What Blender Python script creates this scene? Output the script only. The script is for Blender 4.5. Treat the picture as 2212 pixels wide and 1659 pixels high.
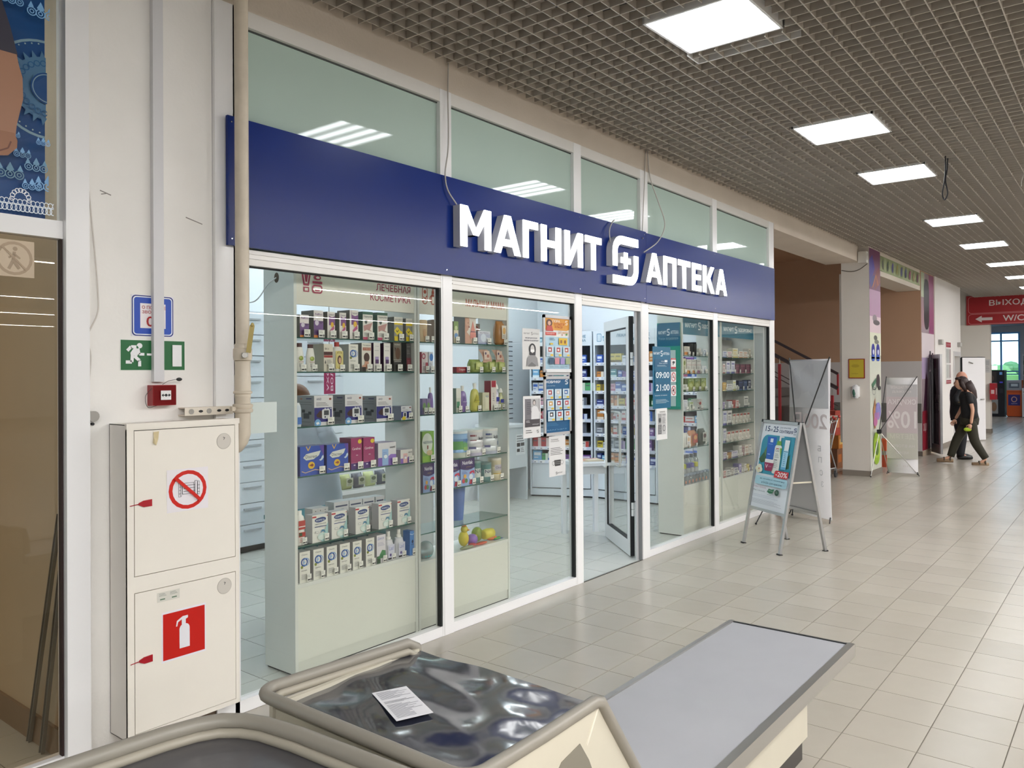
import bpy, math, random
from mathutils import Vector, Matrix
for o in list(bpy.data.objects): bpy.data.objects.remove(o)
SC = bpy.context.scene; COL = SC.collection
random.seed(7)
# ---------------------------------------------------------------- camera
cam_d = bpy.data.cameras.new('camera'); cam = bpy.data.objects.new('camera', cam_d); COL.objects.link(cam)
CAM = Vector((-3.3477, -3.3321, 1.5959))
yaw, pitch, roll = 0.901359, 0.005345, -0.006438
fw = Vector((math.sin(yaw)*math.cos(pitch), math.cos(yaw)*math.cos(pitch), math.sin(pitch)))
rt = Vector((math.cos(yaw), -math.sin(yaw), 0)); up = rt.cross(fw)
r2 = rt*math.cos(roll)+up*math.sin(roll); u2 = -rt*math.sin(roll)+up*math.cos(roll)
R3 = Matrix((r2, u2, -fw)).transposed()
cam.matrix_world = Matrix.Translation(CAM) @ R3.to_4x4()
cam_d.sensor_width = 36; cam_d.lens = 1707.94*36/2212; cam_d.shift_y = -0.01388; cam_d.clip_start = .05; cam_d.clip_end = 200
SC.camera = cam
# ---------------------------------------------------------------- world, exposure
SC.view_settings.view_transform = 'Standard'; SC.view_settings.look = 'None'; SC.view_settings.gamma = 1
SC.view_settings.use_curve_mapping = False
SC.view_settings.exposure = 0.0
w = bpy.data.worlds.new('sky'); SC.world = w; w.use_nodes = True
bg = w.node_tree.nodes['Background']; bg.inputs[0].default_value = (.50, .76, 1, 1); bg.inputs[1].default_value = 4.0
LAMP = 12.0      # corridor ceiling panels
STRIP = 100.0     # supermarket light strips, added fill rows too
SHOP = 15.0       # pharmacy ceiling panels
try:
    SC.cycles.transparent_max_bounces = 32; SC.cycles.max_bounces = 10; SC.cycles.diffuse_bounces = 5
    SC.cycles.glossy_bounces = 5; SC.cycles.caustics_reflective = False; SC.cycles.caustics_refractive = False
    SC.cycles.sample_clamp_indirect = 6
except Exception: pass
# ---------------------------------------------------------------- helpers
def lin(h):
    out = []
    for i in (0, 2, 4):
        c = int(h[i:i+2], 16)/255
        out.append(c/12.92 if c <= .04045 else ((c+.055)/1.055)**2.4)
    return (*out, 1)
MC = {}
def M(h, rough=.5, metal=0, var=0, scale=6, bump=0, bscale=60, emit=0, coat=0, spec=.5, rnd=0, tr=0):
    k = (h, rough, metal, var, scale, bump, bscale, emit, coat, spec, rnd, tr)
    if k in MC: return MC[k]
    m = bpy.data.materials.new('mat_'+h); m.use_nodes = True; nt = m.node_tree; N = nt.nodes; L = nt.links
    b = N['Principled BSDF']; c = lin(h)
    b.inputs['Base Color'].default_value = c; b.inputs['Roughness'].default_value = rough
    b.inputs['Metallic'].default_value = metal; b.inputs['Specular IOR Level'].default_value = spec
    if coat: b.inputs['Coat Weight'].default_value = coat; b.inputs['Coat Roughness'].default_value = .08
    if emit: b.inputs['Emission Color'].default_value = c; b.inputs['Emission Strength'].default_value = emit
    if tr: b.inputs['Transmission Weight'].default_value = tr
    src = None
    if var:
        tc = N.new('ShaderNodeTexCoord'); n = N.new('ShaderNodeTexNoise'); n.inputs['Scale'].default_value = scale
        n.inputs['Detail'].default_value = 5
        mr = N.new('ShaderNodeMapRange'); mr.inputs[1].default_value = .3; mr.inputs[2].default_value = .7
        mr.inputs[3].default_value = 1-var; mr.inputs[4].default_value = 1+var*.4
        L.new(tc.outputs['Object'], n.inputs['Vector']); L.new(n.outputs['Fac'], mr.inputs[0])
        mx = N.new('ShaderNodeVectorMath'); mx.operation = 'SCALE'; mx.inputs[0].default_value = c[:3]
        L.new(mr.outputs[0], mx.inputs['Scale']); src = mx.outputs[0]
    if rnd:
        oi = N.new('ShaderNodeObjectInfo'); mr = N.new('ShaderNodeMapRange')
        mr.inputs[3].default_value = 1-rnd; mr.inputs[4].default_value = 1+rnd
        L.new(oi.outputs['Random'], mr.inputs[0])
        mx = N.new('ShaderNodeVectorMath'); mx.operation = 'SCALE'
        if src: L.new(src, mx.inputs[0])
        else: mx.inputs[0].default_value = c[:3]
        L.new(mr.outputs[0], mx.inputs['Scale']); src = mx.outputs[0]
    if src: L.new(src, b.inputs['Base Color'])
    if bump:
        tc = N.new('ShaderNodeTexCoord'); n = N.new('ShaderNodeTexNoise'); n.inputs['Scale'].default_value = bscale
        n.inputs['Detail'].default_value = 3
        bp = N.new('ShaderNodeBump'); bp.inputs['Strength'].default_value = bump; bp.inputs['Distance'].default_value = .02
        L.new(tc.outputs['Object'], n.inputs['Vector']); L.new(n.outputs['Fac'], bp.inputs['Height']); L.new(bp.outputs[0], b.inputs['Normal'])
    MC[k] = m; return m
def glass_mat(name, tint, refl=.0, rough=0.0):
    m = bpy.data.materials.new(name); m.use_nodes = True; nt = m.node_tree; N = nt.nodes; L = nt.links
    N.clear(); out = N.new('ShaderNodeOutputMaterial'); t = N.new('ShaderNodeBsdfTransparent'); g = N.new('ShaderNodeBsdfGlossy')
    t.inputs[0].default_value = lin(tint); g.inputs['Roughness'].default_value = rough
    f = N.new('ShaderNodeFresnel'); mx = N.new('ShaderNodeMixShader')
    ge = N.new('ShaderNodeNewGeometry'); mr = N.new('ShaderNodeMapRange'); mr.inputs[3].default_value = 1.45; mr.inputs[4].default_value = 1/1.45
    L.new(ge.outputs['Backfacing'], mr.inputs[0]); L.new(mr.outputs[0], f.inputs[0])
    L.new(f.outputs[0], mx.inputs[0]); L.new(t.outputs[0], mx.inputs[1]); L.new(g.outputs[0], mx.inputs[2]); L.new(mx.outputs[0], out.inputs[0])
    return m
def lamp_mat(name, col, strength, n_tubes=4, ax=0, size=.6):
    # diffuser lit by tubes: brighter stripes across object axis ax
    m = bpy.data.materials.new(name); m.use_nodes = True; nt = m.node_tree; N = nt.nodes; L = nt.links
    N.clear(); out = N.new('ShaderNodeOutputMaterial'); e = N.new('ShaderNodeEmission'); e.inputs[0].default_value = (*col, 1)
    tc = N.new('ShaderNodeTexCoord'); sp = N.new('ShaderNodeSeparateXYZ'); L.new(tc.outputs['Object'], sp.inputs[0])
    mu = N.new('ShaderNodeMath'); mu.operation = 'MULTIPLY'; mu.inputs[1].default_value = 2*math.pi*n_tubes/size
    L.new(sp.outputs[ax], mu.inputs[0]); co = N.new('ShaderNodeMath'); co.operation = 'COSINE'; L.new(mu.outputs[0], co.inputs[0])
    mr = N.new('ShaderNodeMapRange'); mr.inputs[1].default_value = 1; mr.inputs[2].default_value = -1
    mr.inputs[3].default_value = strength*.3; mr.inputs[4].default_value = strength*1.9
    L.new(co.outputs[0], mr.inputs[0]); L.new(mr.outputs[0], e.inputs[1]); L.new(e.outputs[0], out.inputs[0])
    return m
class MB:
    def __init__(s): s.v = []; s.f = []; s.mi = []; s.ms = []
    def m(s, mat):
        if mat not in s.ms: s.ms.append(mat)
        return s.ms.index(mat)
    def add(s, vs, fs, mat):
        b = len(s.v); s.v += [tuple(p) for p in vs]; i = s.m(mat)
        for f in fs: s.f.append(tuple(b+k for k in f)); s.mi.append(i)
        return s
    def box(s, x0, x1, y0, y1, z0, z1, mat):
        vs = [(x, y, z) for z in (z0, z1) for y in (y0, y1) for x in (x0, x1)]
        return s.add(vs, [(0, 2, 3, 1), (4, 5, 7, 6), (0, 1, 5, 4), (2, 6, 7, 3), (0, 4, 6, 2), (1, 3, 7, 5)], mat)
    def quad(s, a, b, c, d, mat): return s.add([a, b, c, d], [(0, 1, 2, 3)], mat)
    def hexa(s, p, mat):  # 8 points: bottom 4 ccw, top 4 ccw
        return s.add(p, [(3, 2, 1, 0), (4, 5, 6, 7), (0, 1, 5, 4), (1, 2, 6, 5), (2, 3, 7, 6), (3, 0, 4, 7)], mat)
    def bar(s, a, b, w, h, mat, upv=(0, 0, 1)):  # rectangular bar from a to b
        a = Vector(a); b = Vector(b); d = (b-a).normalized(); u = Vector(upv)
        sd = d.cross(u)
        if sd.length < 1e-4: sd = d.cross(Vector((1, 0, 0)))
        sd.normalize(); u = sd.cross(d)
        q = [(-1, -1), (1, -1), (1, 1), (-1, 1)]
        vs = [p+sd*(i*w/2)+u*(j*h/2) for p in (a, b) for i, j in q]
        return s.add(vs, [(0, 1, 2, 3), (7, 6, 5, 4), (0, 4, 5, 1), (1, 5, 6, 2), (2, 6, 7, 3), (3, 7, 4, 0)], mat)
    def cyl(s, a, b, r, mat, n=12, r2=None):
        a = Vector(a); b = Vector(b); r2 = r if r2 is None else r2; d = (b-a).normalized()
        u = d.orthogonal().normalized(); v = d.cross(u)
        vs = []
        for p, rr in ((a, r), (b, r2)):
            for i in range(n):
                t = 2*math.pi*i/n; vs.append(p+u*math.cos(t)*rr+v*math.sin(t)*rr)
        fs = [(i, (i+1) % n, n+(i+1) % n, n+i) for i in range(n)]
        fs += [tuple(reversed(range(n))), tuple(range(n, 2*n))]
        return s.add(vs, fs, mat)
    def tube(s, path, r, mat, n=8, closed=False):
        P = [Vector(p) for p in path]; K = len(P); vs = []; u = None
        for i, p in enumerate(P):
            a = P[i-1] if (i or closed) else P[i]; b = P[(i+1) % K] if (i < K-1 or closed) else P[i]
            d = (b-a).normalized()
            if u is None: u = d.orthogonal().normalized()
            u = (u-d*u.dot(d)); u.normalize(); v = d.cross(u)
            rr = r[i] if isinstance(r, (list, tuple)) else r
            for k in range(n):
                t = 2*math.pi*k/n; vs.append(p+u*math.cos(t)*rr+v*math.sin(t)*rr)
        fs = []
        for i in range(K if closed else K-1):
            j = (i+1) % K
            for k in range(n): fs.append((i*n+k, i*n+(k+1) % n, j*n+(k+1) % n, j*n+k))
        if not closed: fs += [tuple(reversed(range(n))), tuple(range((K-1)*n, K*n))]
        return s.add(vs, fs, mat)
    def lathe(s, prof, mats, cx=0, cy=0, n=14, sx=1, sy=1, z0=0):
        # prof [(r,z)], mats one or list per segment
        vs = []
        for r, z in prof:
            for k in range(n):
                t = 2*math.pi*k/n; vs.append((cx+math.cos(t)*r*sx, cy+math.sin(t)*r*sy, z+z0))
        b = len(s.v); s.v += vs
        for i in range(len(prof)-1):
            mt = mats[i] if isinstance(mats, (list, tuple)) else mats
            for k in range(n):
                s.f.append((b+i*n+k, b+i*n+(k+1) % n, b+(i+1)*n+(k+1) % n, b+(i+1)*n+k)); s.mi.append(s.m(mt))
        m0 = mats[0] if isinstance(mats, (list, tuple)) else mats; m1 = mats[-1] if isinstance(mats, (list, tuple)) else mats
        s.f.append(tuple(b+k for k in reversed(range(n)))); s.mi.append(s.m(m0))
        s.f.append(tuple(b+(len(prof)-1)*n+k for k in range(n))); s.mi.append(s.m(m1))
        return s
    def poly(s, pts, y0, y1, mat):  # XZ polygon extruded in y
        n = len(pts); vs = [(x, y0, z) for x, z in pts]+[(x, y1, z) for x, z in pts]
        fs = [tuple(range(n)), tuple(reversed(range(n, 2*n)))]+[(i, n+i, n+(i+1) % n, (i+1) % n) for i in range(n)]
        return s.add(vs, fs, mat)
    def ball(s, c, rx, ry, rz, mat, n=12, k=7):
        vs = []; 
        for i in range(1, k):
            a = math.pi*i/k
            for j in range(n):
                t = 2*math.pi*j/n; vs.append((c[0]+rx*math.sin(a)*math.cos(t), c[1]+ry*math.sin(a)*math.sin(t), c[2]-rz*math.cos(a)))
        vs += [(c[0], c[1], c[2]-rz), (c[0], c[1], c[2]+rz)]; A = (k-1)*n
        fs = [(i*n+j, i*n+(j+1) % n, (i+1)*n+(j+1) % n, (i+1)*n+j) for i in range(k-2) for j in range(n)]
        fs += [(A, (j+1) % n, j) for j in range(n)]+[(A+1, (k-2)*n+j, (k-2)*n+(j+1) % n) for j in range(n)]
        return s.add(vs, fs, mat)
    def obj(s, name, parent=None, smooth=False, kind=None, loc=None, rot=None):
        me = bpy.data.meshes.new(name); me.from_pydata(s.v, [], s.f)
        for m in s.ms: me.materials.append(m)
        me.polygons.foreach_set('material_index', s.mi)
        if smooth is True: me.polygons.foreach_set('use_smooth', [True]*len(s.f))
        me.update()
        if smooth == 'auto':
            me.polygons.foreach_set('use_smooth', [True]*len(s.f))
            me.set_sharp_from_angle(angle=math.radians(40))
        o = bpy.data.objects.new(name, me); COL.objects.link(o)
        if parent: o.parent = parent
        if kind: o['kind'] = kind
        if loc: o.location = loc
        if rot: o.rotation_euler = rot
        return o
def tag(o, label, cat, group=None):
    o['label'] = label; o['category'] = cat
    if group: o['group'] = group
    return o
def thing(name, label, cat, loc=(0, 0, 0), rz=0, group=None):
    o = bpy.data.objects.new(name, None); COL.objects.link(o); o.empty_display_size = .1
    o.location = loc; o.rotation_euler = (0, 0, rz)
    return tag(o, label, cat, group)
def lab(o, label): o['label'] = label; return o
TX = {}
def tmesh(txt, bold):
    k = (txt, bold)
    if k in TX: return TX[k]
    c = bpy.data.curves.new('t', 'FONT'); c.body = txt; c.resolution_u = 3; c.offset = .013 if bold else 0; c.space_line = .95
    o = bpy.data.objects.new('t', c); COL.objects.link(o)
    bpy.context.view_layer.update()
    me = bpy.data.meshes.new_from_object(o.evaluated_get(bpy.context.evaluated_depsgraph_get()))
    vs = [(v.co.x, v.co.y) for v in me.vertices]; fs = [tuple(p.vertices) for p in me.polygons]
    bpy.data.objects.remove(o); bpy.data.curves.remove(c); bpy.data.meshes.remove(me)
    x0 = min(v[0] for v in vs); x1 = max(v[0] for v in vs); y0 = min(v[1] for v in vs); y1 = max(v[1] for v in vs)
    vs = [((x-x0)/(x1-x0), (y-y0)/(y1-y0)) for x, y in vs]
    TX[k] = (vs, fs); return TX[k]
def clip01(p):
    for ax in (0, 1):
        for lim, s in ((0, 1), (1, -1)):
            o = []
            for i in range(len(p)):
                a, b = p[i-1], p[i]; ia = (a[ax]-lim)*s >= -1e-9; ib = (b[ax]-lim)*s >= -1e-9
                if ia != ib:
                    q = (lim-a[ax])/(b[ax]-a[ax]); o.append((a[0]+(b[0]-a[0])*q, a[1]+(b[1]-a[1])*q))
                if ib: o.append(b)
            p = o
            if not p: return []
    return p
def deco(parent, x0, x1, z0, z1, y, items, name='printed_front', rough=.4, step=.0004, fn=None, tname='lettering', clip=False):
    """flat print on a plane facing -y: items in 0..1 of the panel"""
    W = x1-x0; H = z1-z0; g = MB(); t = MB(); k = 0
    if clip:
        out = []
        for it in items:
            c = it[0]; ps = []
            if c == 'e': ps = [[(it[1]+it[3]*math.cos(2*math.pi*i/28), it[2]+it[4]*math.sin(2*math.pi*i/28)) for i in range(28)]]
            elif c == 'o':
                f_ = lambda i, q: (it[1]+q*it[3]*math.cos(2*math.pi*i/40), it[2]+q*it[4]*math.sin(2*math.pi*i/40))
                n_ = 40; ps = [[f_(i, 1), f_(i+1, 1), f_(i+1, 1-it[5]), f_(i, 1-it[5])] for i in range(n_)]
            elif c == 'p': ps = [list(it[1])]
            else: out.append(it); continue
            ps = [q for q in (clip01(p) for p in ps) if len(q) > 2]
            if ps: out.append(('P', ps, it[-1]))
        items = out
    def P(u, v, yy): return (x0+u*W, yy, z0+v*H)
    for it in items:
        k += 1; yy = y-step*k; c = it[0]
        col = it[-1]; mt = M(col, rough) if isinstance(col, str) else col
        if c == 'r': _, a, b, d, e, _c = it; g.quad(P(a, b, yy), P(d, b, yy), P(d, e, yy), P(a, e, yy), mt)
        elif c == 'e':
            _, cx, cz, rx, rz, _c = it; n = 20
            g.add([P(cx+rx*math.cos(2*math.pi*i/n), cz+rz*math.sin(2*math.pi*i/n), yy) for i in range(n)], [tuple(range(n))], mt)
        elif c == 'o':  # ring: cx,cz,rx,rz,thickness fraction
            _, cx, cz, rx, rz, th, _c = it; n = 28
            vs = [P(cx+q*rx*math.cos(2*math.pi*i/n), cz+q*rz*math.sin(2*math.pi*i/n), yy) for q in (1, 1-th) for i in range(n)]
            g.add(vs, [(i, (i+1) % n, n+(i+1) % n, n+i) for i in range(n)], mt)
        elif c == 'P':
            for q in it[1]: g.add([P(a, b, yy) for a, b in q], [tuple(range(len(q)))], mt)
        elif c == 'p': g.add([P(a, b, yy) for a, b in it[1]], [tuple(range(len(it[1])))], mt)
        elif c == 'l':  # line segment list with width (fraction of W)
            _, pts, lw, _c = it
            for (a, b), (d, e) in zip(pts[:-1], pts[1:]):
                dx = (d-a)*W; dz = (e-b)*H; q = math.hypot(dx, dz) or 1; nx = -dz/q*lw/2; nz = dx/q*lw/2*W/H
                g.quad(P(a+nx, b+nz, yy), P(a-nx, b-nz, yy), P(d-nx, e-nz, yy), P(d+nx, e+nz, yy), mt)
        elif c == 'lines':  # n text-like bars
            _, a, b, d, e, n, _c = it
            for i in range(n):
                zt = e-(e-b)*(i+.25)/n; zb = e-(e-b)*(i+.6)/n; xr = a+(d-a)*(.72+.28*((i*37 % 11)/10))
                g.quad(P(a, zb, yy), P(xr, zb, yy), P(xr, zt, yy), P(a, zt, yy), mt)
        elif c in ('t', 'T'):
            _, s, a, b, d, e, _c = it; vs, fs = tmesh(s, c == 'T')
            t.add([P(a+u*(d-a), b+v*(e-b), yy) for u, v in vs], fs, mt)
    out = []
    if g.f: out.append(g.obj(name, parent))
    if t.f: out.append(t.obj(tname, parent))
    return out
def rrect(x0, z0, x1, z1, r, n=5, asp=1.0, corners='1111'):
    # rounded rectangle in 0..1 coords (r in x units, asp = W/H); corners bl br tr tl
    out = []; rz = r*asp
    cs = [(x0+r, z0+rz, 180), (x1-r, z0+rz, 270), (x1-r, z1-rz, 0), (x0+r, z1-rz, 90)]
    for i, (cx, cz, a0) in enumerate(cs):
        if corners[i] == '0': out.append([(x0, z0), (x1, z0), (x1, z1), (x0, z1)][i]); continue
        for k in range(n+1):
            a = math.radians(a0+90*k/n); out.append((cx+r*math.cos(a), cz+rz*math.sin(a)))
    return out
def logo(cx, cz, w, h, col):
    # square-cut ring emblem with a cross, in panel coordinates
    t = .17; return [
        ('p', [(cx-w/2, cz-h*.02), (cx-w/2, cz+h*.3), (cx-w*.3, cz+h/2), (cx+w/2, cz+h/2), (cx+w/2, cz+h*(.5-t*.9)), (cx-w*.2, cz+h*(.5-t*.9)), (cx-w*.3, cz+h*.22), (cx-w*.3, cz-h*.02)], col),
        ('p', [(cx+w/2, cz+h*.02), (cx+w/2, cz-h*.3), (cx+w*.3, cz-h/2), (cx-w/2, cz-h/2), (cx-w/2, cz-h*(.5-t*.9)), (cx+w*.2, cz-h*(.5-t*.9)), (cx+w*.3, cz-h*.22), (cx+w*.3, cz+h*.02)], col),
        ('r', cx-w*.07, cz-h*.16, cx+w*.07, cz+h*.16, col), ('r', cx-w*.16, cz-h*.06, cx+w*.16, cz+h*.06, col)]
ORD = ['first', 'second', 'third', 'fourth', 'fifth', 'sixth', 'seventh', 'eighth', 'ninth', 'tenth', 'eleventh', 'twelfth', 'thirteenth', 'fourteenth']
WALL = M('f0eeea', .6, var=.05, scale=3, bump=.05); PVC = M('f2f2f3', .22, var=.02, scale=2)
GLASS = glass_mat('window_glass', 'fbfcfa'); SHELFGLASS = glass_mat('shelf_glass', 'dfe9e5')
EDGE = M('2f5a50', .2); BLACK = M('16171a', .5); STEEL = M('b4b2ad', .3, 1); CHROME = M('cfcfcf', .15, 1)
def pane(name, parent, x0, x1, y0, y1, z0, z1, mat=None): return MB().box(x0, x1, y0, y1, z0, z1, mat or GLASS).obj(name, parent)
# ================================================================ FLOOR
def to_px(p):
    d = Vector(p)-CAM; z = d.dot(fw)
    if z < .2: return None
    return 1106+1707.94*d.dot(r2)/z, 798.79-1707.94*d.dot(u2)/z, z
fb = MB(); grout = M('6d675d', .8)
fb.box(-14, 45, -31, 6, -.12, -.004, grout)
floor = fb.obj('floor', kind='structure')
TM = M('b0a99e', .24, var=.10, scale=1.6, rnd=.05, bump=.015, bscale=300); SM = M('c2c3bc', .2, var=.03, scale=2, rnd=.03)
cells = []
for i in range(-11, 104):
    for j in range(-70, 0):
        cells.append((.3*i, -.1923+.3*j+.0, 'c'))       # corridor rows end at the shop front
for i in range(20, 104):
    for j in range(0, 14): cells.append((.3*i, -.1923+.3*j, 'c'))
for i in range(-5, 19):
    for j in range(0, 12): cells.append((.3*i, .012+.3*j, 's'))
for i in range(-12, -4):
    for j in range(0, 10): cells.append((.3*i, .03+.3*j, 's'))
near = []; far = {'c': MB(), 's': MB()}
def tilebox(mb, x, y, x1, y1, m): mb.box(x+.0022, x1-.0022, y+.0022, y1-.0022, -.012, 0, m)
vis = []
for x, y, k in cells:
    q = to_px((x+.15, y+.15, 0)); s = 0
    if q and -60 < q[0] < 2272 and 780 < q[1] < 1750: s = 1/q[2]**3*(1.596)
    if k == 'c' and -2.3 < x+.15 < 0 and -2.4 < y+.15 < -1.4: s = 0
    vis.append((s, x, y, k))
vis.sort(reverse=True)
tbase = {}
for m_, k in ((TM, 'c'), (SM, 's')):
    b = MB(); tilebox(b, 0, 0, .3, .3, m_); o = b.obj('tile', floor); tbase[k] = o.data; bpy.data.objects.remove(o)
n = 0
for s, x, y, k in vis:
    if n < 296 and s > 0:
        o = bpy.data.objects.new('tile', tbase[k]); COL.objects.link(o); o.parent = floor; o.location = (x, y, 0); n += 1
    else: tilebox(far[k], x, y, x+.3, y+.3, TM if k == 'c' else SM)
far['c'].box(-3.4, 34, -.19, -.001, -.011, -.0003, TM)
far['c'].obj('tile_field', floor, kind='stuff'); far['s'].obj('tile_field', floor, kind='stuff')
# ================================================================ CEILING
LX = [.75, 3.16, 4.98, 8.0, 10.5, 13.2, 15.7, 18.2]; LY = -1.52
BL = M('b3aca3', .45); cz0, cz1 = 3.5, 3.545
cb = MB(); cb.box(-14, 31.2, -31, 6, 4.3, 4.4, M('57544f', .9)); ceil = cb.obj('ceiling', kind='structure')
segs = []
def in_light(x, y): return any(abs(x-a) < .31 and abs(y-LY) < .31 for a in LX)
ys = [-.09-.1*k for k in range(62)]; xs = [-1.2+.1*k for k in range(214)]
for y in ys:
    cuts = [-1.2]
    if abs(y-LY) < .31:
        for a in LX: cuts += [a-.305, a+.305]
    cuts.append(20.2)
    for a, b in zip(cuts[::2], cuts[1::2]): segs.append(((a, y), (b, y)))
for x in xs:
    if any(abs(x-a) < .305 for a in LX): segs += [((x, -.03), (x, LY+.305)), ((x, LY-.305), (x, ys[-1]))]
    else: segs.append(((x, -.03), (x, ys[-1])))
def blade(mb, s, dz=0):
    (x0, y0), (x1, y1) = s; h = .003
    if y0 == y1: mb.box(x0, x1, y0-h, y0+h, cz0+dz, cz1+dz, BL)
    else: mb.box(x0-h, x0+h, y1, y0, cz0+dz, cz1+dz, BL)
def seg_key(s): return min((Vector((p[0], p[1], 3.5))-CAM).length for p in s)
segs.sort(key=seg_key)
rest = MB()
for i, s in enumerate(segs):
    dz = random.uniform(-.003, .003)
    if i < 290: b = MB(); blade(b, s, dz); b.obj('grid_blade', ceil)
    else: blade(rest, s, dz)
rest.obj('ceiling_grid', ceil, kind='stuff')
# a few dark ducts and runners in the void above the grid
vb = MB(); 
for y in (-.5, -2.4, -4.0): vb.box(-3, 20, y-.02, y+.02, 3.9, 3.96, M('3b3937', .8))
vb.obj('ceiling_runner', ceil)
LM = lamp_mat('lamp_diffuser', (.93, .97, 1), LAMP, 4, 0, .57)
FR = M('e6e6e6', .3)
lamp_names = ['nearest square ceiling light, above the red-lit shop sign', 'second square ceiling light from the camera', 'third square ceiling light from the camera', 'fourth square ceiling light from the camera', 'fifth square ceiling light from the camera', 'sixth square ceiling light from the camera', 'seventh square ceiling light, near the red exit sign', 'farthest square ceiling light just before the red exit sign']
lamp_names[0] = 'nearest and largest square ceiling light, cut by the top of the photo'
for i, x in enumerate(LX):
    t = thing('ceiling_light', lamp_names[i]+', white LED panel' if i else lamp_names[i], 'ceiling light', (x, LY, 3.5), 0, 'square LED panels in the grid ceiling')
    h = .298 if i else .285
    f = MB(); f.box(-h, h, -h, -h+.014, 0, .05, FR); f.box(-h, h, h-.014, h, 0, .05, FR); f.box(-h, -h+.014, -h, h, 0, .05, FR); f.box(h-.014, h, -h, h, 0, .05, FR); f.box(-h, h, -h, h, .052, .058, FR)
    f.obj('frame', t)
    MB().box(-h+.014, h-.014, -h+.014, h-.014, .004, .008, LM).obj('diffuser', t)
    if i == 0: t.rotation_euler = (0, math.radians(-1.5), 0)
# opened ceiling gap beside the first panel: tray edge
tr = MB(); tr.box(1.03, 1.19, -1.23, -1.222, 3.5, 3.56, FR); tr.box(1.185, 1.192, -1.85, -1.222, 3.5, 3.56, FR)
tr.obj('ceiling_tray_edge', ceil)
# ================================================================ SUPERMARKET HALL BEHIND THE CAMERA (seen in reflections, lights the scene, some strip rows added)
SMt = bpy.data.materials.new('hall_and_fill_strip'); SMt.use_nodes = True
b_ = SMt.node_tree.nodes['Principled BSDF']; b_.inputs['Emission Color'].default_value = (1, .98, .955, 1); b_.inputs['Emission Strength'].default_value = STRIP
strips = [(-9.8, 6.84, 10.65), (-9.8, 10.8, 15.5), (-9.8, -9, 2.0), (-15.9, -6, 9.2), (-16.2, 9.35, 17.3), (-16.9, 20.1, 25.1), (-20.8, 24.8, 31), (-20.8, -5, 12), (-26.5, -8, 14),
          (-6.2, -10, -1), (-6.2, .5, 9), (-6.2, 10, 19), (-4.6, -10, -1), (-4.6, .5, 9), (-4.6, 10, 19), (-12.6, 22, 30), (-5.4, -10, -1), (-5.4, .5, 9), (-5.4, 10, 19), (-3.2, 21.5, 30)]  # nearest hall rows and the far-room row are added fill light, unseen
for i, (y, a, b) in enumerate(strips):
    t = thing('hall_and_fill_strip', f'long white strip light, from the mirrored and added rows over the supermarket hall, row at {-y:g} metres, {["left", "middle", "right"][0 if a < -1 else 1 if a < 7 else 2]}' , 'ceiling light', ((a+b)/2, y, 3.36), 0, 'strip lights over the supermarket hall')
    L2 = (b-a)/2
    MB().box(-L2, L2, -.03, .03, 0, .006, SMt).obj('tube_cover', t); MB().box(-L2, L2, -.04, .04, .008, .06, FR).obj('housing', t)
    rb = MB()
    for xx in (-L2*.8, 0, L2*.8): rb.cyl((xx, 0, .06), (xx, 0, .94), .004, STEEL, 6)
    rb.obj('suspension_wire', t)
hw = MB(); HW = M('cfc9c0', .8)
hw.box(-14, -13.8, -31, 6, 0, 4.3, HW); hw.obj('wall_west', kind='structure')
hw = MB(); hw.box(-14, 45, -31, -30.8, 0, 4.3, HW); hw.obj('wall_south', kind='structure')
# ================================================================ WALLS around the shop front
wb = MB(); wb.box(-1.905, -1.34, .02, .14, 0, 3.6, WALL); wb.obj('wall_column', kind='structure')
pb = MB(); pb.box(-1.338, -1.245, -.002, .1, 0, 3.345, PVC); pb.box(-1.2445, -1.22, .0, .03, 0, 3.345, PVC); pb.obj('trim_1', kind='structure')
bb = MB(); bb.box(-1.905, -1.34, .008, .02, 0, .07, M('6d5c4b', .5)); bb.obj('baseboard_column', kind='structure')
# plaster beam over the glazing, running on to the pillars
BE = M('d5cabd', .7, var=.06, scale=2.5, bump=.08)
bm = MB(); bm.box(-3.4, 5.83, .0, .5, 3.345, 4.3, BE); bm.box(5.83, 9.46, .0, .5, 3.28, 4.3, BE)
bm.obj('wall_beam', kind='structure')
# upper rail of glazing etc
win = bpy.data.objects.new('window_1', None); COL.objects.link(win); win['kind'] = 'structure'
RAILM = M('e2e0dc', .2, var=.02)
posts = [(-1.243, -1.215), (.17, .27), (1.63, 1.73), (2.65, 2.78), (4.12, 4.225), (5.665, 5.82)]
for i, (a, b) in enumerate(posts):
    m_ = MB(); m_.box(a, b, 0, .06, 0, 3.345, PVC)
    if i: m_.box(a+.012, a+.018, -.0008, 0, 0, 2.2, M('d8d8d8', .3))
    m_.obj('mullion', win)
    if i and i != 3:
        MB().box(a-.014, a-.0005, .004, .034, .062, 2.122, M('101214', .5)).obj('gasket', win)
def rail(x0, x1, z0, z1, ridge=True, nm='rail'):
    m_ = MB(); m_.box(x0, x1, .002, .058, z0, z1, RAILM)
    if ridge: m_.box(x0, x1, -.004, .002, z0+(z1-z0)*.42, z0+(z1-z0)*.52, RAILM); m_.box(x0, x1, -.003, .002, z0+(z1-z0)*.72, z0+(z1-z0)*.78, RAILM)
    return m_.obj(nm, win)
bays = [(-1.215, .17), (.27, 1.63), (1.73, 2.65), (2.78, 4.12), (4.225, 5.665)]
FROST = M('b4c8c0', .03, var=.03, scale=1.2, spec=.42)
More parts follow.
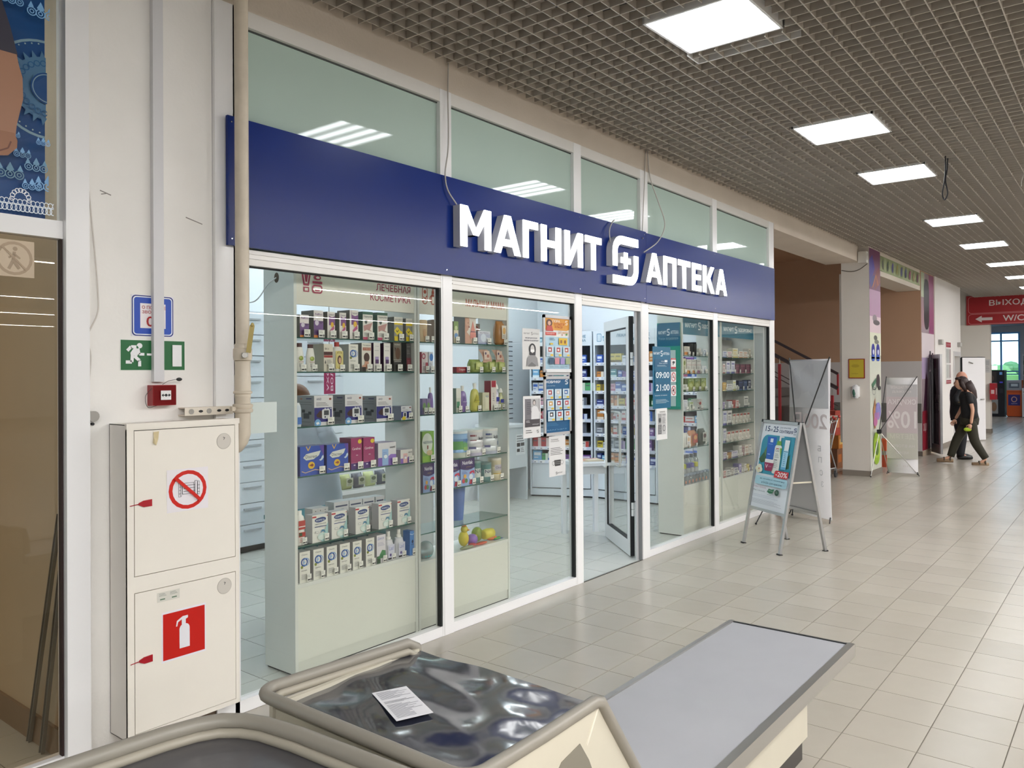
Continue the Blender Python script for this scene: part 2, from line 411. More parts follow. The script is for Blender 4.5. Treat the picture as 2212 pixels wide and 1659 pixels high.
for i, (a, b) in enumerate(bays):
    rail(a, b, 2.125, 2.2); rail(a, b, 3.268, 3.345, False)
    if i != 2:
        m_ = MB(); m_.box(a, b, .002, .058, 0, .06, PVC); m_.obj('bottom_rail', win)
        pane('glass_pane', win, a-.005, b+.005, .036, .042, .06, 2.125)
        MB().box(a, b, .03, .0345, 2.117, 2.1245, M('26282a', .5)).obj('gasket', win)
    MB().box(a-.004, b+.004, .03, .04, 2.2, 3.268, FROST).obj('frosted_pane', win)
    MB().box(a, b, .024, .03, 3.26, 3.2675, M('3a3f3c', .6)).obj('gasket', win)
# left neighbouring shop window
w2 = bpy.data.objects.new('window_2', None); COL.objects.link(w2); w2['kind'] = 'structure'
MB().box(-1.995, -1.906, -.025, .06, 0, 3.345, PVC).obj('mullion', w2)
MB().box(-3.4, -1.996, .0, .055, 2.142, 2.212, PVC).obj('rail', w2)
MB().box(-3.4, -1.996, .0, .055, 0, .1, PVC).obj('bottom_rail', w2)
MB().box(-3.4, -1.996, .0, .055, 3.268, 3.345, PVC).obj('rail', w2)
WG = glass_mat('brown_glass', 'f3ece2'); WG2 = glass_mat('brown_glass_up', 'faf8f2')
pane('glass_pane', w2, -3.4, -1.997, .03, .036, .1, 2.142, WG); pane('glass_pane', w2, -3.4, -1.997, .03, .036, 2.212, 3.268, WG2)
MB().box(-2.004, -1.997, .004, .03, .1, 2.14, M('2a1714', .6)).obj('gasket', w2)
nb = MB(); TAN = M('c9b9a0', .8, var=.05, scale=2)
nb.box(-3.6, -1.5, 1.6, 1.7, 0, 4.3, TAN); nb.obj('wall_neighbour', kind='structure')
nb = MB(); nb.box(-1.92, -1.85, .06, 1.6, 0, 3.4, TAN); nb.obj('wall_neighbour_side', kind='structure')
nb = MB(); nb.box(-1.935, -1.92, .06, 1.6, 0, .12, M('8f7a63', .5)); nb.obj('baseboard_neighbour', kind='structure')
nb = MB(); nb.box(-5.2, -5.1, .06, 1.7, 0, 4.3, TAN); nb.box(-5.2, -3.4, 0, .06, 0, 4.3, TAN); nb.obj('wall_neighbour_west', kind='structure')
t = thing('shop_ceiling_light', 'unseen square panel added to brighten the neighbouring shop behind the left window', 'ceiling light', (-2.9, .8, 3.4)); MB().box(-.28, .28, -.28, .28, 0, .004, LM).obj('diffuser', t); MB().box(-.3, .3, -.3, .3, .0045, .018, FR).obj('frame', t)  # unseen lamp added to brighten the neighbouring shop
# pharmacy shell
WH = M('e4e9ee', .5)
sh = MB(); sh.box(-1.8, 5.75, 3.3, 3.4, 0, 4.3, WH); sh.obj('wall_shop_back', kind='structure')
sh = MB(); sh.box(5.62, 5.74, .06, 3.3, 0, 4.3, WH); sh.obj('wall_shop_east', kind='structure')
sh = MB(); sh.box(-1.8, -1.7, .14, 3.3, 0, 4.3, WH); sh.obj('wall_shop_west', kind='structure')
sh = MB(); sh.box(-1.8, 5.75, .5, 3.3, 3.3, 3.36, M('dfe3e6', .7)); sh.box(-1.7, 5.62, .06, .5, 3.268, 3.34, M('dfe3e6', .7)); sh.obj('ceiling_shop', kind='structure')
SL = lamp_mat('shop_diffuser', (.86, .94, 1), SHOP, 4, 0, .57)
for i, (x, y) in enumerate([(-.6, 1.2), (1.2, 1.2), (3.0, 1.2), (4.6, 1.2), (-.6, 2.6), (1.2, 2.6), (3.0, 2.6), (4.4, 2.4)]):
    t = thing('shop_ceiling_light', f'square LED panel in the pharmacy ceiling, {["front", "back"][y > 2]} row, {ORD[i % 4]} from the left', 'ceiling light', (x, y, 3.28), 0, 'LED panels inside the pharmacy')
    MB().box(-.28, .28, -.28, .28, 0, .004, SL).obj('diffuser', t); MB().box(-.3, .3, -.3, .3, .0045, .018, FR).obj('frame', t)
# ================================================================ FAR PART OF THE CORRIDOR
PIL = M('d9d2c9', .7, var=.04, scale=2, bump=.05); BR = M('b8957a', .85, var=.04, scale=1.5); GRY = M('c9c4c2', .75)
BBM = M('857c72', .5)
p = MB(); p.box(9.46, 10.12, -.135, .27, 0, 3.5, PIL); p.box(9.5, 9.56, .272, .31, .5, 3.12, M('d0cbc2', .6)); p.obj('wall_pillar', kind='structure')
p = MB(); p.box(9.45, 10.13, -.147, -.136, 0, .085, BBM); p.box(9.448, 9.459, -.147, .27, 0, .085, BBM); p.obj('baseboard_pillar', kind='structure')
p = MB(); p.box(10.12, 13.1, -.13, .27, 3.12, 4.3, M('cfc6b9', .7)); p.box(9.46, 10.12, -.135, .27, 3.5, 4.3, PIL); p.box(13.1, 14.3, -.14, .27, 3.5, 4.3, PIL); p.obj('wall_header', kind='structure')
p = MB(); p.box(13.1, 14.3, -.14, 4.2, 0, 1.79, GRY); p.box(13.1, 14.3, -.14, 4.2, 1.79, 3.5, BR); p.box(13.1, 14.3, .28, 4.2, 3.5, 4.3, BR); p.box(13.094, 13.1, -.14, 4.2, .62, .99, M('6f6d66', .6)); p.obj('wall_stair_east', kind='structure')
p = MB(); p.box(13.08, 13.094, -.15, 4, 0, .09, M('6e665d', .5)); p.box(13.1, 14.3, -.152, -.141, 0, .09, M('b09c86', .5)); p.obj('baseboard_stair', kind='structure')
p = MB(); p.box(5.75, 14, 4.0, 4.2, 0, 4.3, BR); p.obj('wall_stair_north', kind='structure')
p = MB(); p.box(5.83, 13.1, .5, 4.0, 3.9, 4.0, BR); p.obj('ceiling_stair', kind='structure')
p = MB(); p.box(14.3, 16.35, -.16, .1, 0, 3.5, M('e3dfdb', .6)); p.box(16.35, 17.05, -.16, .1, 1.93, 3.5, M('e3dfdb', .6)); p.box(17.05, 17.2, -.16, .1, 0, 3.5, M('e3dfdb', .6)); p.box(14.3, 17.2, -.16, .1, 3.5, 4.3, PIL)
p.box(16.35, 17.05, .3, .35, 0, 2.0, M('5d5a57', .7)); p.obj('wall_north_far', kind='structure')
p = MB(); p.box(14.35, 16.3, -.172, -.161, 0, .1, BBM); p.obj('baseboard_far', kind='structure')
p = MB(); p.box(20.3, 20.55, -.35, 1.2, 0, 2.8, M('e3ddd4', .6)); p.box(17.2, 20.3, 1.1, 1.2, 0, 4.3, M('d8d2ca', .6)); p.obj('wall_far_return', kind='structure')
p = MB(); p.box(20.285, 20.299, -.36, .3, 0, .1, BBM); p.box(20.3, 20.56, -.362, -.351, 0, .1, BBM); p.obj('baseboard_return', kind='structure')
p = MB(); p.box(20.28, 20.4, -30.8, 1.2, 2.8, 4.3, M('c9c4bd', .7)); p.obj('wall_bulkhead', kind='structure')
p = MB(); p.box(20.4, 31.2, -31, 6, 3.25, 3.3, M('8d929a', .7)); p.obj('ceiling_far', kind='structure')
# end wall with the tall window
EW = M('b9c0ca', .7)
p = MB(); p.box(31, 31.2, -31, 6, 3.25, 4.35, EW); p.box(31, 31.2, -31, .05, 0, 3.25, EW); p.box(31, 31.2, .05, 2.4, 3.03, 3.25, EW); p.box(31, 31.2, 2.4, 6, 0, 3.25, EW); p.box(31, 45, 5.9, 6, 0, 3.25, EW)
p.box(17.2, 31, 2.4, 2.5, 0, 3.25, EW); p.obj('wall_end', kind='structure')
w3 = bpy.data.objects.new('window_3', None); COL.objects.link(w3); w3['kind'] = 'structure'
WF = M('6ab4f0', .35)  # frame blue carries the bloom of the bright window in its colour
for a, b, c, d in ((.05, .11, 0, 3.03), (.62, .68, 0, 3.03), (1.5, 1.56, 0, 3.03), (2.34, 2.4, 0, 3.03)): MB().box(31.02, 31.1, a, b, c, d, WF).obj('mullion', w3)
for z0, z1 in ((2.97, 3.03), (2.68, 2.73), (1.55, 1.6), (1.45, 1.49), (0, .06)): MB().box(31.03, 31.09, .11, 2.34, z0, z1, WF).obj('rail', w3)
pane('glass_pane', w3, 31.055, 31.06, .11, 2.34, .06, 2.97)
# outside: ground and shrubs
g = MB(); g.box(31.2, 120, -60, 70, -.2, -.1, M('aab4a0', .9)); g.obj('ground_outside', kind='structure')
rs = random.Random(3)
for i, (x, y, s) in enumerate(((44, 2.2, 1.5), (46, 4.2, 1.9), (43, .3, 1.2), (50, 6.4, 2.2), (48, -1.5, 1.6))):
    b = MB()
    for k in range(26):
        a = rs.uniform(0, 6.28); q = rs.uniform(0, s*.7); b.ball((q*math.cos(a), q*math.sin(a), s*.15+rs.uniform(0, s)), s*.3, s*.3, s*.26, M(['6d9a58', '8db46a', '5a8450'][k % 3], .8), 7, 5)
    o = b.obj('shrub', loc=(x, y, 0)); tag(o, f'leafy green shrub outside the far window, {ORD[i]} nearest', 'shrub', 'shrubs beyond the far window')
# ================================================================ SHOP SIGN
BLUE = M('06256f', .28, var=.02, scale=1, spec=.2)
sg = thing('shop_sign', 'long dark blue fascia sign with glowing white letters above the pharmacy glazing', 'sign', (0, 0, 0))
MB().box(-1.29, 2.69, -.03, -.014, 2.205, 2.808, BLUE).obj('sign_panel', sg); MB().box(2.693, 5.755, -.03, -.014, 2.2, 2.8, BLUE).obj('sign_panel', sg)
sc = MB()
for x in (-1.27, .19, 1.66, 2.66, 4.1, 5.72):
    for z in (2.235, 2.78): sc.cyl((x, -.0305, z), (x, -.032, z), .0035, CHROME, 8)
sc.obj('screw_heads', sg)
EM = bpy.data.materials.new('letter_face'); EM.use_nodes = True
b_ = EM.node_tree.nodes['Principled BSDF']; b_.inputs['Emission Color'].default_value = (.97, .985, 1, 1); b_.inputs['Emission Strength'].default_value = 4.0
RET = M('cdced2', .45)
def seg(a, b, w):  # stroke quad with flat horizontal ends (vertical-ish) in unit glyph space
    return [(a[0]-w/2, a[1]), (b[0]-w/2, b[1]), (b[0]+w/2, b[1]), (a[0]+w/2, a[1])]
def G(ch):
    v = .24
    if ch == 'М': return [[(0, 0), (.21, 0), (.21, 1), (0, 1)], [(.79, 0), (1, 0), (1, 1), (.79, 1)], [(0, 1), (.23, 1), (.58, .32), (.42, .32)], [(.77, 1), (1, 1), (.58, .32), (.42, .32)]]
    if ch == 'А': return [[(0, 0), (.23, 0), (.60, 1), (.38, 1)], [(.77, 0), (1, 0), (.62, 1), (.40, 1)], [(.22, .2), (.78, .2), (.72, .38), (.28, .38)]]
    if ch == 'Г': return [[(0, 0), (.36, 0), (.36, .8), (0, .8)], [(0, .8), (1, .8), (1, 1), (0, 1)]]
    if ch == 'Н': return [[(0, 0), (.27, 0), (.27, 1), (0, 1)], [(.73, 0), (1, 0), (1, 1), (.73, 1)], [(.27, .41), (.73, .41), (.73, .6), (.27, .6)]]
    if ch == 'И': return [[(0, 0), (.27, 0), (.27, 1), (0, 1)], [(.73, 0), (1, 0), (1, 1), (.73, 1)], [(.05, .02), (.3, .02), (.95, .98), (.7, .98)]]
    if ch == 'Т': return [[(0, .8), (1, .8), (1, 1), (0, 1)], [(.36, 0), (.64, 0), (.64, .8), (.36, .8)]]
    if ch == 'П': return [[(0, 0), (.27, 0), (.27, .8), (0, .8)], [(.73, 0), (1, 0), (1, .8), (.73, .8)], [(0, .8), (1, .8), (1, 1), (0, 1)]]
    if ch == 'Е': return [[(0, .2), (.33, .2), (.33, .8), (0, .8)], [(0, .8), (1, .8), (1, 1), (0, 1)], [(0, 0), (1, 0), (1, .2), (0, .2)], [(.33, .41), (.92, .41), (.92, .6), (.33, .6)]]
    if ch == 'К': return [[(0, 0), (.28, 0), (.28, 1), (0, 1)], [(.25, .42), (.5, .42), (.98, 1), (.68, 1)], [(.3, .52), (.55, .66), (1, 0), (.7, 0)]]
def letter(ch, x0, x1, z0, z1, polys=None):
    f = MB(); s = MB()
    for p in (polys or G(ch)):
        q = [(x0+u*(x1-x0), z0+v*(z1-z0)) for u, v in p]
        s.poly(q, -.088, -.031, RET); f.poly(q, -.094, -.0885, EM)
    o = s.obj('letter', sg); f.obj('letter_face', o); return o
for ch, a, b in (('М', .249, .54), ('А', .573, .849), ('Г', .877, 1.046), ('Н', 1.083, 1.324), ('И', 1.372, 1.609), ('Т', 1.643, 1.87)): letter(ch, a, b, 2.383, 2.637)
for ch, a, b in (('А', 2.584, 2.863), ('П', 2.892, 3.131), ('Т', 3.174, 3.415), ('Е', 3.456, 3.653), ('К', 3.693, 3.947), ('А', 3.983, 4.246)): letter(ch, a, b, 2.366, 2.622)
def arc_band(cx, cz, r0, r1, a0, a1, n=6):
    out = []
    for i in range(n):
        a = math.radians(a0+(a1-a0)*i/n); b = math.radians(a0+(a1-a0)*(i+1)/n)
        out.append([(cx+r0*math.cos(a), cz+r0*math.sin(a)), (cx+r1*math.cos(a), cz+r1*math.sin(a)), (cx+r1*math.cos(b), cz+r1*math.sin(b)), (cx+r0*math.cos(b), cz+r0*math.sin(b))])
    return out
t = .17; R = .34; r = R-t
LG = [[(0, .36), (t, .36), (t, 1-R), (0, 1-R)], [(R, 1-t), (1, 1-t), (1, 1), (R, 1)]]+arc_band(R, 1-R, r, R, 90, 180)
letter('logo', 2.04, 2.443, 2.312, 2.7, LG)
LG = [[(1-t, .64), (1, .64), (1, R), (1-t, R)], [(0, 0), (1-R, 0), (1-R, t), (0, t)]]+arc_band(1-R, R, r, R, 270, 360)
letter('logo', 2.04, 2.443, 2.312, 2.7, LG)
letter('logo', 2.04, 2.443, 2.312, 2.7, [[(.43, .33), (.57, .33), (.57, .67), (.43, .67)], [(.31, .44), (.69, .44), (.69, .56), (.31, .56)]])
# cables over the fascia
CB = M('b9b5b0', .5)
def cable(name, label, pts, r, mat, parent=None, n=6, sm=True):
    # Catmull-Rom through pts
    P = [Vector(p) for p in pts]; P = [P[0]*2-P[1]]+P+[P[-1]*2-P[-2]]; out = []
    for i in range(1, len(P)-2):
        for k in range(6):
            t_ = k/6; a, b, c, d = P[i-1], P[i], P[i+1], P[i+2]
            out.append(.5*((2*b)+(-a+c)*t_+(2*a-5*b+4*c-d)*t_*t_+(-a+3*b-3*c+d)*t_**3))
    out.append(P[-2]); o = MB().tube(out, r, mat, n).obj(name, parent, True)
    if label: tag(o, label, 'cable')
    return o
cable('power_cable', 'grey cable hanging from the ceiling to the first big sign letter', [(.235, -.012, 3.54), (.22, -.02, 3.33), (.2, -.04, 3.0), (.165, -.045, 2.82), (.18, -.05, 2.72), (.25, -.06, 2.64)], .005, CB)
cable('power_cable', 'straight grey cable hanging down the middle of the upper glazing', [(2.73, -.01, 3.53), (2.7, -.012, 3.2), (2.655, -.015, 2.81), (2.62, -.04, 2.74)], .004, CB)
cable('power_cable', 'wavy grey cable looping beside the second sign word', [(2.76, -.012, 3.53), (2.79, -.02, 3.3), (2.9, -.04, 3.1), (3.0, -.05, 2.92), (2.86, -.06, 2.75), (2.6, -.06, 2.62)], .005, CB)
cable('power_cable', 'short grey cable curling over the sign emblem', [(2.08, -.05, 2.6), (2.04, -.06, 2.72), (2.1, -.05, 2.8), (2.16, -.035, 2.83)], .005, CB)
# ================================================================ LEFT COLUMN
def board(name, label, x0, x1, z0, z1, y, base, items, cat='sign', th=.002, rz=0, group=None, loc=None, rot=None):
    t = thing(name, label, cat, loc or ((x0+x1)/2, y, z0), rz, group); w_ = (x1-x0)/2; h_ = z1-z0
    if rot: t.rotation_euler = rot
    MB().box(-w_, w_, -th, 0, 0, h_, M(base, .45)).obj('sheet', t)
    if items: deco(t, -w_, w_, 0, h_, -th, items)
    return t
A = 1.06
board('fire_notice_sign', 'blue rimmed sign with red words partly behind the vertical duct', -1.718, -1.53, 1.768, 1.946, .0195, 'e8e8f0',
      [('p', rrect(.01, .01, .99, .99, .09, asp=A), '0a1f78'), ('p', rrect(.035, .035, .965, .965, .08, asp=A), 'eef2fb'), ('p', rrect(.06, .06, .94, .94, .06, asp=A), '0d47b4'),
       ('r', .2, .2, .8, .8, 'eee9ec'), ('T', 'О ПОЖАРЕ', .24, .665, .8, .745, 'a3121c'), ('T', 'ЗВОНИТЬ', .24, .555, .76, .63, 'a3121c'), ('T', '01', .34, .24, .66, .49, 'a3121c')])
W_ = 'eef0f2'
board('emergency_exit_sign', 'green and white running man exit sign partly behind the duct', -1.765, -1.478, 1.622, 1.752, .0195, 'e6ece6',
      [('r', .006, .01, .994, .99, '04622f'), ('e', .285, .81, .042, .088, W_), ('p', [(.09, .62), (.15, .8), (.255, .8), (.3, .62), (.28, .36), (.15, .36), (.15, .55)], '04622f'),
       ('p', [(.21, .77), (.29, .64), (.245, .46), (.15, .5), (.145, .57)], W_), ('l', [(.10, .64), (.155, .77), (.235, .77)], .045, W_), ('l', [(.26, .72), (.275, .53), (.355, .53)], .04, W_),
       ('l', [(.175, .55), (.165, .27), (.075, .27)], .048, W_), ('l', [(.2, .47), (.28, .32), (.28, .13)], .048, W_), ('r', .39, .49, .62, .56, W_), ('r', .79, .13, .94, .86, W_)])
o = MB().box(-1.632, -1.586, -.006, .0185, 1.572, 3.345, M('d5d5d8', .35)).obj('cable_duct'); tag(o, 'flat white plastic cable duct running down the column', 'cable duct')
# manual call point
cp = thing('fire_call_point', 'red break-glass fire call point at the foot of the duct', 'fire alarm', (-1.597, .0, 1.47))
MB().box(-.052, .052, -.028, .019, 0, .088, M('8e1420', .3)).obj('housing', cp); m_ = MB(); m_.box(-.05, .05, -.034, -.0285, .003, .085, glass_mat('clear_cover', 'f3d8da')); m_.obj('clear_cover', cp)
deco(cp, -.02, .026, .024, .064, -.0345, [('r', 0, 0, 1, 1, 'e8e6e6'), ('e', .5, .5, .13, .15, '1b1b20'), ('p', [(.05, .5), (.25, .68), (.25, .32)], '1b1b20'), ('r', .2, .45, .36, .55, '1b1b20'), ('p', [(.95, .5), (.75, .68), (.75, .32)], '1b1b20'), ('r', .64, .45, .8, .55, '1b1b20')])
cable('seal_wire', None, [(-.03, -.02, 0), (-.07, -.02, -.006), (-.08, -.02, .04), (-.052, -.02, .075)], .0012, M('3a3a3c', .5), cp)
cable('seal_wire', None, [(-.0, -.01, .09), (.025, -.015, .105), (.06, -.02, .112)], .0012, M('3a3a3c', .5), cp)
MB().ball((.07, -.022, .112), .014, .006, .008, BLACK, 10, 6).obj('seal_tag', cp, True)
# wire at the left edge of column
cable('thin_wire', 'thin white wire wandering down the left edge of the column', [(-1.897, .01, 3.3), (-1.898, .01, 2.8), (-1.9, .01, 2.42), (-1.893, .01, 2.35), (-1.87, .01, 2.1), (-1.858, .01, 1.93), (-1.862, .01, 1.85), (-1.9, .01, 1.76), (-1.888, .01, 1.68), (-1.896, .01, 1.55)], .003, M('cfc9c2', .5))
# bracket stub at left edge
t = thing('pipe_bracket', 'small round metal pipe clamp stub on the left edge of the column', 'bracket', (-1.885, .018, 1.415))
m_ = MB(); m_.cyl((0, 0, .02), (0, -.03, .02), .022, STEEL, 14); m_.obj('clamp', t, 'auto'); m_ = MB(); m_.cyl((.004, 0, -.012), (.004, -.012, -.012), .006, BLACK, 8); m_.obj('bolt', t)
# slotted channel bracket holding the riser
t = thing('slotted_bracket', 'slotted cream steel channel fixed across the column holding the riser pipe', 'bracket', (-1.51, -.005, 1.42))
CR = M('ded6c8', .4)
m_ = MB(); m_.box(0, .235, -.03, .024, 0, .004, CR); m_.box(0, .235, -.034, -.03, 0, .036, CR); m_.box(0, .235, -.03, .024, .032, .036, CR); m_.obj('channel', t)
for i, x in enumerate((.03, .075, .115, .165, .205)):
    if i in (0, 2):
        m_ = MB(); m_.cyl((x, -.0345, .018), (x, -.037, .018), .012, STEEL, 10); m_.obj('bolt_head', t)
    else: m_ = MB(); m_.add([(x+.011*math.cos(a*.5236), -.0346, .018+.006*math.sin(a*.5236)) for a in range(12)], [tuple(range(12))], BLACK); m_.obj('slot', t)
# riser pipe
PIP = M('d3c8b6', .45, var=.08, scale=14, bump=.03, bscale=30)
t = thing('riser_pipe', 'thick cream painted vertical pipe with a shut-off valve left of the shop front', 'pipe', (-1.272, -.115, 0))
px, py = -1.272, -.115
m_ = MB(); m_.cyl((0, 0, 1.74), (0, 0, 3.5), .031, PIP, 20); m_.obj('pipe_run', t, 'auto')
m_ = MB(); m_.lathe([(.031, 0), (.039, .004), (.042, .02), (.042, .055), (.036, .06), (.036, .075), (.032, .08)], PIP, n=20, z0=1.663); m_.obj('union_nut', t, 'auto')
m_ = MB(); m_.lathe([(.034, 0), (.034, .13), (.036, .136), (.036, .143), (.034, .147), (.042, .15), (.042, .158), (.036, .162), (.036, .23), (.034, .236), (.034, .29), (.036, .298)], PIP, n=20, z0=1.365); m_.obj('valve_body', t, 'auto')
m_ = MB(); m_.lathe([(.042, 0), (.045, .004), (.045, .014), (.04, .018), (.042, .022), (.045, .028), (.045, .036), (.036, .04)], PIP, n=20, z0=1.428); m_.box(-.06, -.03, -.01, .01, 1.436, 1.456, PIP); m_.obj('pipe_clamp', t, 'auto')
pth = [(0, 0, 1.375), (0, 0, 1.33), (-.004, .01, 1.30), (-.012, .03, 1.275), (-.022, .06, 1.262)]
m_ = MB(); m_.tube(pth, .034, PIP, 18); m_.obj('elbow', t, 'auto')
hd = MB(); hd.bar((-.008, -.058, 1.70), (.008, -.066, 1.825), .021, .005, M('a08f55', .45, .3), upv=(-.54, -.84, 0)); hd.ball((.0085, -.066, 1.826), .0095, .005, .011, M('a08f55', .45, .3), 10, 6); hd.cyl((-.014, -.03, 1.688), (-.03, -.064, 1.688), .012, STEEL, 8); hd.box(-.035, -.01, -.06, -.045, 1.68, 1.70, STEEL); hd.obj('valve_handle', t)
# ================================================================ FIRE CABINET
CABM = M('efeae0', .38, var=.03, scale=3); CSH = M('e4e0da', .4)
t = thing('fire_hose_cabinet', 'tall cream two-door fire hose cabinet mounted below the call point', 'cabinet', (-1.555, .018, .12))
X0, X1 = -.256, .25; D = -.148; H = 1.28
m_ = MB(); m_.box(X0, X0+.003, D, 0, 0, H, CSH); m_.box(X1-.003, X1, D, 0, 0, H, CSH); m_.box(X0, X1, D, 0, H-.003, H, CABM); m_.box(X0, X1, D, 0, 0, .003, CSH); m_.box(X0, X1, -.003, 0, 0, H, CSH)
m_.obj('body', t)
fy = D-.002
fr = MB()
for a, b, c, d in ((X0, X0+.028, 0, H), (X1-.018, X1, 0, H), (X0+.028, X1-.018, H-.024, H), (X0+.028, X1-.018, .595, .66), (X0+.028, X1-.018, 0, .02)): fr.box(a, b, fy, D+.01, c, d, CABM)
fr.box(X0-.002, X1+.003, fy-.003, D+.01, H-.02, H+.004, CABM); fr.obj('face_frame', t)
def cdoor(z0, z1, items, cy):
    d = MB(); d.box(X0+.031, X1-.021, fy-.0006, fy+.012, z0, z1, CABM); o = d.obj('door', t)
    MB().box(X0+.0285, X1-.0185, fy+.012, fy+.02, z0-.004, z1+.004, M('1c1a18', .8)).obj('shadow_gap', o)
    kn = MB(); cx = .175; kn.lathe([(.034, 0), (.034, .001), (.03, .0015)], M('cfcac1', .4), n=24)
    k_ = kn.obj('finger_cup', o, loc=(cx, fy-.0008, cy), rot=(math.pi/2, 0, 0))
    rg = MB(); rg.tube([(cx+.034*math.cos(a*.2618), fy-.001, cy+.034*math.sin(a*.2618)) for a in range(24)], .0012, M('a9a49b', .4), 5, True); rg.obj('cup_rim', o)
    ky = MB(); ky.tube([(cx-.003, fy-.003, cy+.018), (cx+.004, fy-.003, cy+.016), (cx-.001, fy-.003, cy+.007)], .0013, M('3a3a3a', .4), 5); ky.obj('key', o)
    return o
d1 = cdoor(.663, H-.027, [], 1.185); d2 = cdoor(.023, .592, [], .54)
# prohibition sticker
def on(parent, x0, x1, z0, z1, items, nm='sticker'): return deco(parent, x0, x1, z0, z1, fy-.001, items, nm)
K = '20242e'
st = [('r', 0, 0, 1, 1, 'ece8ec'), ('e', .5, .5, .46, .46, 'cc1a0c'), ('e', .5, .5, .37, .37, 'ece8ee')]
for s in (0, 1):
    x = .26 if s == 0 else .68; st += [('o', 0, 0, 0, 0, 0, K)][:0]
for (a, b, c, d) in ((.27, .34, .335, .68), (.31, .36, .345, .7), (.36, .4, .64, .66), (.66, .36, .72, .7), (.72, .36, .77, .68)):
    st += [('r', a, b, c, d, K), ('r', a+.008, b+.008, c-.008, d-.008, 'ece8ee')]
for z in (.46, .53, .6): st += [('r', .38, z, .66, z+.01, K)]
for z in (.42, .5, .58): st += [('r', .27, z, .31, z+.009, K), ('r', .72, z, .77, z+.009, K)]
st += [('l', [(.19, .80), (.81, .20)], .075, 'cc1a0c')]
on(d1, -.09, .098, .90, 1.08, st)
on(d2, -.115, .085, .278, .488, [('r', 0, 0, 1, 1, 'eceaf0'), ('r', .03, .04, .97, .96, 'c3150a'), ('p', rrect(.39, .22, .62, .68, .1, asp=.95), 'e8e8ee'), ('r', .39, .2, .62, .5, 'e8e8ee'), ('p', [(.44, .64), (.44, .78), (.36, .74), (.34, .66), (.31, .66), (.33, .77), (.46, .84), (.58, .84), (.58, .79), (.53, .77), (.53, .64)], 'e8e8ee')])
on(d2, -.133, -.035, .535, .575, [('r', 0, 0, 1, 1, 'd9d7cd'), ('lines', .08, .55, .42, .9, 3, '8b9088'), ('r', .12, .2, .34, .32, '5d7a62'), ('lines', .56, .55, .92, .9, 3, '8b9088'), ('r', .64, .2, .86, .32, '5d7a62')])
for z, p_ in ((.955, d1), (.315, d2)):
    s_ = MB(); RD = M('a81424', .35); s_.cyl((-.245, fy-.003, z-.004), (-.205, fy-.003, z), .0018, RD, 6); s_.poly([(-.21, z-.004), (-.19, z-.014), (-.155, z-.014), (-.155, z+.014), (-.19, z+.012), (-.21, z+.004)], fy-.006, fy-.0015, RD); s_.obj('red_seal_tag', p_)
s_ = MB(); s_.add([(-.148, fy-.004, 1.245), (-.122, fy-.001, 1.247), (-.126, fy-.002, 1.215), (-.142, fy-.016, 1.19), (-.15, fy-.006, 1.2), (-.146, fy-.004, 1.225)], [(0, 1, 2, 5), (5, 2, 3, 4)], M('cdbd94', .6)); s_.obj('torn_tape', d1)
# scuffs on the wall
o = MB(); 
for a, b, c, d in ((-1.845, 2.365, -1.8, 2.352), (-1.84, 2.35, -1.82, 2.356), (-1.47, 2.31, -1.39, 2.29)): o.bar((a, .0188, b), (c, .0188, d), .001, .004, M('8f8b86', .7))
tag(o.obj('wall_scuffs'), 'small grey scuff marks high on the white column', 'scuff')
# ================================================================ LEFT SHOP WINDOW CONTENT
pst = thing('ornament_poster', 'blue poster with pale ornament behind the upper left window', 'poster', (-2.37, .06, 2.213))
MB().box(-.6, .332, 0, .003, 0, 1.05, M('0e57ad', .4)).obj('sheet', pst)
def U(x, z): return ((x+.6)/.932, z/1.05)
it = []
cx_, cz_ = .335, .522; c2 = '78b0e4'; c1 = '5b93d2'
def ring(rr, th, n, col, cx=cx_, cz=cz_): it.append(('o', *U(cx, cz), rr/.932, rr/1.05, th, col))
ring(.195, .05, 1, '9cc6ee')
for k in range(44):
    a = 2*math.pi*k/44; it.append(('e', *U(cx_+.178*math.cos(a), cz_+.178*math.sin(a)), .0028/.932*1.1, .0028/1.05*1.1, 'b8d8f4'))
it.append(('e', *U(cx_, cz_), .125/.932, .125/1.05, c1))
for k in range(26):
    a = 2*math.pi*k/26; it.append(('p', [U(cx_+q*math.cos(a+w_), cz_+q*math.sin(a+w_)) for q, w_ in ((.118, -.1), (.15, 0), (.118, .1))], c1)); it.append(('o', *U(cx_+.1*math.cos(a), cz_+.1*math.sin(a)), .012/.932, .012/1.05, .3, '2f74c0'))
it.append(('e', *U(cx_, cz_), .062/.932, .062/1.05, '0e57ad')); ring(.056, .06, 1, '9cc6ee')
def fl(x, z, s, col):
    for a, b in ((0, 1), (1, 1), (-1, 1)):
        it.append(('o', *U(x+a*s*.9, z), s*.5/.932, s*.5/1.05, .22, col)); it.append(('o', *U(x+a*s*.9, z), s*.25/.932, s*.25/1.05, .4, col))
    it.append(('p', [U(x-s*.4, z+s*.5), U(x, z+s*1.3), U(x+s*.4, z+s*.5), U(x, z+s*.2)], col)); it.append(('p', [U(x-s*1.3, z+s*.4), U(x-s*1.0, z+s*1.1), U(x-s*.7, z+s*.5)], col)); it.append(('p', [U(x+s*1.3, z+s*.4), U(x+s*1.0, z+s*1.1), U(x+s*.7, z+s*.5)], col))
for x, z, s in ((.2, .16, .035), (.29, .2, .03), (.24, .24, .022), (.33, .13, .035), (.17, .25, .02), (.27, .12, .025), (.2, .82, .03), (.3, .8, .035), (.24, .88, .035), (.32, .9, .04), (.18, .92, .04), (.25, .98, .04), (.2, .3, .015), (.3, .29, .018)): fl(x, z, s, '7db2e2')
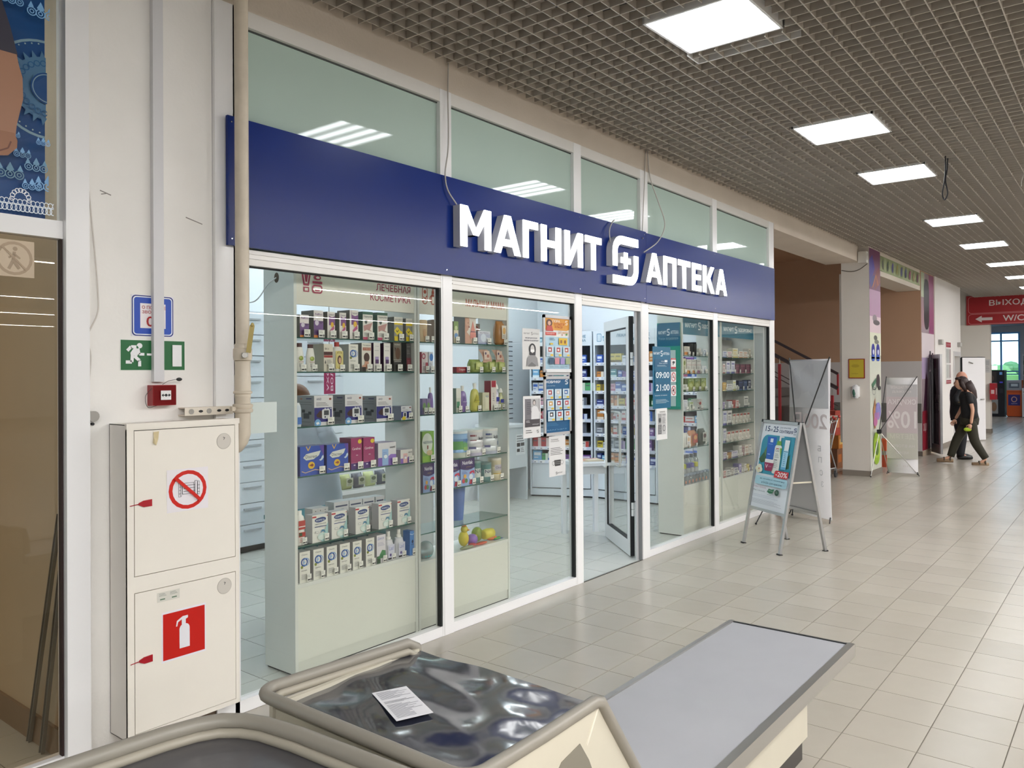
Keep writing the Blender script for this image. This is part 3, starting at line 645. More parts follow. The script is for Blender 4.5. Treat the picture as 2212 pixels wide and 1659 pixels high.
for k in range(14):
    x = .15+k*.015; it.append(('o', *U(x, .025), .012/.932, .014/1.05, .25, 'e6f1fb')); it.append(('o', *U(x+.006, .048), .009/.932, .011/1.05, .28, 'e6f1fb'))
for k in range(9):
    a = math.pi*k/8; it.append(('o', *U(.215+.03*math.cos(a), .055+.035*math.sin(a)), .009/.932, .009/1.05, .3, 'eef5fc'))
# printed forearm of a person in a dark T-shirt
U0 = U
def U(x, z): return U0(x+.272 if x > -.45 else x, .03+.68*z if z < 1 else z)
it.append(('p', [U(-.6, 1.05), U(-.2, 1.05), U(-.09, .98), U(-.065, .83), (.0, U(0, .83)[1])], '33313f'))
it.append(('p', [U(-.3, .84), U(-.07, .84), U(-.062, .78), U(-.05, .72), U(-.048, .6), U(-.07, .45), U(-.075, .38), U(-.3, .38)], 'a3785f'))
it.append(('p', [U(-.3, .4), U(-.078, .4), U(-.068, .36), U(-.07, .32), U(-.1, .27), U(-.16, .25), U(-.3, .22)], '96694f'))
it.append(('l', [U(-.15, .27), U(-.1, .31), U(-.09, .35)], .006, '6b4435')); it.append(('l', [U(-.19, .28), U(-.13, .33)], .006, '6b4435'))
pst_d = deco(pst, -.6, .332, 0, 1.05, 0, it, 'printed_ornament', clip=True)
# leaning metal profiles and a bent hose behind the lower glass
PR = M('8c8c88', .4, .5)
def prof(x0, y0, x1, y1, z1, lbl):
    t = thing('metal_profile', lbl, 'metal profile', (x0, y0, 0)); m_ = MB(); d = (x1-x0, y1-y0, z1)
    m_.bar((0, 0, .0), d, .026, .004, PR, upv=(-1, 0, 0)); m_.bar((0, .012, 0), (d[0], d[1]+.012, z1), .003, .014, PR, upv=(-1, 0, 0)); m_.bar((0, -.012, 0), (d[0], d[1]-.012, z1), .003, .014, PR, upv=(-1, 0, 0)); m_.obj('channel', t)
    return t
prof(-1.945, .49, -1.972, .10, 1.04, 'longer grey metal channel leaning behind the left window')
prof(-1.955, .33, -1.972, .09, .81, 'shorter grey metal channel leaning beside the left window frame')
cable('black_hose', 'bent black hose arching in the bottom corner of the left window', [(-2.6, .35, .34), (-2.42, .35, .33), (-2.3, .32, .24), (-2.24, .3, .12), (-2.24, .3, .02)], .018, M('26262a', .5))['category'] = 'hose'
o = board('prohibition_sticker', 'faded brown no-entry pedestrian sticker inside the left window', -2.23, -2.09, 1.98, 2.12, .029, 'c6b49b', [('e', .5, .5, .46, .46, 'a8937a'), ('e', .5, .5, .38, .38, 'c6b49b'), ('e', .52, .76, .06, .06, 'a08c74'), ('l', [(.5, .68), (.48, .45), (.36, .2)], .08, 'a08c74'), ('l', [(.48, .45), (.62, .22)], .08, 'a08c74'), ('l', [(.36, .5), (.5, .62), (.64, .5)], .05, 'a08c74'), ('l', [(.2, .8), (.8, .2)], .05, 'a8937a')], 'sticker', .001)
# ================================================================ SHOWCASES
CASE = M('dfe1dc', .38, var=.02); CASE2 = M('c9cac8', .45)
def showcase(label, x0, x1, y0, y1, shelves, base_z, top=2.2, hdr=None, hdr_z=(1.975, 2.16), hdr_col='e4e1d6', hole=False):
    t = thing('glazed_showcase', label, 'showcase', ((x0+x1)/2, y0, 0), 0); w = (x1-x0)/2; d = y1-y0; T = .018
    m_ = MB(); m_.box(-w, -w+T, 0, d, .012, top, CASE); sp = m_.obj('side_panel', t)
    m_ = MB(); m_.box(w-T, w, 0, d, .012, top, CASE); m_.obj('side_panel', t)
    MB().box(-w+T, w-T, .002, d, base_z-.02, base_z, CASE).obj('base_shelf', t)
    MB().box(-w+T, w-T, .004, .02, .075, base_z-.021, M('e2e3da', .4)).obj('base_panel', t)
    MB().box(-w+T, w-T, .012, .03, .012, .074, M('dadbd3', .45)).obj('plinth', t)
    MB().box(-w+.01, w-.01, .01, d-.01, 0, .011, BLACK).obj('feet', t)
    MB().box(-w+T, w-T, 0, d, top-.02, top, CASE).obj('top_panel', t)
    if base_z > .3: MB().box(-w+T, w-T, d-.012, d, .03, base_z-.02, CASE2).obj('back_panel', t)
    h = MB(); h.box(-w+T, w-T, .002, .018, hdr_z[0], top-.02, M(hdr_col, .4)); ho = h.obj('header_panel', t)
    for z in shelves:
        s = MB(); s.box(-w+T+.002, w-T-.002, .006, d-.02, z-.006, z, SHELFGLASS); so = s.obj('glass_shelf', t)
        MB().box(-w+T+.002, w-T-.002, .004, .0058, z-.0063, z+.0003, EDGE).obj('shelf_edge', so)
    if hole:
        k = MB(); k.add([(-w-.0006, .15+.022*math.cos(a*.4), 2.125+.028*math.sin(a*.4)) for a in range(16)], [tuple(range(16))], M('5a4d40', .8)); k.obj('cable_hole', t)
    return t, w
s1, w1 = showcase('widest glazed showcase with red toiletries header, nearest the pipe', -.785, .122, .165, .435, [1.8, 1.615, 1.32, 1.055, .685], .485, hole=True)
RC = 'a0304f'
deco(s1, -w1+.018, w1-.018, 1.975, 2.18, .002, [
    ('T', 'ЛЕЧЕБНАЯ', .645, .57, .965, .77, RC), ('T', 'КОСМЕТИКА', .592, .27, .965, .47, RC),
    ('p', [(.03, .98), (.115, .98), (.093, .5), (.052, .5)], RC), ('p', [(.047, .9), (.098, .9), (.083, .56), (.062, .56)], 'e4e1d6'), ('p', [(.055, .85), (.09, .85), (.079, .6), (.066, .6)], RC), ('r', .05, .34, .094, .47, RC), ('r', .06, .37, .084, .44, 'e4e1d6'),
    ('p', rrect(.115, .32, .195, .55, .02, asp=4.2), RC), ('p', rrect(.124, .36, .186, .5, .015, asp=4.2), 'e4e1d6'), ('r', .137, .38, .173, .44, RC), ('r', .118, .58, .192, .64, RC), ('e', .155, .74, .028, .07, RC), ('e', .158, .74, .014, .03, 'e4e1d6')])
cable('thin_cable', 'thin white cable looping out of a hole in the showcase side', [(-.787, .315, 2.125), (-.81, .36, 2.09), (-.80, .45, 2.03), (-.80, .52, 2.005), (-.82, .62, 2.01), (-.86, .75, 2.03)], .0035, M('e6e6e6', .4))
s2, w2_ = showcase('glazed showcase with orange mother and baby header, right of the widest showcase', .13, 1.035, .165, .435, [1.8, 1.606, 1.344, 1.044, .854, .603], .431)
OC = 'b5513a'
deco(s2, -w2_+.018, w2_-.018, 1.975, 2.18, .002, [
    ('T', 'МАЛЫШ И МАМА', .50, .36, .97, .60, OC), ('p', rrect(.03, .3, .085, .85, .027, asp=4.2), OC), ('p', rrect(.037, .33, .078, .82, .02, asp=4.2), 'e4e1d6'), ('e', .0575, .68, .014, .06, OC), ('l', [(.04, .52), (.076, .44)], .008, OC), ('l', [(.076, .56), (.04, .38)], .008, OC),
    ('p', rrect(.12, .3, .155, .62, .012, asp=4.2), OC), ('o', .137, .48, .034, .13, .25, OC), ('r', .128, .34, .148, .55, 'e4e1d6'), ('e', .1375, .68, .012, .06, OC), ('e', .1375, .77, .006, .05, OC)])
TEAL = '0b6a86'
def teal_hdr(t, w, full):
    its = [('r', 0, 0, 1, 1, TEAL), ('T', 'МАГНИТ', .06, .38, .36, .62, 'e8f0f2')]+logo(.43, .5, .07, .42, 'e8f0f2')+[('T', 'ЗДОРОВЬЕ', .5, .38, .93, .62, 'e8f0f2')]
    deco(t, -w+.018, w-.018, 1.975, 2.16, .002, its)
s3, w3_ = showcase('glazed health showcase with teal header, just right of the door', 3.73, 4.635, .15, .42, [1.766, 1.589, 1.413, 1.218, .853], .49)
teal_hdr(s3, w3_, 1)
s4, w4_ = showcase('glazed health showcase with teal header, at the right end of the glazing', 4.65, 5.58, .15, .42, [1.76, 1.586, 1.397, 1.204, 1.025, .837, .654], .461)
teal_hdr(s4, w4_, 1)
m_ = MB(); m_.box(-w4_+.02, w4_-.02, .262, .268, .461, 1.975, M('b9b7b4', .6)); m_.obj('back_panel', s4)
# ---------------------------------------------------------------- goods
GREYTXT = '8a8a8e'
def price(t, x, z, w=.04, h=.04, y=-.001):
    deco(t, x-w/2, x+w/2, z, z+h, y, [('r', 0, 0, 1, 1, 'ecebe4'), ('lines', .08, .55, .8, .92, 2, 'a5a5a3'), ('r', .1, .15, .62, .33, '2b2b2e'), ('r', .7, .1, .93, .38, '57575a')], 'price_tag')
def carton(x0, x1, h, z, col, items, label, cat='box', d=.09, y=.185, side=None, name='carton', group=None, tagw=.04, rz=0, topc=None):
    t = thing(name, label, cat, ((x0+x1)/2, y, z), rz, group); w = (x1-x0)/2; sd = M(side or col, .4)
    b = MB(); ft = M(col, .35)
    vs = [(-w, 0, 0), (w, 0, 0), (w, d, 0), (-w, d, 0), (-w, 0, h), (w, 0, h), (w, d, h), (-w, d, h)]
    b.add(vs, [(0, 1, 5, 4)], ft); b.add(vs, [(3, 2, 1, 0), (1, 2, 6, 5), (2, 3, 7, 6), (3, 0, 4, 7)], sd); b.add(vs, [(4, 5, 6, 7)], M(topc, .4) if topc else sd)
    b.obj('carton_body', t)
    if items: deco(t, -w, w, 0, h, 0, items)
    if tagw: price(t, w-tagw/2, .004, tagw, .04, -.012)
    return t
def bottle(x0, x1, h, z, prof, mats, label, items=None, y=.21, sx=1, sy=.6, name='bottle', cat='bottle', tagw=.035, group=None, n=18, lz=(0.1, .7), extra=None):
    w = (x1-x0)/2; t = thing(name, label, cat, ((x0+x1)/2, y, z), 0, group)
    # split profile at 'cap' marker
    body = [(r*w, q*h) for r, q in prof]
    k = next((i for i, m_ in enumerate(mats) if m_ != mats[0]), len(mats))
    MB().lathe(body[:k+1], mats[0], n=n, sx=sx, sy=sy).obj('bottle_body', t, 'auto')
    if k < len(mats): MB().lathe(body[k:], mats[k:], n=n, sx=sx, sy=sy).obj('cap', t, 'auto')
    if items: deco(t, -w*.75, w*.75, h*lz[0], h*lz[1], -w*sy-.001, items, 'printed_label')
    if tagw: price(t, w*.5, .004, tagw, .036, -w*sy-.006)
    return t
S1 = ' in the toiletries showcase'
# shelf 1: lice and hair treatment cartons
R1 = [(-.732, -.673, .122), (-.641, -.577, .151), (-.548, -.496, .148), (-.464, -.416, .148), (-.39, -.327, .167), (-.293, -.217, .164), (-.181, -.101, .165), (-.047, .024, .146), (.051, .111, .141)]
def lilac(extra=[]): return [('r', 0, .0, 1, .62, '55366a'), ('p', [(0, .62), (.4, .66), (.75, .5), (1, .6), (1, .3), (0, .3)], '6d4a86'), ('e', .32, .55, .2, .1, 'd9cfe0'), ('T', 'Full', .15, .82, .5, .9, '6a3a7d'), ('t', 'Marks', .5, .82, .9, .9, '6a3a7d'), ('r', 0, 0, .4, .1, 'd98438')]
def para(): return [('r', .2, .5, 1, 1, '7b4a86'), ('p', [(.2, 1), (1, 1), (.95, .84), (.6, .8), (.25, .84)], 'e9e6e0'), ('t', 'ПАРАНИТ', .3, .86, .9, .92, '5d3a6b'), ('e', .62, .52, .2, .1, 'e3b42c'), ('p', [(.3, .3), (.85, .5), (.9, .36), (.4, .25)], 'b24e7e'), ('lines', .3, .1, .9, .24, 3, GREYTXT)]
def pedi(): return [('r', 0, .9, 1, 1, '2f5e4d'), ('t', 'Педикулен', .08, .78, .92, .87, '3d4a45'), ('r', .05, .7, .9, .71, 'c4424c'), ('e', .3, .64, .13, .07, '46504d'), ('p', [(.05, .5), (.95, .62), (.7, .36), (.95, .3), (.4, .36), (.1, .3)], 'b98c88'), ('lines', .1, .12, .9, .26, 4, GREYTXT), ('r', 0, .0, .45, .1, 'b63d63')]
def niz(): return [('t', 'НИЗОРАЛ', .1, .86, .9, .93, '3b3b3b'), ('r', 0, .68, 1, .8, 'd9bd28'), ('r', 0, .0, 1, .67, '8e8e8a'), ('p', [(-.02, .42), (.35, .6), (.7, .44), (.98, .38), (.9, .28), (.6, .34), (.35, .24)], 'e3cc2e'), ('l', [(.2, .45), (.34, .37), (.5, .47)], .07, '3a3a20'), ('r', 0, 0, .42, .2, 'dfc526')]
F1 = [('e9e2e2', lilac(), 'small lilac and white treatment carton, first on the top shelf'), ('e6e1df', lilac(), 'taller lilac treatment carton with orange foot, second on the top shelf'), ('e5e0dc', para(), 'purple-capped white carton, third on the top shelf'), ('e5e0dc', para(), 'narrow purple-capped white carton, fourth on the top shelf'),
      ('e5e0dc', para(), 'tallest purple-topped carton, fifth on the top shelf'), ('e4e2da', pedi(), 'green-topped white carton with insect print, left of the pair'), ('e4e2da', pedi(), 'green-topped white carton with insect print, right of the pair'), ('dcdad2', niz(), 'grey and yellow shampoo carton, left of the pair'), ('dcdad2', niz(), 'grey and yellow shampoo carton at the right end of top shelf')]
for (a, b, h), (c, it_, l) in zip(R1, F1): carton(a, b, h, 1.8, c, it_, l, d=.11, side='7f7d78' if c != 'e4e2da' else '5f7a6f')
# shelf 2
WB = M('e8e6e0', .3); BR_ = M('4a2020', .35); RDc = M('a32820', .35)
pr_sh = [(.8, 0), (1, .04), (1, .55), (.72, .82), (.62, .86), (.62, 1), (.55, 1.0)]
grn = [('e', .5, .62, .34, .14, '8a9a3a'), ('e', .42, .66, .2, .08, 'b6bf6a'), ('r', .1, .4, .9, .42, '8a3030'), ('lines', .15, .1, .85, .34, 4, GREYTXT)]
bottle(-.744, -.691, .155, 1.615, pr_sh, [WB]*4+[BR_]*2, 'white shampoo bottle with green ball and brown cap, leftmost of second shelf', grn, sy=.55)
bottle(-.674, -.618, .15, 1.615, pr_sh, [WB]*4+[BR_]*2, 'white shampoo bottle with green ball, second on second shelf', grn, sy=.55)
carton(-.574, -.511, .154, 1.615, 'ddd6c6', [('T', '911', .12, .78, .55, .86, '26221f'), ('r', .0, .6, .95, .72, '4c1d1a'), ('r', 0, .51, .95, .59, '9b2b20'), ('lines', .3, .2, .9, .44, 6, GREYTXT), ('p', [(.12, .4), (.2, .4), (.2, .34), (.26, .34), (.16, .28), (.06, .34), (.12, .34)], '4a4a4a')], 'cream carton with dark red bands, third on second shelf', side='b8b3a6', d=.1)
bottle(-.5, -.428, .167, 1.615, [(.9, 0), (1, .03), (1, .72), (.85, .8), (.45, .85), (.45, 1), (.4, 1)], [WB]*4+[RDc]*2, 'white bottle with red cap and yellow portrait label', [('r', 0, 0, 1, 1, 'd9cc86'), ('o', .5, .5, .5, .5, .06, 'b59a3a'), ('e', .5, .5, .27, .25, '5b3a2a'), ('e', .54, .47, .17, .17, 'd2a583'), ('t', 'шампунь', .15, .84, .85, .92, '8a6a2a')], sy=.62)
def ringbox(): return [('t', 'Cleanic', .2, .88, .75, .93, '2c3440'), ('o', .45, .66, .33, .14, .34, '274f96'), ('o', .62, .66, .3, .13, .2, '6d98cf'), ('e', .45, .66, .08, .035, '9fc0e0'), ('e', .2, .51, .12, .05, '7f8a35'), ('T', 'Шампунь', .15, .37, .7, .41, '33333a'), ('lines', .15, .1, .85, .28, 5, GREYTXT)]
carton(-.398, -.329, .157, 1.615, 'e6e4dc', ringbox(), 'white carton with blue ring, middle of second shelf', side='a5a49f', d=.1)
carton(-.302, -.23, .167, 1.615, 'e3dfd4', [('t', 'Эксидерм', .1, .88, .9, .95, '2b2624'), ('r', .1, .74, .95, .84, 'a34f33'), ('t', 'АКТИВАТОР', .16, .77, .9, .81, 'e8dccb'), ('e', .5, .5, .3, .16, '40221a'), ('p', [(.3, .36), (.7, .36), (.72, .25), (.98, .18), (.98, .1), (.02, .1), (.02, .2), (.28, .26)], 'cf9d84'), ('r', 0, 0, .4, .16, '2c1f1c')], 'white carton showing the back of a brown-haired head', side='8a8a88', d=.1)
for a, b, l in ((-.212, -.16, 'left'), (-.132, -.079, 'right')):
    carton(a, b, .17, 1.615, 'e6e3df', [('t', 'Эктоцид', .2, .86, .8, .9, '8d83a0'), ('t', 'АКТИВ', .15, .72, .75, .75, '55555c'), ('r', .22, .42, .75, .52, 'a594c6'), ('r', .25, .28, .75, .42, '4b2460'), ('lines', .2, .1, .85, .22, 3, GREYTXT)], f'narrow white carton with violet squares, {l} of the pair', side='3a1838', d=.1)
carton(-.054, .011, .177, 1.615, '6e675c', [('t', 'HORSE', .15, .9, .8, .95, 'd9d4c8'), ('e', .55, .62, .32, .2, '5a3a22'), ('p', [(.12, .84), (.2, .68), (.32, .8)], '2c1c14'), ('r', 0, 0, 1, .38, '2e2c2a'), ('r', .0, .4, 1, .41, 'd8d4cc'), ('T', 'ШАМПУНЬ', .08, .33, .92, .37, 'd8d4cc')], 'dark grey carton with a brown horse print', side='33312f', d=.1)
carton(.054, .122-.03, .174, 1.615, '4e4c4b', [('t', 'АЛЕРАНА', .15, .86, .85, .9, 'b5b2ae'), ('lines', .1, .6, .8, .78, 3, '8c8a88'), ('r', 0, .05, 1, .48, '6e2430'), ('lines', .2, .2, .8, .4, 3, 'a0606a')], 'dark grey and maroon carton at the right end of second shelf', side='393836', d=.1)
# shelf 3: blood pressure monitors
BW = M('5d86c8', .3); 
bottle(-.765+.02, -.71, .128, 1.32, [(.9, 0), (1, .04), (1, .75), (.75, .9), (.5, .96), (.4, 1)], [M('d9e2ee', .3)]*3+[M('e8ecf2', .3)]*2, 'pale blue and white bottle left of the monitor cartons', [('r', 0, .0, 1, .5, '4a76c0')], sy=.7, tagw=0)
def mon(big=1):
    return [('T', 'AND', .12, .85, .38, .92, '1c1e5e'), ('e', .85, .88, .07, .035, '8d3a28'), ('lines', .1, .64, .8, .78, 3, '77777c'), ('r', 0, .12, .93, .6, '2a2a78'), ('p', [(.1, .36), (.3, .5), (.6, .48), (.5, .22), (.15, .28)], '3a2020'), ('p', rrect(.4, .22, .83, .54, .07, asp=.85), 'dcdde0'), ('r', .5, .34, .76, .5, '42464c'), ('e', .56, .28, .04, .03, '22244a'), ('r', .52, .54, .62, .58, 'b9bed0'), ('r', .66, .54, .76, .58, 'b9bed0'), ('r', .8, .54, .9, .58, 'b9bed0')]
SIDEM = '8c8d92'
def monside(t, w, h, d):
    # print on the left side: devices seen in grey
    n = thing
    g = MB(); x = -w-.0006
    for (yy, zz, ry, rz_, c) in ((.25, .42, .09, .05, '3c3d40'), (.62, .48, .09, .05, '3c3d40'), (.45, .32, .17, .09, '4a4c52'), (.8, .2, .08, .04, '3c3d40'), (.3, .9, .16, .02, '3a3a6a'), (.75, .89, .06, .025, 'a06a60'), (.5, .78, .35, .01, '6c6d72'), (.5, .7, .35, .01, '6c6d72'), (.5, .12, .3, .01, '6c6d72')):
        g.add([(x, d*(yy+ry), h*(zz-rz_)), (x, d*(yy-ry), h*(zz-rz_)), (x, d*(yy-ry), h*(zz+rz_)), (x, d*(yy+ry), h*(zz+rz_))], [(0, 1, 2, 3)], M(c, .5))
    g.obj('side_print', t)
for (a, b, h), l in (((-.641, -.513, .164), 'leftmost'), ((-.427, -.298, .164), 'middle'), ((-.192, -.067, .150), 'rightmost')):
    t = carton(a, b, h, 1.32, 'dfdde0', mon()+([('e', .16, .08, .17, .14, '6fa6d8'), ('p', [(.06, .1), (.2, .13), (.26, .06), (.12, .03)], 'e6ecf0')] if l != 'rightmost' else []), f'grey and violet blood pressure monitor carton, {l} of the three large ones', side=SIDEM, d=.15, tagw=.045); monside(t, (b-a)/2, h, .15)
t = carton(.007, .095, .084, 1.32, 'e2e2e6', [('T', 'AND', .1, .82, .4, .92, '1c1e5e'), ('e', .85, .88, .07, .05, '8d3a28'), ('lines', .1, .66, .8, .76, 2, '77777c'), ('r', 0, .14, .95, .6, '2a3488'), ('p', rrect(.16, .16, .52, .56, .06), 'dcdde0'), ('r', .24, .26, .44, .5, '42464c'), ('e', .24, .12, .18, .14, 'dcc62c')], 'small blood pressure monitor carton with yellow dot', side='8f93a6', d=.13, tagw=.035)
# shelf 4: hygiene packs
def disc(): return [('p', [(0, 0), (.45, 0), (.3, .4), (.55, 1), (0, 1)], '2f55b4'), ('p', [(.5, 1), (.8, 1), (1, .6), (1, 1)], '5a3f9e'), ('l', [(.25, 1), (.33, .85), (.42, 1)], .04, 'd9b46a'), ('p', [(.12, .62), (.25, .74), (.55, .78), (.86, .82), (.78, .66), (.55, .54), (.25, .52)], 'd9ddd9'), ('t', 'Discreet', .22, .59, .7, .7, '30303c'), ('e', .46, .34, .14, .125, 'e0b629'), ('p', [(.36, .34), (.5, .4), (.56, .34), (.5, .29)], '8a3a28'), ('p', [(.78, .5), (.86, .54), (.9, .62), (.96, .66), (.98, .58), (.92, .5), (.84, .46)], 'c9dcee'), ('l', [(.05, .16), (.2, .1), (.6, .18), (.95, .12)], .03, 'c8ae9a')]
for a, b, h, l in ((-.735, -.577, .157, 'left'), (-.557, -.406, .155, 'right')): carton(a, b, h, 1.055, '2c4fae', disc(), f'blue panty liner pack with white leaf logo, {l} of the pair', side='25307c', d=.09, tagw=.04, cat='pack', name='hygiene_pack')
def care(): return [('T', 'Carefree', .12, .62, .88, .7, 'e3cfd8'), ('e', .8, .88, .17, .07, 'e0c22c'), ('r', 0, 0, 1, .2, '4a2a78'), ('r', 0, .21, 1, .225, 'c06a96'), ('r', .45, .44, .62, .46, 'e0c8d4'), ('e', .3, .14, .09, .02, 'd9cfe6')]
for a, b, h, l in ((-.386, -.305, .18, 'left'), (-.294, -.208, .177, 'right')): carton(a, b, h, 1.055, '9a2f66', care(), f'tall magenta panty liner pack with yellow dot, {l} of the pair', side='7d2350', d=.1, cat='pack', name='hygiene_pack')
def seni(c): return [('r', 0, 0, 1, .36, '7a57b0'), ('p', [(.5, .36), (.7, .48), (1, .46), (1, .3), (.5, .3)], '8d6cc0'), ('r', .22, .02, .56, .72, c), ('T', 'seni', .64, .74, .94, .84, '222232'), ('lines', .26, .3, .52, .6, 4, '7d93c6'), ('e', .4, .4, .1, .08, 'e6eef4')]
carton(-.181, -.037, .137, 1.055, 'dad9de', seni('93b5e2'), 'large white and violet pad pack with blue stripe', side='9a86ac', d=.11, cat='pack', name='hygiene_pack')
carton(0, .1, .083, 1.055, 'dedcd8', seni('e6b6b2'), 'small white and violet pad pack with pink stripe', side='a9a4ae', d=.11, cat='pack', name='hygiene_pack')
# shelf 5
bottle(-.75, -.693, .183, .685, [(.9, 0), (1, .03), (1, .72), (.85, .82), (.45, .88), (.45, 1), (.4, 1)], [WB]*6, 'white bottle with red striped label on the fifth shelf', [('r', 0, .62, 1, 1, 'b03a34'), ('r', 0, .72, 1, .76, 'e8e2dc'), ('r', 0, .3, 1, .5, 'b03a34'), ('r', .05, .34, .5, .48, '35502e'), ('lines', .1, .05, .8, .26, 3, 'b06a60')], sy=.7, lz=(.04, .72), tagw=.03)
def korega(): return [('r', .0, .9, .26, .955, 'b82a34'), ('e', .45, .8, .3, .085, '27407c'), ('e', .6, .82, .28, .08, '27407c'), ('T', 'КОРЕГА', .24, .77, .78, .83, 'dfe6ee'), ('T', 'ДВОЙНАЯ', .18, .64, .86, .69, '3f4450'), ('t', 'сила', .42, .6, .6, .62, '8a8f98'), ('r', .14, .555, .9, .58, '27407c'), ('p', [(1, .7), (1, 0), (.6, 0), (.4, .14), (.75, .36)], '9fc4c4'), ('e', .62, .2, .3, .12, 'c4dcd6'), ('p', [(.48, .32), (.58, .44), (.74, .44), (.84, .32), (.66, .38)], '4f83a4'), ('e', .55, .16, .22, .09, 'd9e6e0'), ('r', .18, .34, .36, .42, '9aa0a8'), ('r', .195, .35, .345, .41, 'e6e6e0'), ('e', .93, .93, .03, .02, 'c04040')]
for (a, b, h), l in zip([(-.661, -.557, .15), (-.53, -.424, .15), (-.359, -.259, .152), (-.184, -.082, .151), (-.033, .07, .151)], ('leftmost', 'second', 'middle', 'fourth', 'rightmost')): carton(a, b, h, .685, 'e2e2dc', korega(), f'white denture tablet carton with blue oval, {l} on the fifth shelf', side='b8b6b8', d=.06, tagw=.03, y=.18)
for i, (a, b, h) in enumerate([(-.408, -.299, .175), (-.294, -.197, .172), (-.19, -.1, .17), (-.09, -.02, .168)]):
    carton(a, b, h, .685, 'c9cacc', [('r', .1, .83, .9, .88, '3c4560'), ('lines', .15, .55, .85, .78, 4, '9a9ca2'), ('r', .7, .2, .95, .5, '8fa69a')], f'grey carton turned away behind the fifth shelf front row, {ORD[i]} of four', side='9fa6a8', d=.08, tagw=0, y=.31)
carton(-.56, -.45, .158, .685, 'c4c4c2', [('e', .2, .9, .03, .02, '555558'), ('e', .5, .91, .03, .02, '555558'), ('e', .8, .92, .03, .02, '555558'), ('r', .33, 0, .34, 1, '9d9d9d'), ('r', .66, 0, .67, 1, '9d9d9d')], 'plain grey carton group behind the first two denture cartons', side='a8a8a8', d=.07, tagw=0, y=.31)
# base shelf
for i, (a, b, h) in enumerate([(-.745, -.677, .165), (-.655, -.585, .164), (-.565, -.494, .163), (-.473, -.402, .162), (-.38, -.315, .16), (-.283, -.219, .161)]):
    carton(a, b, h, .485, 'e4e3da', ringbox(), f'white carton with blue ring on the base shelf, {ORD[i]} of six', side='a9a8a6', d=.075, tagw=.028, y=.18, group='blue ring cartons on the base shelf')
carton(-.2, -.13, .166, .485, 'dcd8de', [('t', 'Дакси', .1, .82, .8, .93, '6a72b4'), ('lines', .1, .6, .9, .74, 3, 'a8a6c0'), ('p', [(.3, .3), (.6, .46), (.98, .42), (.98, .2), (.5, .16)], '4f8a5a'), ('r', 0, 0, .4, .26, '2e4a34'), ('p', [(0, .2), (.5, .34), (.8, .3), (.3, .14)], '3f7a4f')], 'lilac and green leaf print carton on the base shelf', side='b3b1b6', d=.075, tagw=.03, y=.18)
LV = M('dcdce2', .3); 
for a, b, l in ((-.116, -.048, 'left'), (-.032, .038, 'right')):
    bottle(a, b, .17, .485, [(.9, 0), (.95, .04), (.95, .55), (.78, .68), (.78, .7), (.5, .72), (.5, .8), (.35, .82), (.35, 1), (.2, 1)], [LV]*5+[WB]*4, f'white foam pump bottle with lilac label, {l} of the pair', [('r', 0, 0, 1, 1, 'cfd0e0'), ('t', 'Lad', .15, .62, .8, .88, '7a84c4'), ('e', .35, .3, .15, .1, '5a4a8a'), ('r', .0, 0, .5, .12, '2a2a2e')], sy=.8, lz=(.04, .56), tagw=.03)
carton(.07, .112, .149, .485, '4f8ad0', [('p', [(0, .9), (.5, .86), (1, .9), (1, .87), (.5, .83), (0, .87)], 'bcd4f0'), ('e', .5, .56, .18, .07, '14305e'), ('T', 'АКВА', .2, .42, .8, .47, '14305e')], 'blue carton at the right end of the base shelf', side='3a74bc', d=.06, tagw=.03, y=.18)
# ---------------------------------------------------------------- mother and baby showcase
bottle(.194, .26, .142, 1.8, [(.7, 0), (.9, .03), (1, .9), (1, .97), (.8, 1)], [M('dcc3a0', .35)]*4, 'cream tube on its cap, left end of baby showcase top shelf', [('lines', .2, .2, .8, .8, 6, 'c98a60')], sy=.4, name='cream_tube', cat='tube')
o = MB(); o.cyl((0, 0, .075), (0, .03, .075), .075, M('5a4c40', .4), 24); t = thing('round_package', 'dark brown round package on the baby showcase top shelf', 'package', (.33, .22, 1.8)); o.obj('disc', t, 'auto'); price(t, 0, .002, .04, .04, -.002)
carton(.484, .528, .145, 1.8, 'd9cfb4', [('r', 0, .6, 1, 1, '7f9a5a'), ('e', .5, .7, .3, .1, 'c6d0a0'), ('e', .5, .35, .4, .12, '6a93c4')], 'cream and green carton just right of the second post', side='8b8578', d=.09, tagw=.035)
carton(.594, .705, .189, 1.8, 'dcd5cd', [('p', [(0, .92), (.25, .98), (.42, .85), (.42, .68), (.3, .5), (.15, .42), (.42, .3), (.6, .15), (.6, 0), (0, 0)], 'c89a86'), ('e', .22, .78, .2, .14, 'd5a892'), ('e', .28, .74, .03, .02, '4a2f2a'), ('e', .36, .6, .06, .03, '8a4a44'), ('p', [(.7, .82), (.98, .36), (.45, .36)], 'dc8f82'), ('r', .45, .2, .98, .36, 'd98a82'), ('T', "Johnson's", .48, .4, .96, .47, '3f4a7a')], 'white carton with a baby face print', side='8f8f90', d=.1)
carton(.726, .854, .09, 1.8, 'b4b9d0', [('r', 0, .8, 1, 1, 'cfd0dc'), ('t', 'Bella Mamma', .15, .84, .85, .94, '55557a'), ('e', .45, .5, .24, .3, 'd6e0ee'), ('e', .75, .35, .15, .2, 'e0e6ee'), ('r', 0, 0, 1, .12, '9aa3c8')], 'pale blue breast pad carton', side='8a8ea0', d=.1)
carton(.80, .88, .15, 1.8, '9a8f88', [('o', .5, .7, .3, .2, .4, '8a3838'), ('r', .2, .2, .8, .4, '6f6a68')], 'grey carton with red emblem behind the breast pads', side='6d6764', d=.06, y=.3, tagw=0)
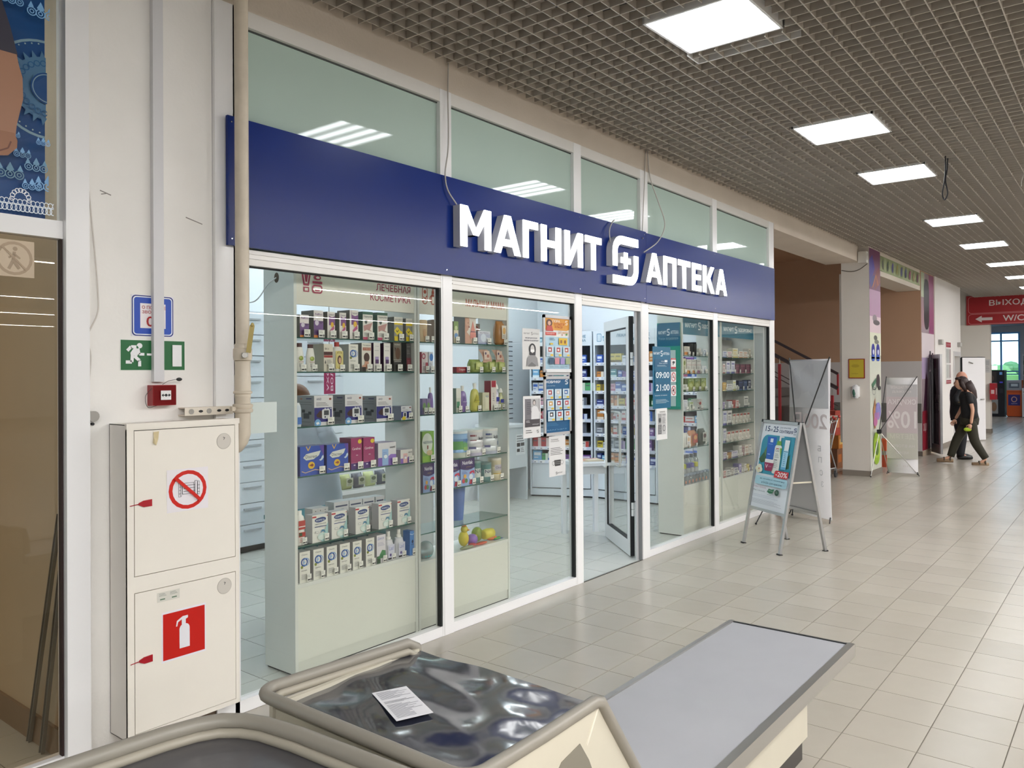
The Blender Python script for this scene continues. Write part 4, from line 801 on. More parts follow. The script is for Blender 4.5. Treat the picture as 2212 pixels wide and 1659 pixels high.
def bag(x0, x1, h, z, c1, c2, label, y=.2, lean=0, tagw=.036, cat='pack', name='flow_pack'):
    t = thing(name, label, cat, ((x0+x1)/2, y, z)); w = (x1-x0)/2; m_ = MB(); n = 7; vs = []
    prof = [(0, .25), (.12, 1), (.35, 1.15), (.65, 1.05), (.85, .75), (.95, .2), (1, .05)]
    for q, dd in prof:
        ww = w*(1 if q < .9 else .98)
        for (sx_, sy_) in ((-1, -.1), (-.7, -1), (0, -1.25), (.7, -1), (1, -.1), (.7, .9), (0, 1.1), (-.7, .9)): vs.append((sx_*ww, sy_*.03*dd+lean*q, q*h))
    fs = [(i*8+k, i*8+(k+1) % 8, (i+1)*8+(k+1) % 8, (i+1)*8+k) for i in range(6) for k in range(8)]+[tuple(range(48, 56)), tuple(reversed(range(8)))]
    m_.add(vs, fs, M(c1, .25)); m_.obj('pack_body', t, True)
    if c2: deco(t, -w*.62, w*.62, h*.25, h*.8, -.047, [('r', 0, 0, 1, 1, c2[0]), ('e', .5, .6, .35, .25, c2[1]), ('lines', .15, .06, .85, .3, 3, c2[2])], 'printed_label')
    if tagw: price(t, w*.35, .004, tagw, .036, -.05)
    return t
bag(.93, 1.01, .17, 1.8, 'b98148', ('d5cdbf', 'cfa05a', '8a8078'), 'orange and white handled pack at the right end of baby top shelf')
carton(.186, .241, .132, 1.606, 'e3d7d8', [('r', .6, 0, 1, .5, 'a63148'), ('o', .3, .8, .3, .14, .4, 'b2305a'), ('lines', .15, .1, .6, .5, 5, GREYTXT)], 'white carton with pink ring, left of the second post', side='a0485a', d=.09, tagw=.03)
carton(.247, .288, .132, 1.606, 'd5d9e2', [('e', .6, .75, .4, .18, '3a78c4'), ('lines', .1, .1, .8, .5, 5, GREYTXT)], 'white and blue bottle carton against the second post', side='8f96a6', d=.09, tagw=.03)
carton(.51, .629, .039, 1.606, '8f2630', [('T', 'Colgate', .18, .3, .7, .75, 'dfc8c8'), ('r', .8, 0, 1, 1, '4f77b4')], 'long red toothpaste carton', side='7a2028', d=.05, tagw=.03)
for a, b, l in ((.646, .759, 'left'), (.794, .879, 'middle'), (.893, .995, 'right')): bag(a, b, .09, 1.606, '9aa860', ('b3bb6e', 'c9cf8e', '7a8a48'), f'olive green wipes pack, {l} of three', tagw=.035)
for a, b, l in ((.745, .85, 'left'), (.885, .985, 'right')):
    t = thing('hanging_card', f'curved pink and white product card leaning over the green packs, {l} one', 'card', ((a+b)/2, .20, 1.606+.07)); m_ = MB(); w = (b-a)/2
    vs = []
    for i in range(6):
        q = i/5; vs += [(-w+.02*q, -.03*math.sin(q*2.2), .09*(1-q)), (w*.8+.02*q, -.03*math.sin(q*2.2), .09*(1-q))]
    m_.add(vs, [(2*i, 2*i+1, 2*i+3, 2*i+2) for i in range(5)], M('d0aa98', .5)); m_.obj('card_sheet', t, True); deco(t, -w*.6, w*.5, .02, .08, -.034, [('r', 0, 0, 1, 1, 'd9c3b4'), ('e', .3, .7, .15, .15, '5a4a6a'), ('e', .7, .4, .2, .2, 'b06a58')], 'printed_label')
PU = M('8e77b4', .15, tr=.15); YE = M('cfca6a', .15, tr=.15); CL = M('d9d8c8', .15, tr=.15)
pr_j = [(.75, 0), (1, .05), (.95, .5), (.8, .68), (.62, .76), (.3, .8), (.3, .9), (.36, .91), (.36, 1), (.2, 1)]
for a, b, l in ((.189, .225, 'left'), (.228, .262, 'right')): carton(a, b, .1, 1.344, '8d7fa6', [('e', .5, .5, .4, .25, '7fa068'), ('lines', .1, .05, .9, .25, 2, GREYTXT)], f'small violet soap carton, {l} of two by the second post', side='77709a', d=.06, tagw=.03)
bottle(.262, .31, .17, 1.344, pr_j, [PU]*5+[WB]*4, 'violet bath bottle half hidden by the second post', None, sy=.6)
carton(.504, .55, .16, 1.344, 'c9cdc0', [('r', 0, .6, 1, 1, 'dcdcd4'), ('r', .1, .2, .7, .45, '4c8a6a')], 'grey-green narrow carton at the left of the bath bottles', side='7f8a80', d=.07, tagw=.033)
bottle(.553, .63, .175, 1.344, pr_j, [PU]*5+[WB]*4, 'violet bath foam bottle with white pump', [('p', [(.5, 1), (.9, .3), (.1, .3)], '74609c'), ('T', 'Johnsons', .1, .4, .9, .52, 'd9d0e6')], sy=.55, lz=(.2, .62))
bottle(.671, .757, .19, 1.344, pr_j, [YE]*5+[WB]*4, 'yellow baby shampoo bottle with white pump', [('p', [(.5, 1), (.9, .3), (.1, .3)], 'b4ac3c'), ('T', 'Johnsons', .1, .4, .9, .52, '6a6a3a')], sy=.55, lz=(.2, .62))
carton(.77, .841, .126, 1.344, 'c3c0a6', [('r', .4, .1, .9, .8, 'd9d5bc'), ('T', 'AQA', .45, .72, .9, .84, '4f6a9a')], 'pale olive carton between the bath bottles', side='a9a68e', d=.05, tagw=0)
carton(.86, .919, .206, 1.344, 'd9d2cc', [('r', .1, .78, .9, 1, 'a32038'), ('lines', .3, .3, .7, .6, 5, '8a8484')], 'tall white carton with red top', side='8a3038', d=.06)
bottle(.919, .967, .185, 1.344, [(.85, 0), (1, .04), (1, .62), (.6, .7), (.6, .78), (.9, .8), (.7, .9), (.3, 1)], [M('d0c9e0', .2)]*4+[WB]*3, 'white and violet cream bottle', [('r', 0, .5, 1, .8, '3a3f9a')], sy=.7, lz=(.05, .6))
bottle(.974, 1.017, .152, 1.344, [(.85, 0), (1, .04), (1, .62), (.6, .7), (.6, .78), (.9, .8), (.7, .9), (.3, 1)], [M('b8ba8c', .2)]*4+[WB]*3, 'olive cream bottle at the right end of third shelf', [('r', 0, .5, 1, .8, '3a3f9a')], sy=.7, lz=(.05, .6))
def can(x0, x1, h, z, c, lid, label, items, y=.25, group=None, cat='tin', name='formula_tin', tagw=.036, n=28):
    w = (x1-x0)/2; t = thing(name, label, cat, ((x0+x1)/2, y, z), 0, group); r = w; C_ = M(c, .28, .2)
    m_ = MB(); m_.lathe([(r*.97, 0), (r, .003), (r, h*.3), (r*.985, h*.31), (r, h*.32), (r, h*.6), (r*.985, h*.61), (r, h*.62), (r, h*.9)], C_, n=n); m_.obj('tin_body', t, 'auto')
    m_ = MB(); m_.lathe([(r*1.02, 0), (r*1.02, h*.08), (r*.97, h*.1), (r*.5, h*.1)], M(lid, .35), n=n, z0=h*.9); m_.obj('lid', t, 'auto')
    # curved print: patches wrapped on the front of the cylinder
    g = MB(); tx = MB()
    def W(u, v, k=1): a = math.radians(-150+120*u); return ((r+.0005*k)*math.cos(a), (r+.0005*k)*math.sin(a), v*h*.88)
    for q, it_ in enumerate(items):
        k = q+1; col = M(it_[-1], .35)
        if it_[0] == 'r':
            _, a, b, c_, d, _c = it_; nn = max(2, int((c_-a)*10)); vs = []
            for i in range(nn+1): u = a+(c_-a)*i/nn; vs += [W(u, b, k), W(u, d, k)]
            g.add(vs, [(2*i, 2*i+2, 2*i+3, 2*i+1) for i in range(nn)], col)
        else:
            _, s, a, b, c_, d, _c = it_; vs, fs = tmesh(s, it_[0] == 'T'); tx.add([W(a+u*(c_-a), b+v*(d-b), k) for u, v in vs], fs, col)
    if g.f: g.obj('printed_label', t, True)
    if tx.f: tx.obj('lettering', t)
    if tagw: price(t, r*.45, .004, tagw, .04, -r-.004)
    return t
can(.489, .645, .176, 1.044, '7fa6cf', 'cfd8de', 'blue and green milk formula tin, leftmost of three big tins', [('r', 0, .8, 1, .98, '8fb4dc'), ('r', 0, .35, 1, .7, '5d9a5a'), ('r', 0, 0, 1, .22, 'b5beb2'), ('T', 'HiPP', .45, .62, .9, .8, '4f7ac0'), ('r', .45, .3, .8, .45, '8ab060')])
can(.645, .803, .176, 1.044, 'd5d5da', 'dededa', 'white goat milk formula tin with red stripes and number two', [('r', .05, .84, .32, .92, '7a2f3c'), ('r', .05, .66, .32, .7, '7a2f3c'), ('r', 0, .3, .3, .4, '5f6290'), ('T', 'kabrita', .42, .68, .98, .84, '2b3440'), ('T', '2', .7, .38, .84, .56, '8a2f44'), ('r', 0, .0, 1, .14, 'b8b4cc')])
can(.808, .965, .176, 1.044, 'd3d8dc', 'dededa', 'white goat milk formula tin with blue stripes and number one', [('r', .05, .84, .32, .92, '33497c'), ('r', .05, .72, .32, .74, '33497c'), ('r', 0, .3, .25, .4, '5f6290'), ('T', 'kabrita', .42, .68, .98, .84, '2b3440'), ('T', '1', .68, .38, .76, .56, '2f5f9a'), ('r', 0, .0, 1, .14, 'b0b6c8')])
carton(.187, .292, .194, 1.044, '7faa4e', [('e', .42, .6, .45, .34, 'd5dcd0'), ('T', 'NESTOGEN', .08, .6, .88, .68, '2f4a6a'), ('T', '1', .4, .42, .5, .54, '8a3a34'), ('e', .6, .3, .25, .09, 'c9b48a'), ('r', 0, 0, .8, .2, '8fc23c')], 'green formula carton with white heart, left of the second post', side='4f6f34', d=.08, tagw=.04)
def nutri(): return [('p', [(0, 1), (1, 1), (1, .62), (.75, .57), (.5, .55), (.25, .57), (0, .62)], '33215e'), ('T', 'Nutrilak', .14, .76, .86, .89, 'e2e0ee'), ('t', 'premium', .4, .64, .75, .68, 'b59a4a'), ('lines', .1, .42, .5, .52, 3, '4f5a94'), ('p', [(.6, .44), (.72, .5), (.95, .52), (.98, .4), (.9, .4), (.85, .46), (.7, .4)], 'c42f4f'), ('e', .72, .3, .14, .1, 'd8e2ee'), ('e', .3, .34, .1, .075, 'd8a24a'), ('e', .2, .18, .11, .08, 'b83848'), ('e', .38, .18, .1, .08, '4f8050'), ('p', [(.58, .04), (.66, .2), (.8, .2), (.78, .04)], 'b02c48')]
carton(.191, .292, .181, .854, '8fa9d8', nutri(), 'blue and violet formula carton left of the second post', side='2c2554', d=.08, tagw=.035)
carton(.40, .532, .18, .854, '8fa9d8', nutri(), 'blue and violet formula carton half hidden behind the second post', side='2c2554', d=.08, tagw=.035)
carton(.54, .683, .185, .854, '8fa9d8', nutri(), 'blue and violet formula carton fully seen right of the second post', side='2c2554', d=.08, tagw=.035)
for a, b, h, l in ((.69, .782, .152, 'left'), (.79, .891, .131, 'right')): can(a, b, h, .854, '4f7f80', '6d8a88', f'teal and white formula tin, {l} of the pair', [('r', .1, .3, .95, .75, 'c4ccc8'), ('T', 'NAN', .15, .52, .9, .72, '22305c'), ('r', 0, 0, 1, .1, '2e6464')], y=.235)
can(.9, .995, .153, .854, 'cfc6a8', 'd5cfc0', 'pale yellow formula canister at the right end', [('r', 0, .32, 1, .36, 'c8a23c'), ('r', .1, .5, .95, .8, 'bdb8c4'), ('t', 'Clinutren', .18, .6, .9, .72, '5a5070')], y=.23)
t = thing('plastic_bucket', 'tapering blue plastic bucket standing inside the empty shelf', 'bucket', (.66, .33, .603)); m_ = MB(); m_.lathe([(.045, 0), (.06, .22), (.064, .225), (.064, .232)], M('5f7dc0', .3), n=20); m_.obj('bucket_body', t, 'auto')
# toys on the base shelf
def duck(): pass
t = thing('toy_duck', 'yellow toy duck with orange hat on the baby showcase base', 'toy', (.64, .25, .431)); YD = M('d3c23e', .4)
MB().ball((0, 0, .055), .038, .034, .052, YD, 14, 9).obj('body', t, True); MB().ball((.003, -.005, .118), .026, .025, .025, YD, 14, 8).obj('head', t, True)
MB().ball((.003, 0, .142), .018, .018, .014, M('dd7a2c', .4), 12, 7).obj('hat', t, True); MB().ball((.014, -.03, .115), .01, .012, .005, M('d98a2c', .4), 8, 5).obj('beak', t, True)
t = thing('toy_egg', 'violet egg shaped toy beside the toy duck', 'toy', (.715, .24, .431)); MB().ball((0, 0, .038), .045, .036, .038, M('8a68b4', .4), 16, 9).obj('egg_body', t, True); MB().ball((.03, -.01, .06), .008, .008, .008, YD, 8, 5).obj('knob', t, True)
t = thing('toy_ball', 'olive green knobbly toy ball on the showcase base', 'toy', (.825, .29, .431)); MB().ball((0, 0, .05), .042, .04, .05, M('8fa03c', .5), 14, 8).obj('ball_body', t, True); MB().ball((-.045, -.005, .02), .02, .018, .02, M('9fb04c', .5), 10, 6).obj('foot', t, True)
t = thing('toy_roller', 'yellow rounded toy roller on orange base', 'toy', (.88, .24, .431)); m_ = MB(); m_.tube([(-.05, 0, .05), (-.045, 0, .05), (0, 0, .052), (.045, 0, .05), (.05, 0, .05)], [.022, .034, .036, .034, .022], M('d9cc4c', .4), 14); m_.obj('roller_body', t, True); MB().ball((.04, 0, .016), .05, .03, .015, M('d0703c', .4), 12, 6).obj('base', t, True)
t = thing('toy_rattle', 'flat orange and red plastic rattle lying on the showcase base', 'toy', (.76, .195, .432)); m_ = MB(); m_.ball((0, 0, .01), .06, .02, .009, M('c8553a', .4), 14, 6); m_.obj('handle', t, True); m_ = MB(); m_.ball((-.085, .01, .012), .035, .025, .011, M('b83a34', .4), 12, 6); m_.obj('head', t, True)
t = thing('toy_ring', 'green plastic teething ring on a blue card', 'toy', (.95, .215, .432)); m_ = MB(); m_.tube([(.03*math.cos(a*.5236), .018*math.sin(a*.5236), .012) for a in range(12)], .006, M('58a050', .4), 8, True); m_.obj('ring', t, True); MB().box(-.03, .075, -.005, .05, 0, .002, M('6f86b4', .5)).obj('card', t)
t = thing('toy_packet', 'clear packet of small green toys in front of the rattle', 'packet', (.60, .185, .431)); m_ = MB(); m_.ball((0, 0, .012), .07, .018, .011, M('b9c29a', .15, tr=.5), 14, 6); m_.obj('packet_film', t, True); m_ = MB(); m_.ball((.01, 0, .013), .025, .012, .007, M('98a648', .4), 8, 5); m_.ball((-.03, 0, .013), .02, .012, .006, M('a8b04a', .4), 8, 5); m_.obj('toys', t, True)
t = thing('toy_bag', 'clear bag with red and turquoise toys left of the second post', 'packet', (.25, .225, .431)); m_ = MB(); m_.ball((0, 0, .05), .06, .045, .06, M('c6d8da', .1, tr=.6), 16, 9); m_.obj('bag_film', t, True); MB().ball((-.005, 0, .07), .025, .02, .02, M('c04a48', .4), 10, 6).obj('red_toy', t, True); MB().ball((0, -.005, .022), .05, .035, .018, M('3fa8ae', .35), 14, 6).obj('turquoise_toy', t, True)
# ---------------------------------------------------------------- health showcases
H3 = ' showcase right of the door'
def simple(x0, x1, h, z, c, items, label, side=None, **k): return carton(x0, x1, h, z, c, items, label, side=side or c, tagw=k.pop('tagw', .05), d=k.pop('d', .07), **k)
simple(3.848, 3.967, .094, 1.766, 'd9d4ca', [('r', 0, .1, .6, .4, 'd08a4a'), ('lines', .1, .55, .9, .9, 3, '77726c')], 'white carton with orange corner, first shelf of the teal showcase', side='a8a49c')
for a, b, l in ((4.0, 4.072, 'left'), (4.092, 4.166, 'right')): bottle(a, b, .125, 1.766, [(.7, 0), (.8, .04), (1, .9), (1, .97), (.9, 1)], [M('1d1b1c', .3)]*4, f'black standing tube, {l} of the pair', None, sy=.5, name='cosmetic_tube', cat='tube')
simple(4.178, 4.232, .08, 1.766, 'e0ddd4', [('lines', .2, .3, .8, .8, 4, 'a0a09a')], 'narrow white carton right of the black tubes'); simple(4.278, 4.375, .076, 1.766, 'd9dde2', [('o', .4, .5, .3, .35, .3, '7f8fb8')], 'white carton with pale blue rings at the first shelf end')
simple(3.816, 3.883, .15, 1.589, 'd5d4b8', [('e', .5, .7, .3, .15, '7a8c3c'), ('lines', .2, .2, .8, .5, 5, '8a8a80')], 'cream carton with green spot, second shelf of the teal showcase')
for i, (a, b, c) in enumerate(((3.897, 4.003, 'd08a2c'), (4.013, 4.11, 'd08a2c'), (4.126, 4.228, 'b878a0'))): simple(a, b, .142, 1.589, 'dfdcd6', [('T', 'КВАДЕВИТ', .1, .82, .9, .9, '3a3634'), ('r', 0, .6, 1, .62, 'b84a3a'), ('lines', .15, .32, .7, .5, 4, '9a948e'), ('p', [(0, 0), (1, 0), (1, .16), (0, .26)], c)], f'white vitamin carton with coloured foot, {ORD[i]} of three', side='b5b0a8', group='vitamin cartons behind the opening hours glass')
simple(4.243, 4.356, .079, 1.589, 'dbe0e4', [('l', [(.5, .2), (.6, .6), (.75, .8)], .06, '5a78a8')], 'low white carton with a blue figure')
simple(3.812, 3.908, .068, 1.413, 'd9dad2', [('r', 0, 0, .7, .25, '3e5a34'), ('lines', .1, .5, .9, .85, 2, '66665e')], 'low white carton with dark green foot, third shelf'); simple(3.81, 3.92, .11, 1.413, '3f4a34', [], 'dark green carton behind the low white one', y=.29, tagw=0)
for i, (a, b) in enumerate(((3.924, 4.061), (4.071, 4.201), (4.217, 4.345))): simple(a, b, .128, 1.413, '9aa24c', [('p', [(0, .6), (1, .85), (1, 1), (0, 1)], '6f8a34'), ('T', 'ФИТО', .2, .78, .85, .9, 'e6ead6'), ('e', .5, .45, .3, .16, 'c4cc8c'), ('r', 0, 0, 1, .12, '7f8c3c')], f'lime green herbal carton, {ORD[i]} of three', side='6d7a38', group='lime green herbal cartons')
simple(3.809, 3.913, .11, 1.218, 'd5d8de', [('T', 'НОВО', .2, .8, .85, .88, '3a4a9a'), ('lines', .2, .2, .8, .7, 6, 'a0a4ac')], 'white carton with blue name, fourth shelf'); simple(3.958, 4.041, .086, 1.218, 'cfd4c4', [('r', .1, .8, .9, .95, '8aa04a'), ('e', .5, .5, .25, .2, '6a7a70')], 'small white and green carton, fourth shelf'); simple(4.134, 4.245, .11, 1.218, 'dad8d2', [('e', .6, .6, .22, .15, 'b03a34'), ('l', [(.0, .7), (.3, .62), (.5, .66)], .03, 'a04a3a'), ('r', .1, .1, .4, .25, '38383c')], 'white carton with a red circle, fourth shelf')
bag(3.803, 3.928, .148, .853, 'dcdad6', ('e0ddd8', 'd2b088', '5a5a94'), 'white dried goods pouch on the fifth shelf', cat='pouch', name='pouch'); bag(3.936, 4.096, .165, .853, 'b87848', ('a83c28', 'd09a58', 'c84a2c'), 'brown and red dried fruit pouch on the fifth shelf', cat='pouch', name='pouch'); bag(4.159, 4.31, .17, .853, '3d4a38', ('cfd2c8', '5a3a3a', '2c3a2c'), 'dark green pouch with white label on the fifth shelf', cat='pouch', name='pouch')
JG = M('c8d4d8', .08, tr=.7)
for i in range(8):
    x = 3.83+i*.078; t = thing('glass_jar', f'small clear jar with grey lid on the teal showcase base, {ORD[i]} of eight', 'jar', (x, .2, .49), 0, 'clear jars on the base shelf')
    m_ = MB(); m_.lathe([(.026, 0), (.03, .01), (.03, .06), (.02, .075), (.02, .08)], JG, n=12); m_.obj('jar_body', t, 'auto'); m_ = MB(); m_.lathe([(.024, 0), (.024, .018), (.02, .02)], M('9aa8b8', .3), n=12, z0=.081); m_.obj('lid', t, 'auto'); MB().box(-.014, .014, -.0325, -.031, .012, .04, M('c98f74', .5)).obj('label', t)
for i, (x, c) in enumerate(((3.84, '8a3036'), (3.93, 'c8c23a'), (4.02, 'b8bc48'), (4.12, '4a4c9a'), (4.2, '5a54a0'), (4.29, 'c9c43a'))):
    t = thing('capped_bottle', f'bottle with a {["dark red", "yellow", "olive yellow", "blue", "violet", "bright yellow"][i]} cap behind the jars', 'bottle', (x, .29, .49), 0, 'capped bottles behind the jars'); m_ = MB(); m_.lathe([(.03, 0), (.033, .01), (.033, .12), (.024, .135)], M('cfd4d4', .15, tr=.4), n=12); m_.obj('bottle_body', t, 'auto'); m_ = MB(); m_.lathe([(.03, 0), (.03, .04), (.025, .045)], M(c, .35), n=12, z0=.136); m_.obj('cap', t, 'auto')
for i in range(7):
    x = 3.86+i*.095; t = thing('dark_capped_bottle', f'frosted bottle with dark cap in the back row, {ORD[i]} of seven', 'bottle', (x, .355, .49), 0, 'dark capped bottles in the back row'); m_ = MB(); m_.lathe([(.032, 0), (.034, .01), (.034, .19), (.018, .22)], M('aebab8', .2, tr=.4), n=12); m_.obj('bottle_body', t, 'auto'); m_ = MB(); m_.lathe([(.02, 0), (.02, .035), (.016, .037)], M('4a5256', .35), n=12, z0=.221); m_.obj('cap', t, 'auto')
R4 = {1.76: [(4.773, 4.88, .07, 'd6d6de', 'white', '5a6ab0'), (4.889, 5.016, .069, 'dcd6d4', 'white and pink', 'c07a80'), (5.035, 5.185, .106, 'd9d6c4', 'white and yellow', 'd0b860'), (5.213, 5.329, .079, 'dad6d0', 'white and orange', 'c07a40'), (5.338, 5.466, .077, 'dad6d0', 'white and orange', 'c07a40'), (5.497, 5.56, .111, 'c9c4ba', 'narrow grey', '8a7a58')],
      1.586: [(4.771, 4.833, .106, 'd9d0cc', 'white and rose', 'a85a58'), (4.869, 4.959, .136, 'd5d5de', 'tall white', '5a5a9c'), (4.996, 5.098, .137, 'd5d5de', 'tall white', '5a5a9c'), (5.106, 5.239, .105, '5a2f40', 'wine red', '8a4a5c'), (5.248, 5.394, .105, '5a2f40', 'wine red', '8a4a5c'), (5.404, 5.556, .106, '5a2f40', 'wine red', '8a4a5c')],
      1.397: [(4.765, 4.856, .092, 'c9a04c', 'ochre', 'dccfa0'), (4.873, 5.028, .075, 'd9d8d4', 'white', '8a8a98'), (5.038, 5.121, .114, 'd5d9d2', 'white', 'c8c05a'), (5.148, 5.186, .057, 'dcdcd8', 'small white', '9a9a9a'), (5.197, 5.331, .109, '2d3350', 'navy blue', '4a5a8a'), (5.341, 5.449, .107, '31456a', 'navy blue', '5a6a94'), (5.469, 5.558, .114, '3a3c50', 'dark blue', 'c9cdd8')],
      1.204: [(4.765, 4.816, .075, 'c4bcd4', 'lilac', '6a4a94'), (4.914, 5.015, .076, 'd9d9da', 'white', '9a9ab0'), (5.024, 5.108, .088, '9a3a34', 'brick red', 'c4564c'), (5.117, 5.202, .085, 'dccfcb', 'white and red', 'b84a44'), (5.347, 5.475, .12, 'd9d8d2', 'white', '6a6a6c')],
      1.025: [(4.765, 4.866, .157, 'cfd2dc', 'tall white and lilac', '6a6aa4'), (4.884, 5.002, .155, 'd9d7d4', 'tall white', '5a5a60')]+[(5.016+.1012*i, 5.104+.1012*i, .113, 'dad5cc', 'white with red top', 'a84038') for i in range(5)],
      .837: [(4.765, 4.853, .153, 'd2d2d4', 'tall white and grey', '8a8ab0')]+[(4.861+.1085*i, 4.957+.1085*i, .112, 'dad4cb', 'white with red top', 'a84038') for i in range(6)],
      .654: [(4.765, 4.866, .078, 'cfcbd0', 'white and lilac', '6a5a90'), (4.875, 4.983, .064, 'b58a58', 'tan', '7a5a38'), (4.993, 5.16, .071, 'd0ccd8', 'white and lilac', '7a74a8'), (5.209, 5.276, .118, 'd9d8d2', 'tall white', 'a0a0a4'), (5.285, 5.353, .104, 'a08084', 'mauve', '7a4a54'), (5.363, 5.472, .112, 'd5cdc4', 'cream', 'a07a68'), (5.482, 5.558, .111, 'd9d4cc', 'cream', '8a8a8c')],
      .461: [(4.765, 4.835, .076, 'd5c9c6', 'white and red', 'b04040'), (4.841, 4.949, .07, 'dad9d6', 'white', '5a5a5e'), (4.971, 5.035, .085, 'd0ccc8', 'narrow white', '8a7a6a'), (5.054, 5.166, .075, 'dcdad6', 'white', '4a4a80'), (5.186, 5.262, .109, '8f86b8', 'violet', 'd5d0e4'), (5.271, 5.338, .056, 'd9d8d2', 'low white', '9a9a9a'), (5.349, 5.408, .094, 'dcd9d0', 'white', 'b0a080'), (5.414, 5.49, .083, 'c4b24a', 'mustard yellow', 'e0d8a0'), (5.497, 5.558, .062, '5a4f78', 'dark violet', '8a84a8')]}
for si, z in enumerate(sorted(R4, reverse=True)):
    for i, (a, b, h, c, nm, c2) in enumerate(R4[z]):
        redtop = nm == 'white with red top'
        its = [('r', .35, .78, .95, .95, c2), ('r', .08, .78, .26, .95, '4a4a4c'), ('lines', .15, .3, .85, .62, 4, 'a09a94')] if redtop else [('r', 0, 0, 1, .14, c2), ('r', .15, .72, .85, .84, c2), ('lines', .15, .3, .85, .62, 3, c2)]
        if z == .654 and i in (1, 2): its = its[:2]
        simple(a, b, h, z, c, its, f'{nm} carton, {ORD[i]} on {ORD[si]} shelf of the right-end showcase', side=None, tagw=.03, group='goods in the right-end showcase' if redtop else None)
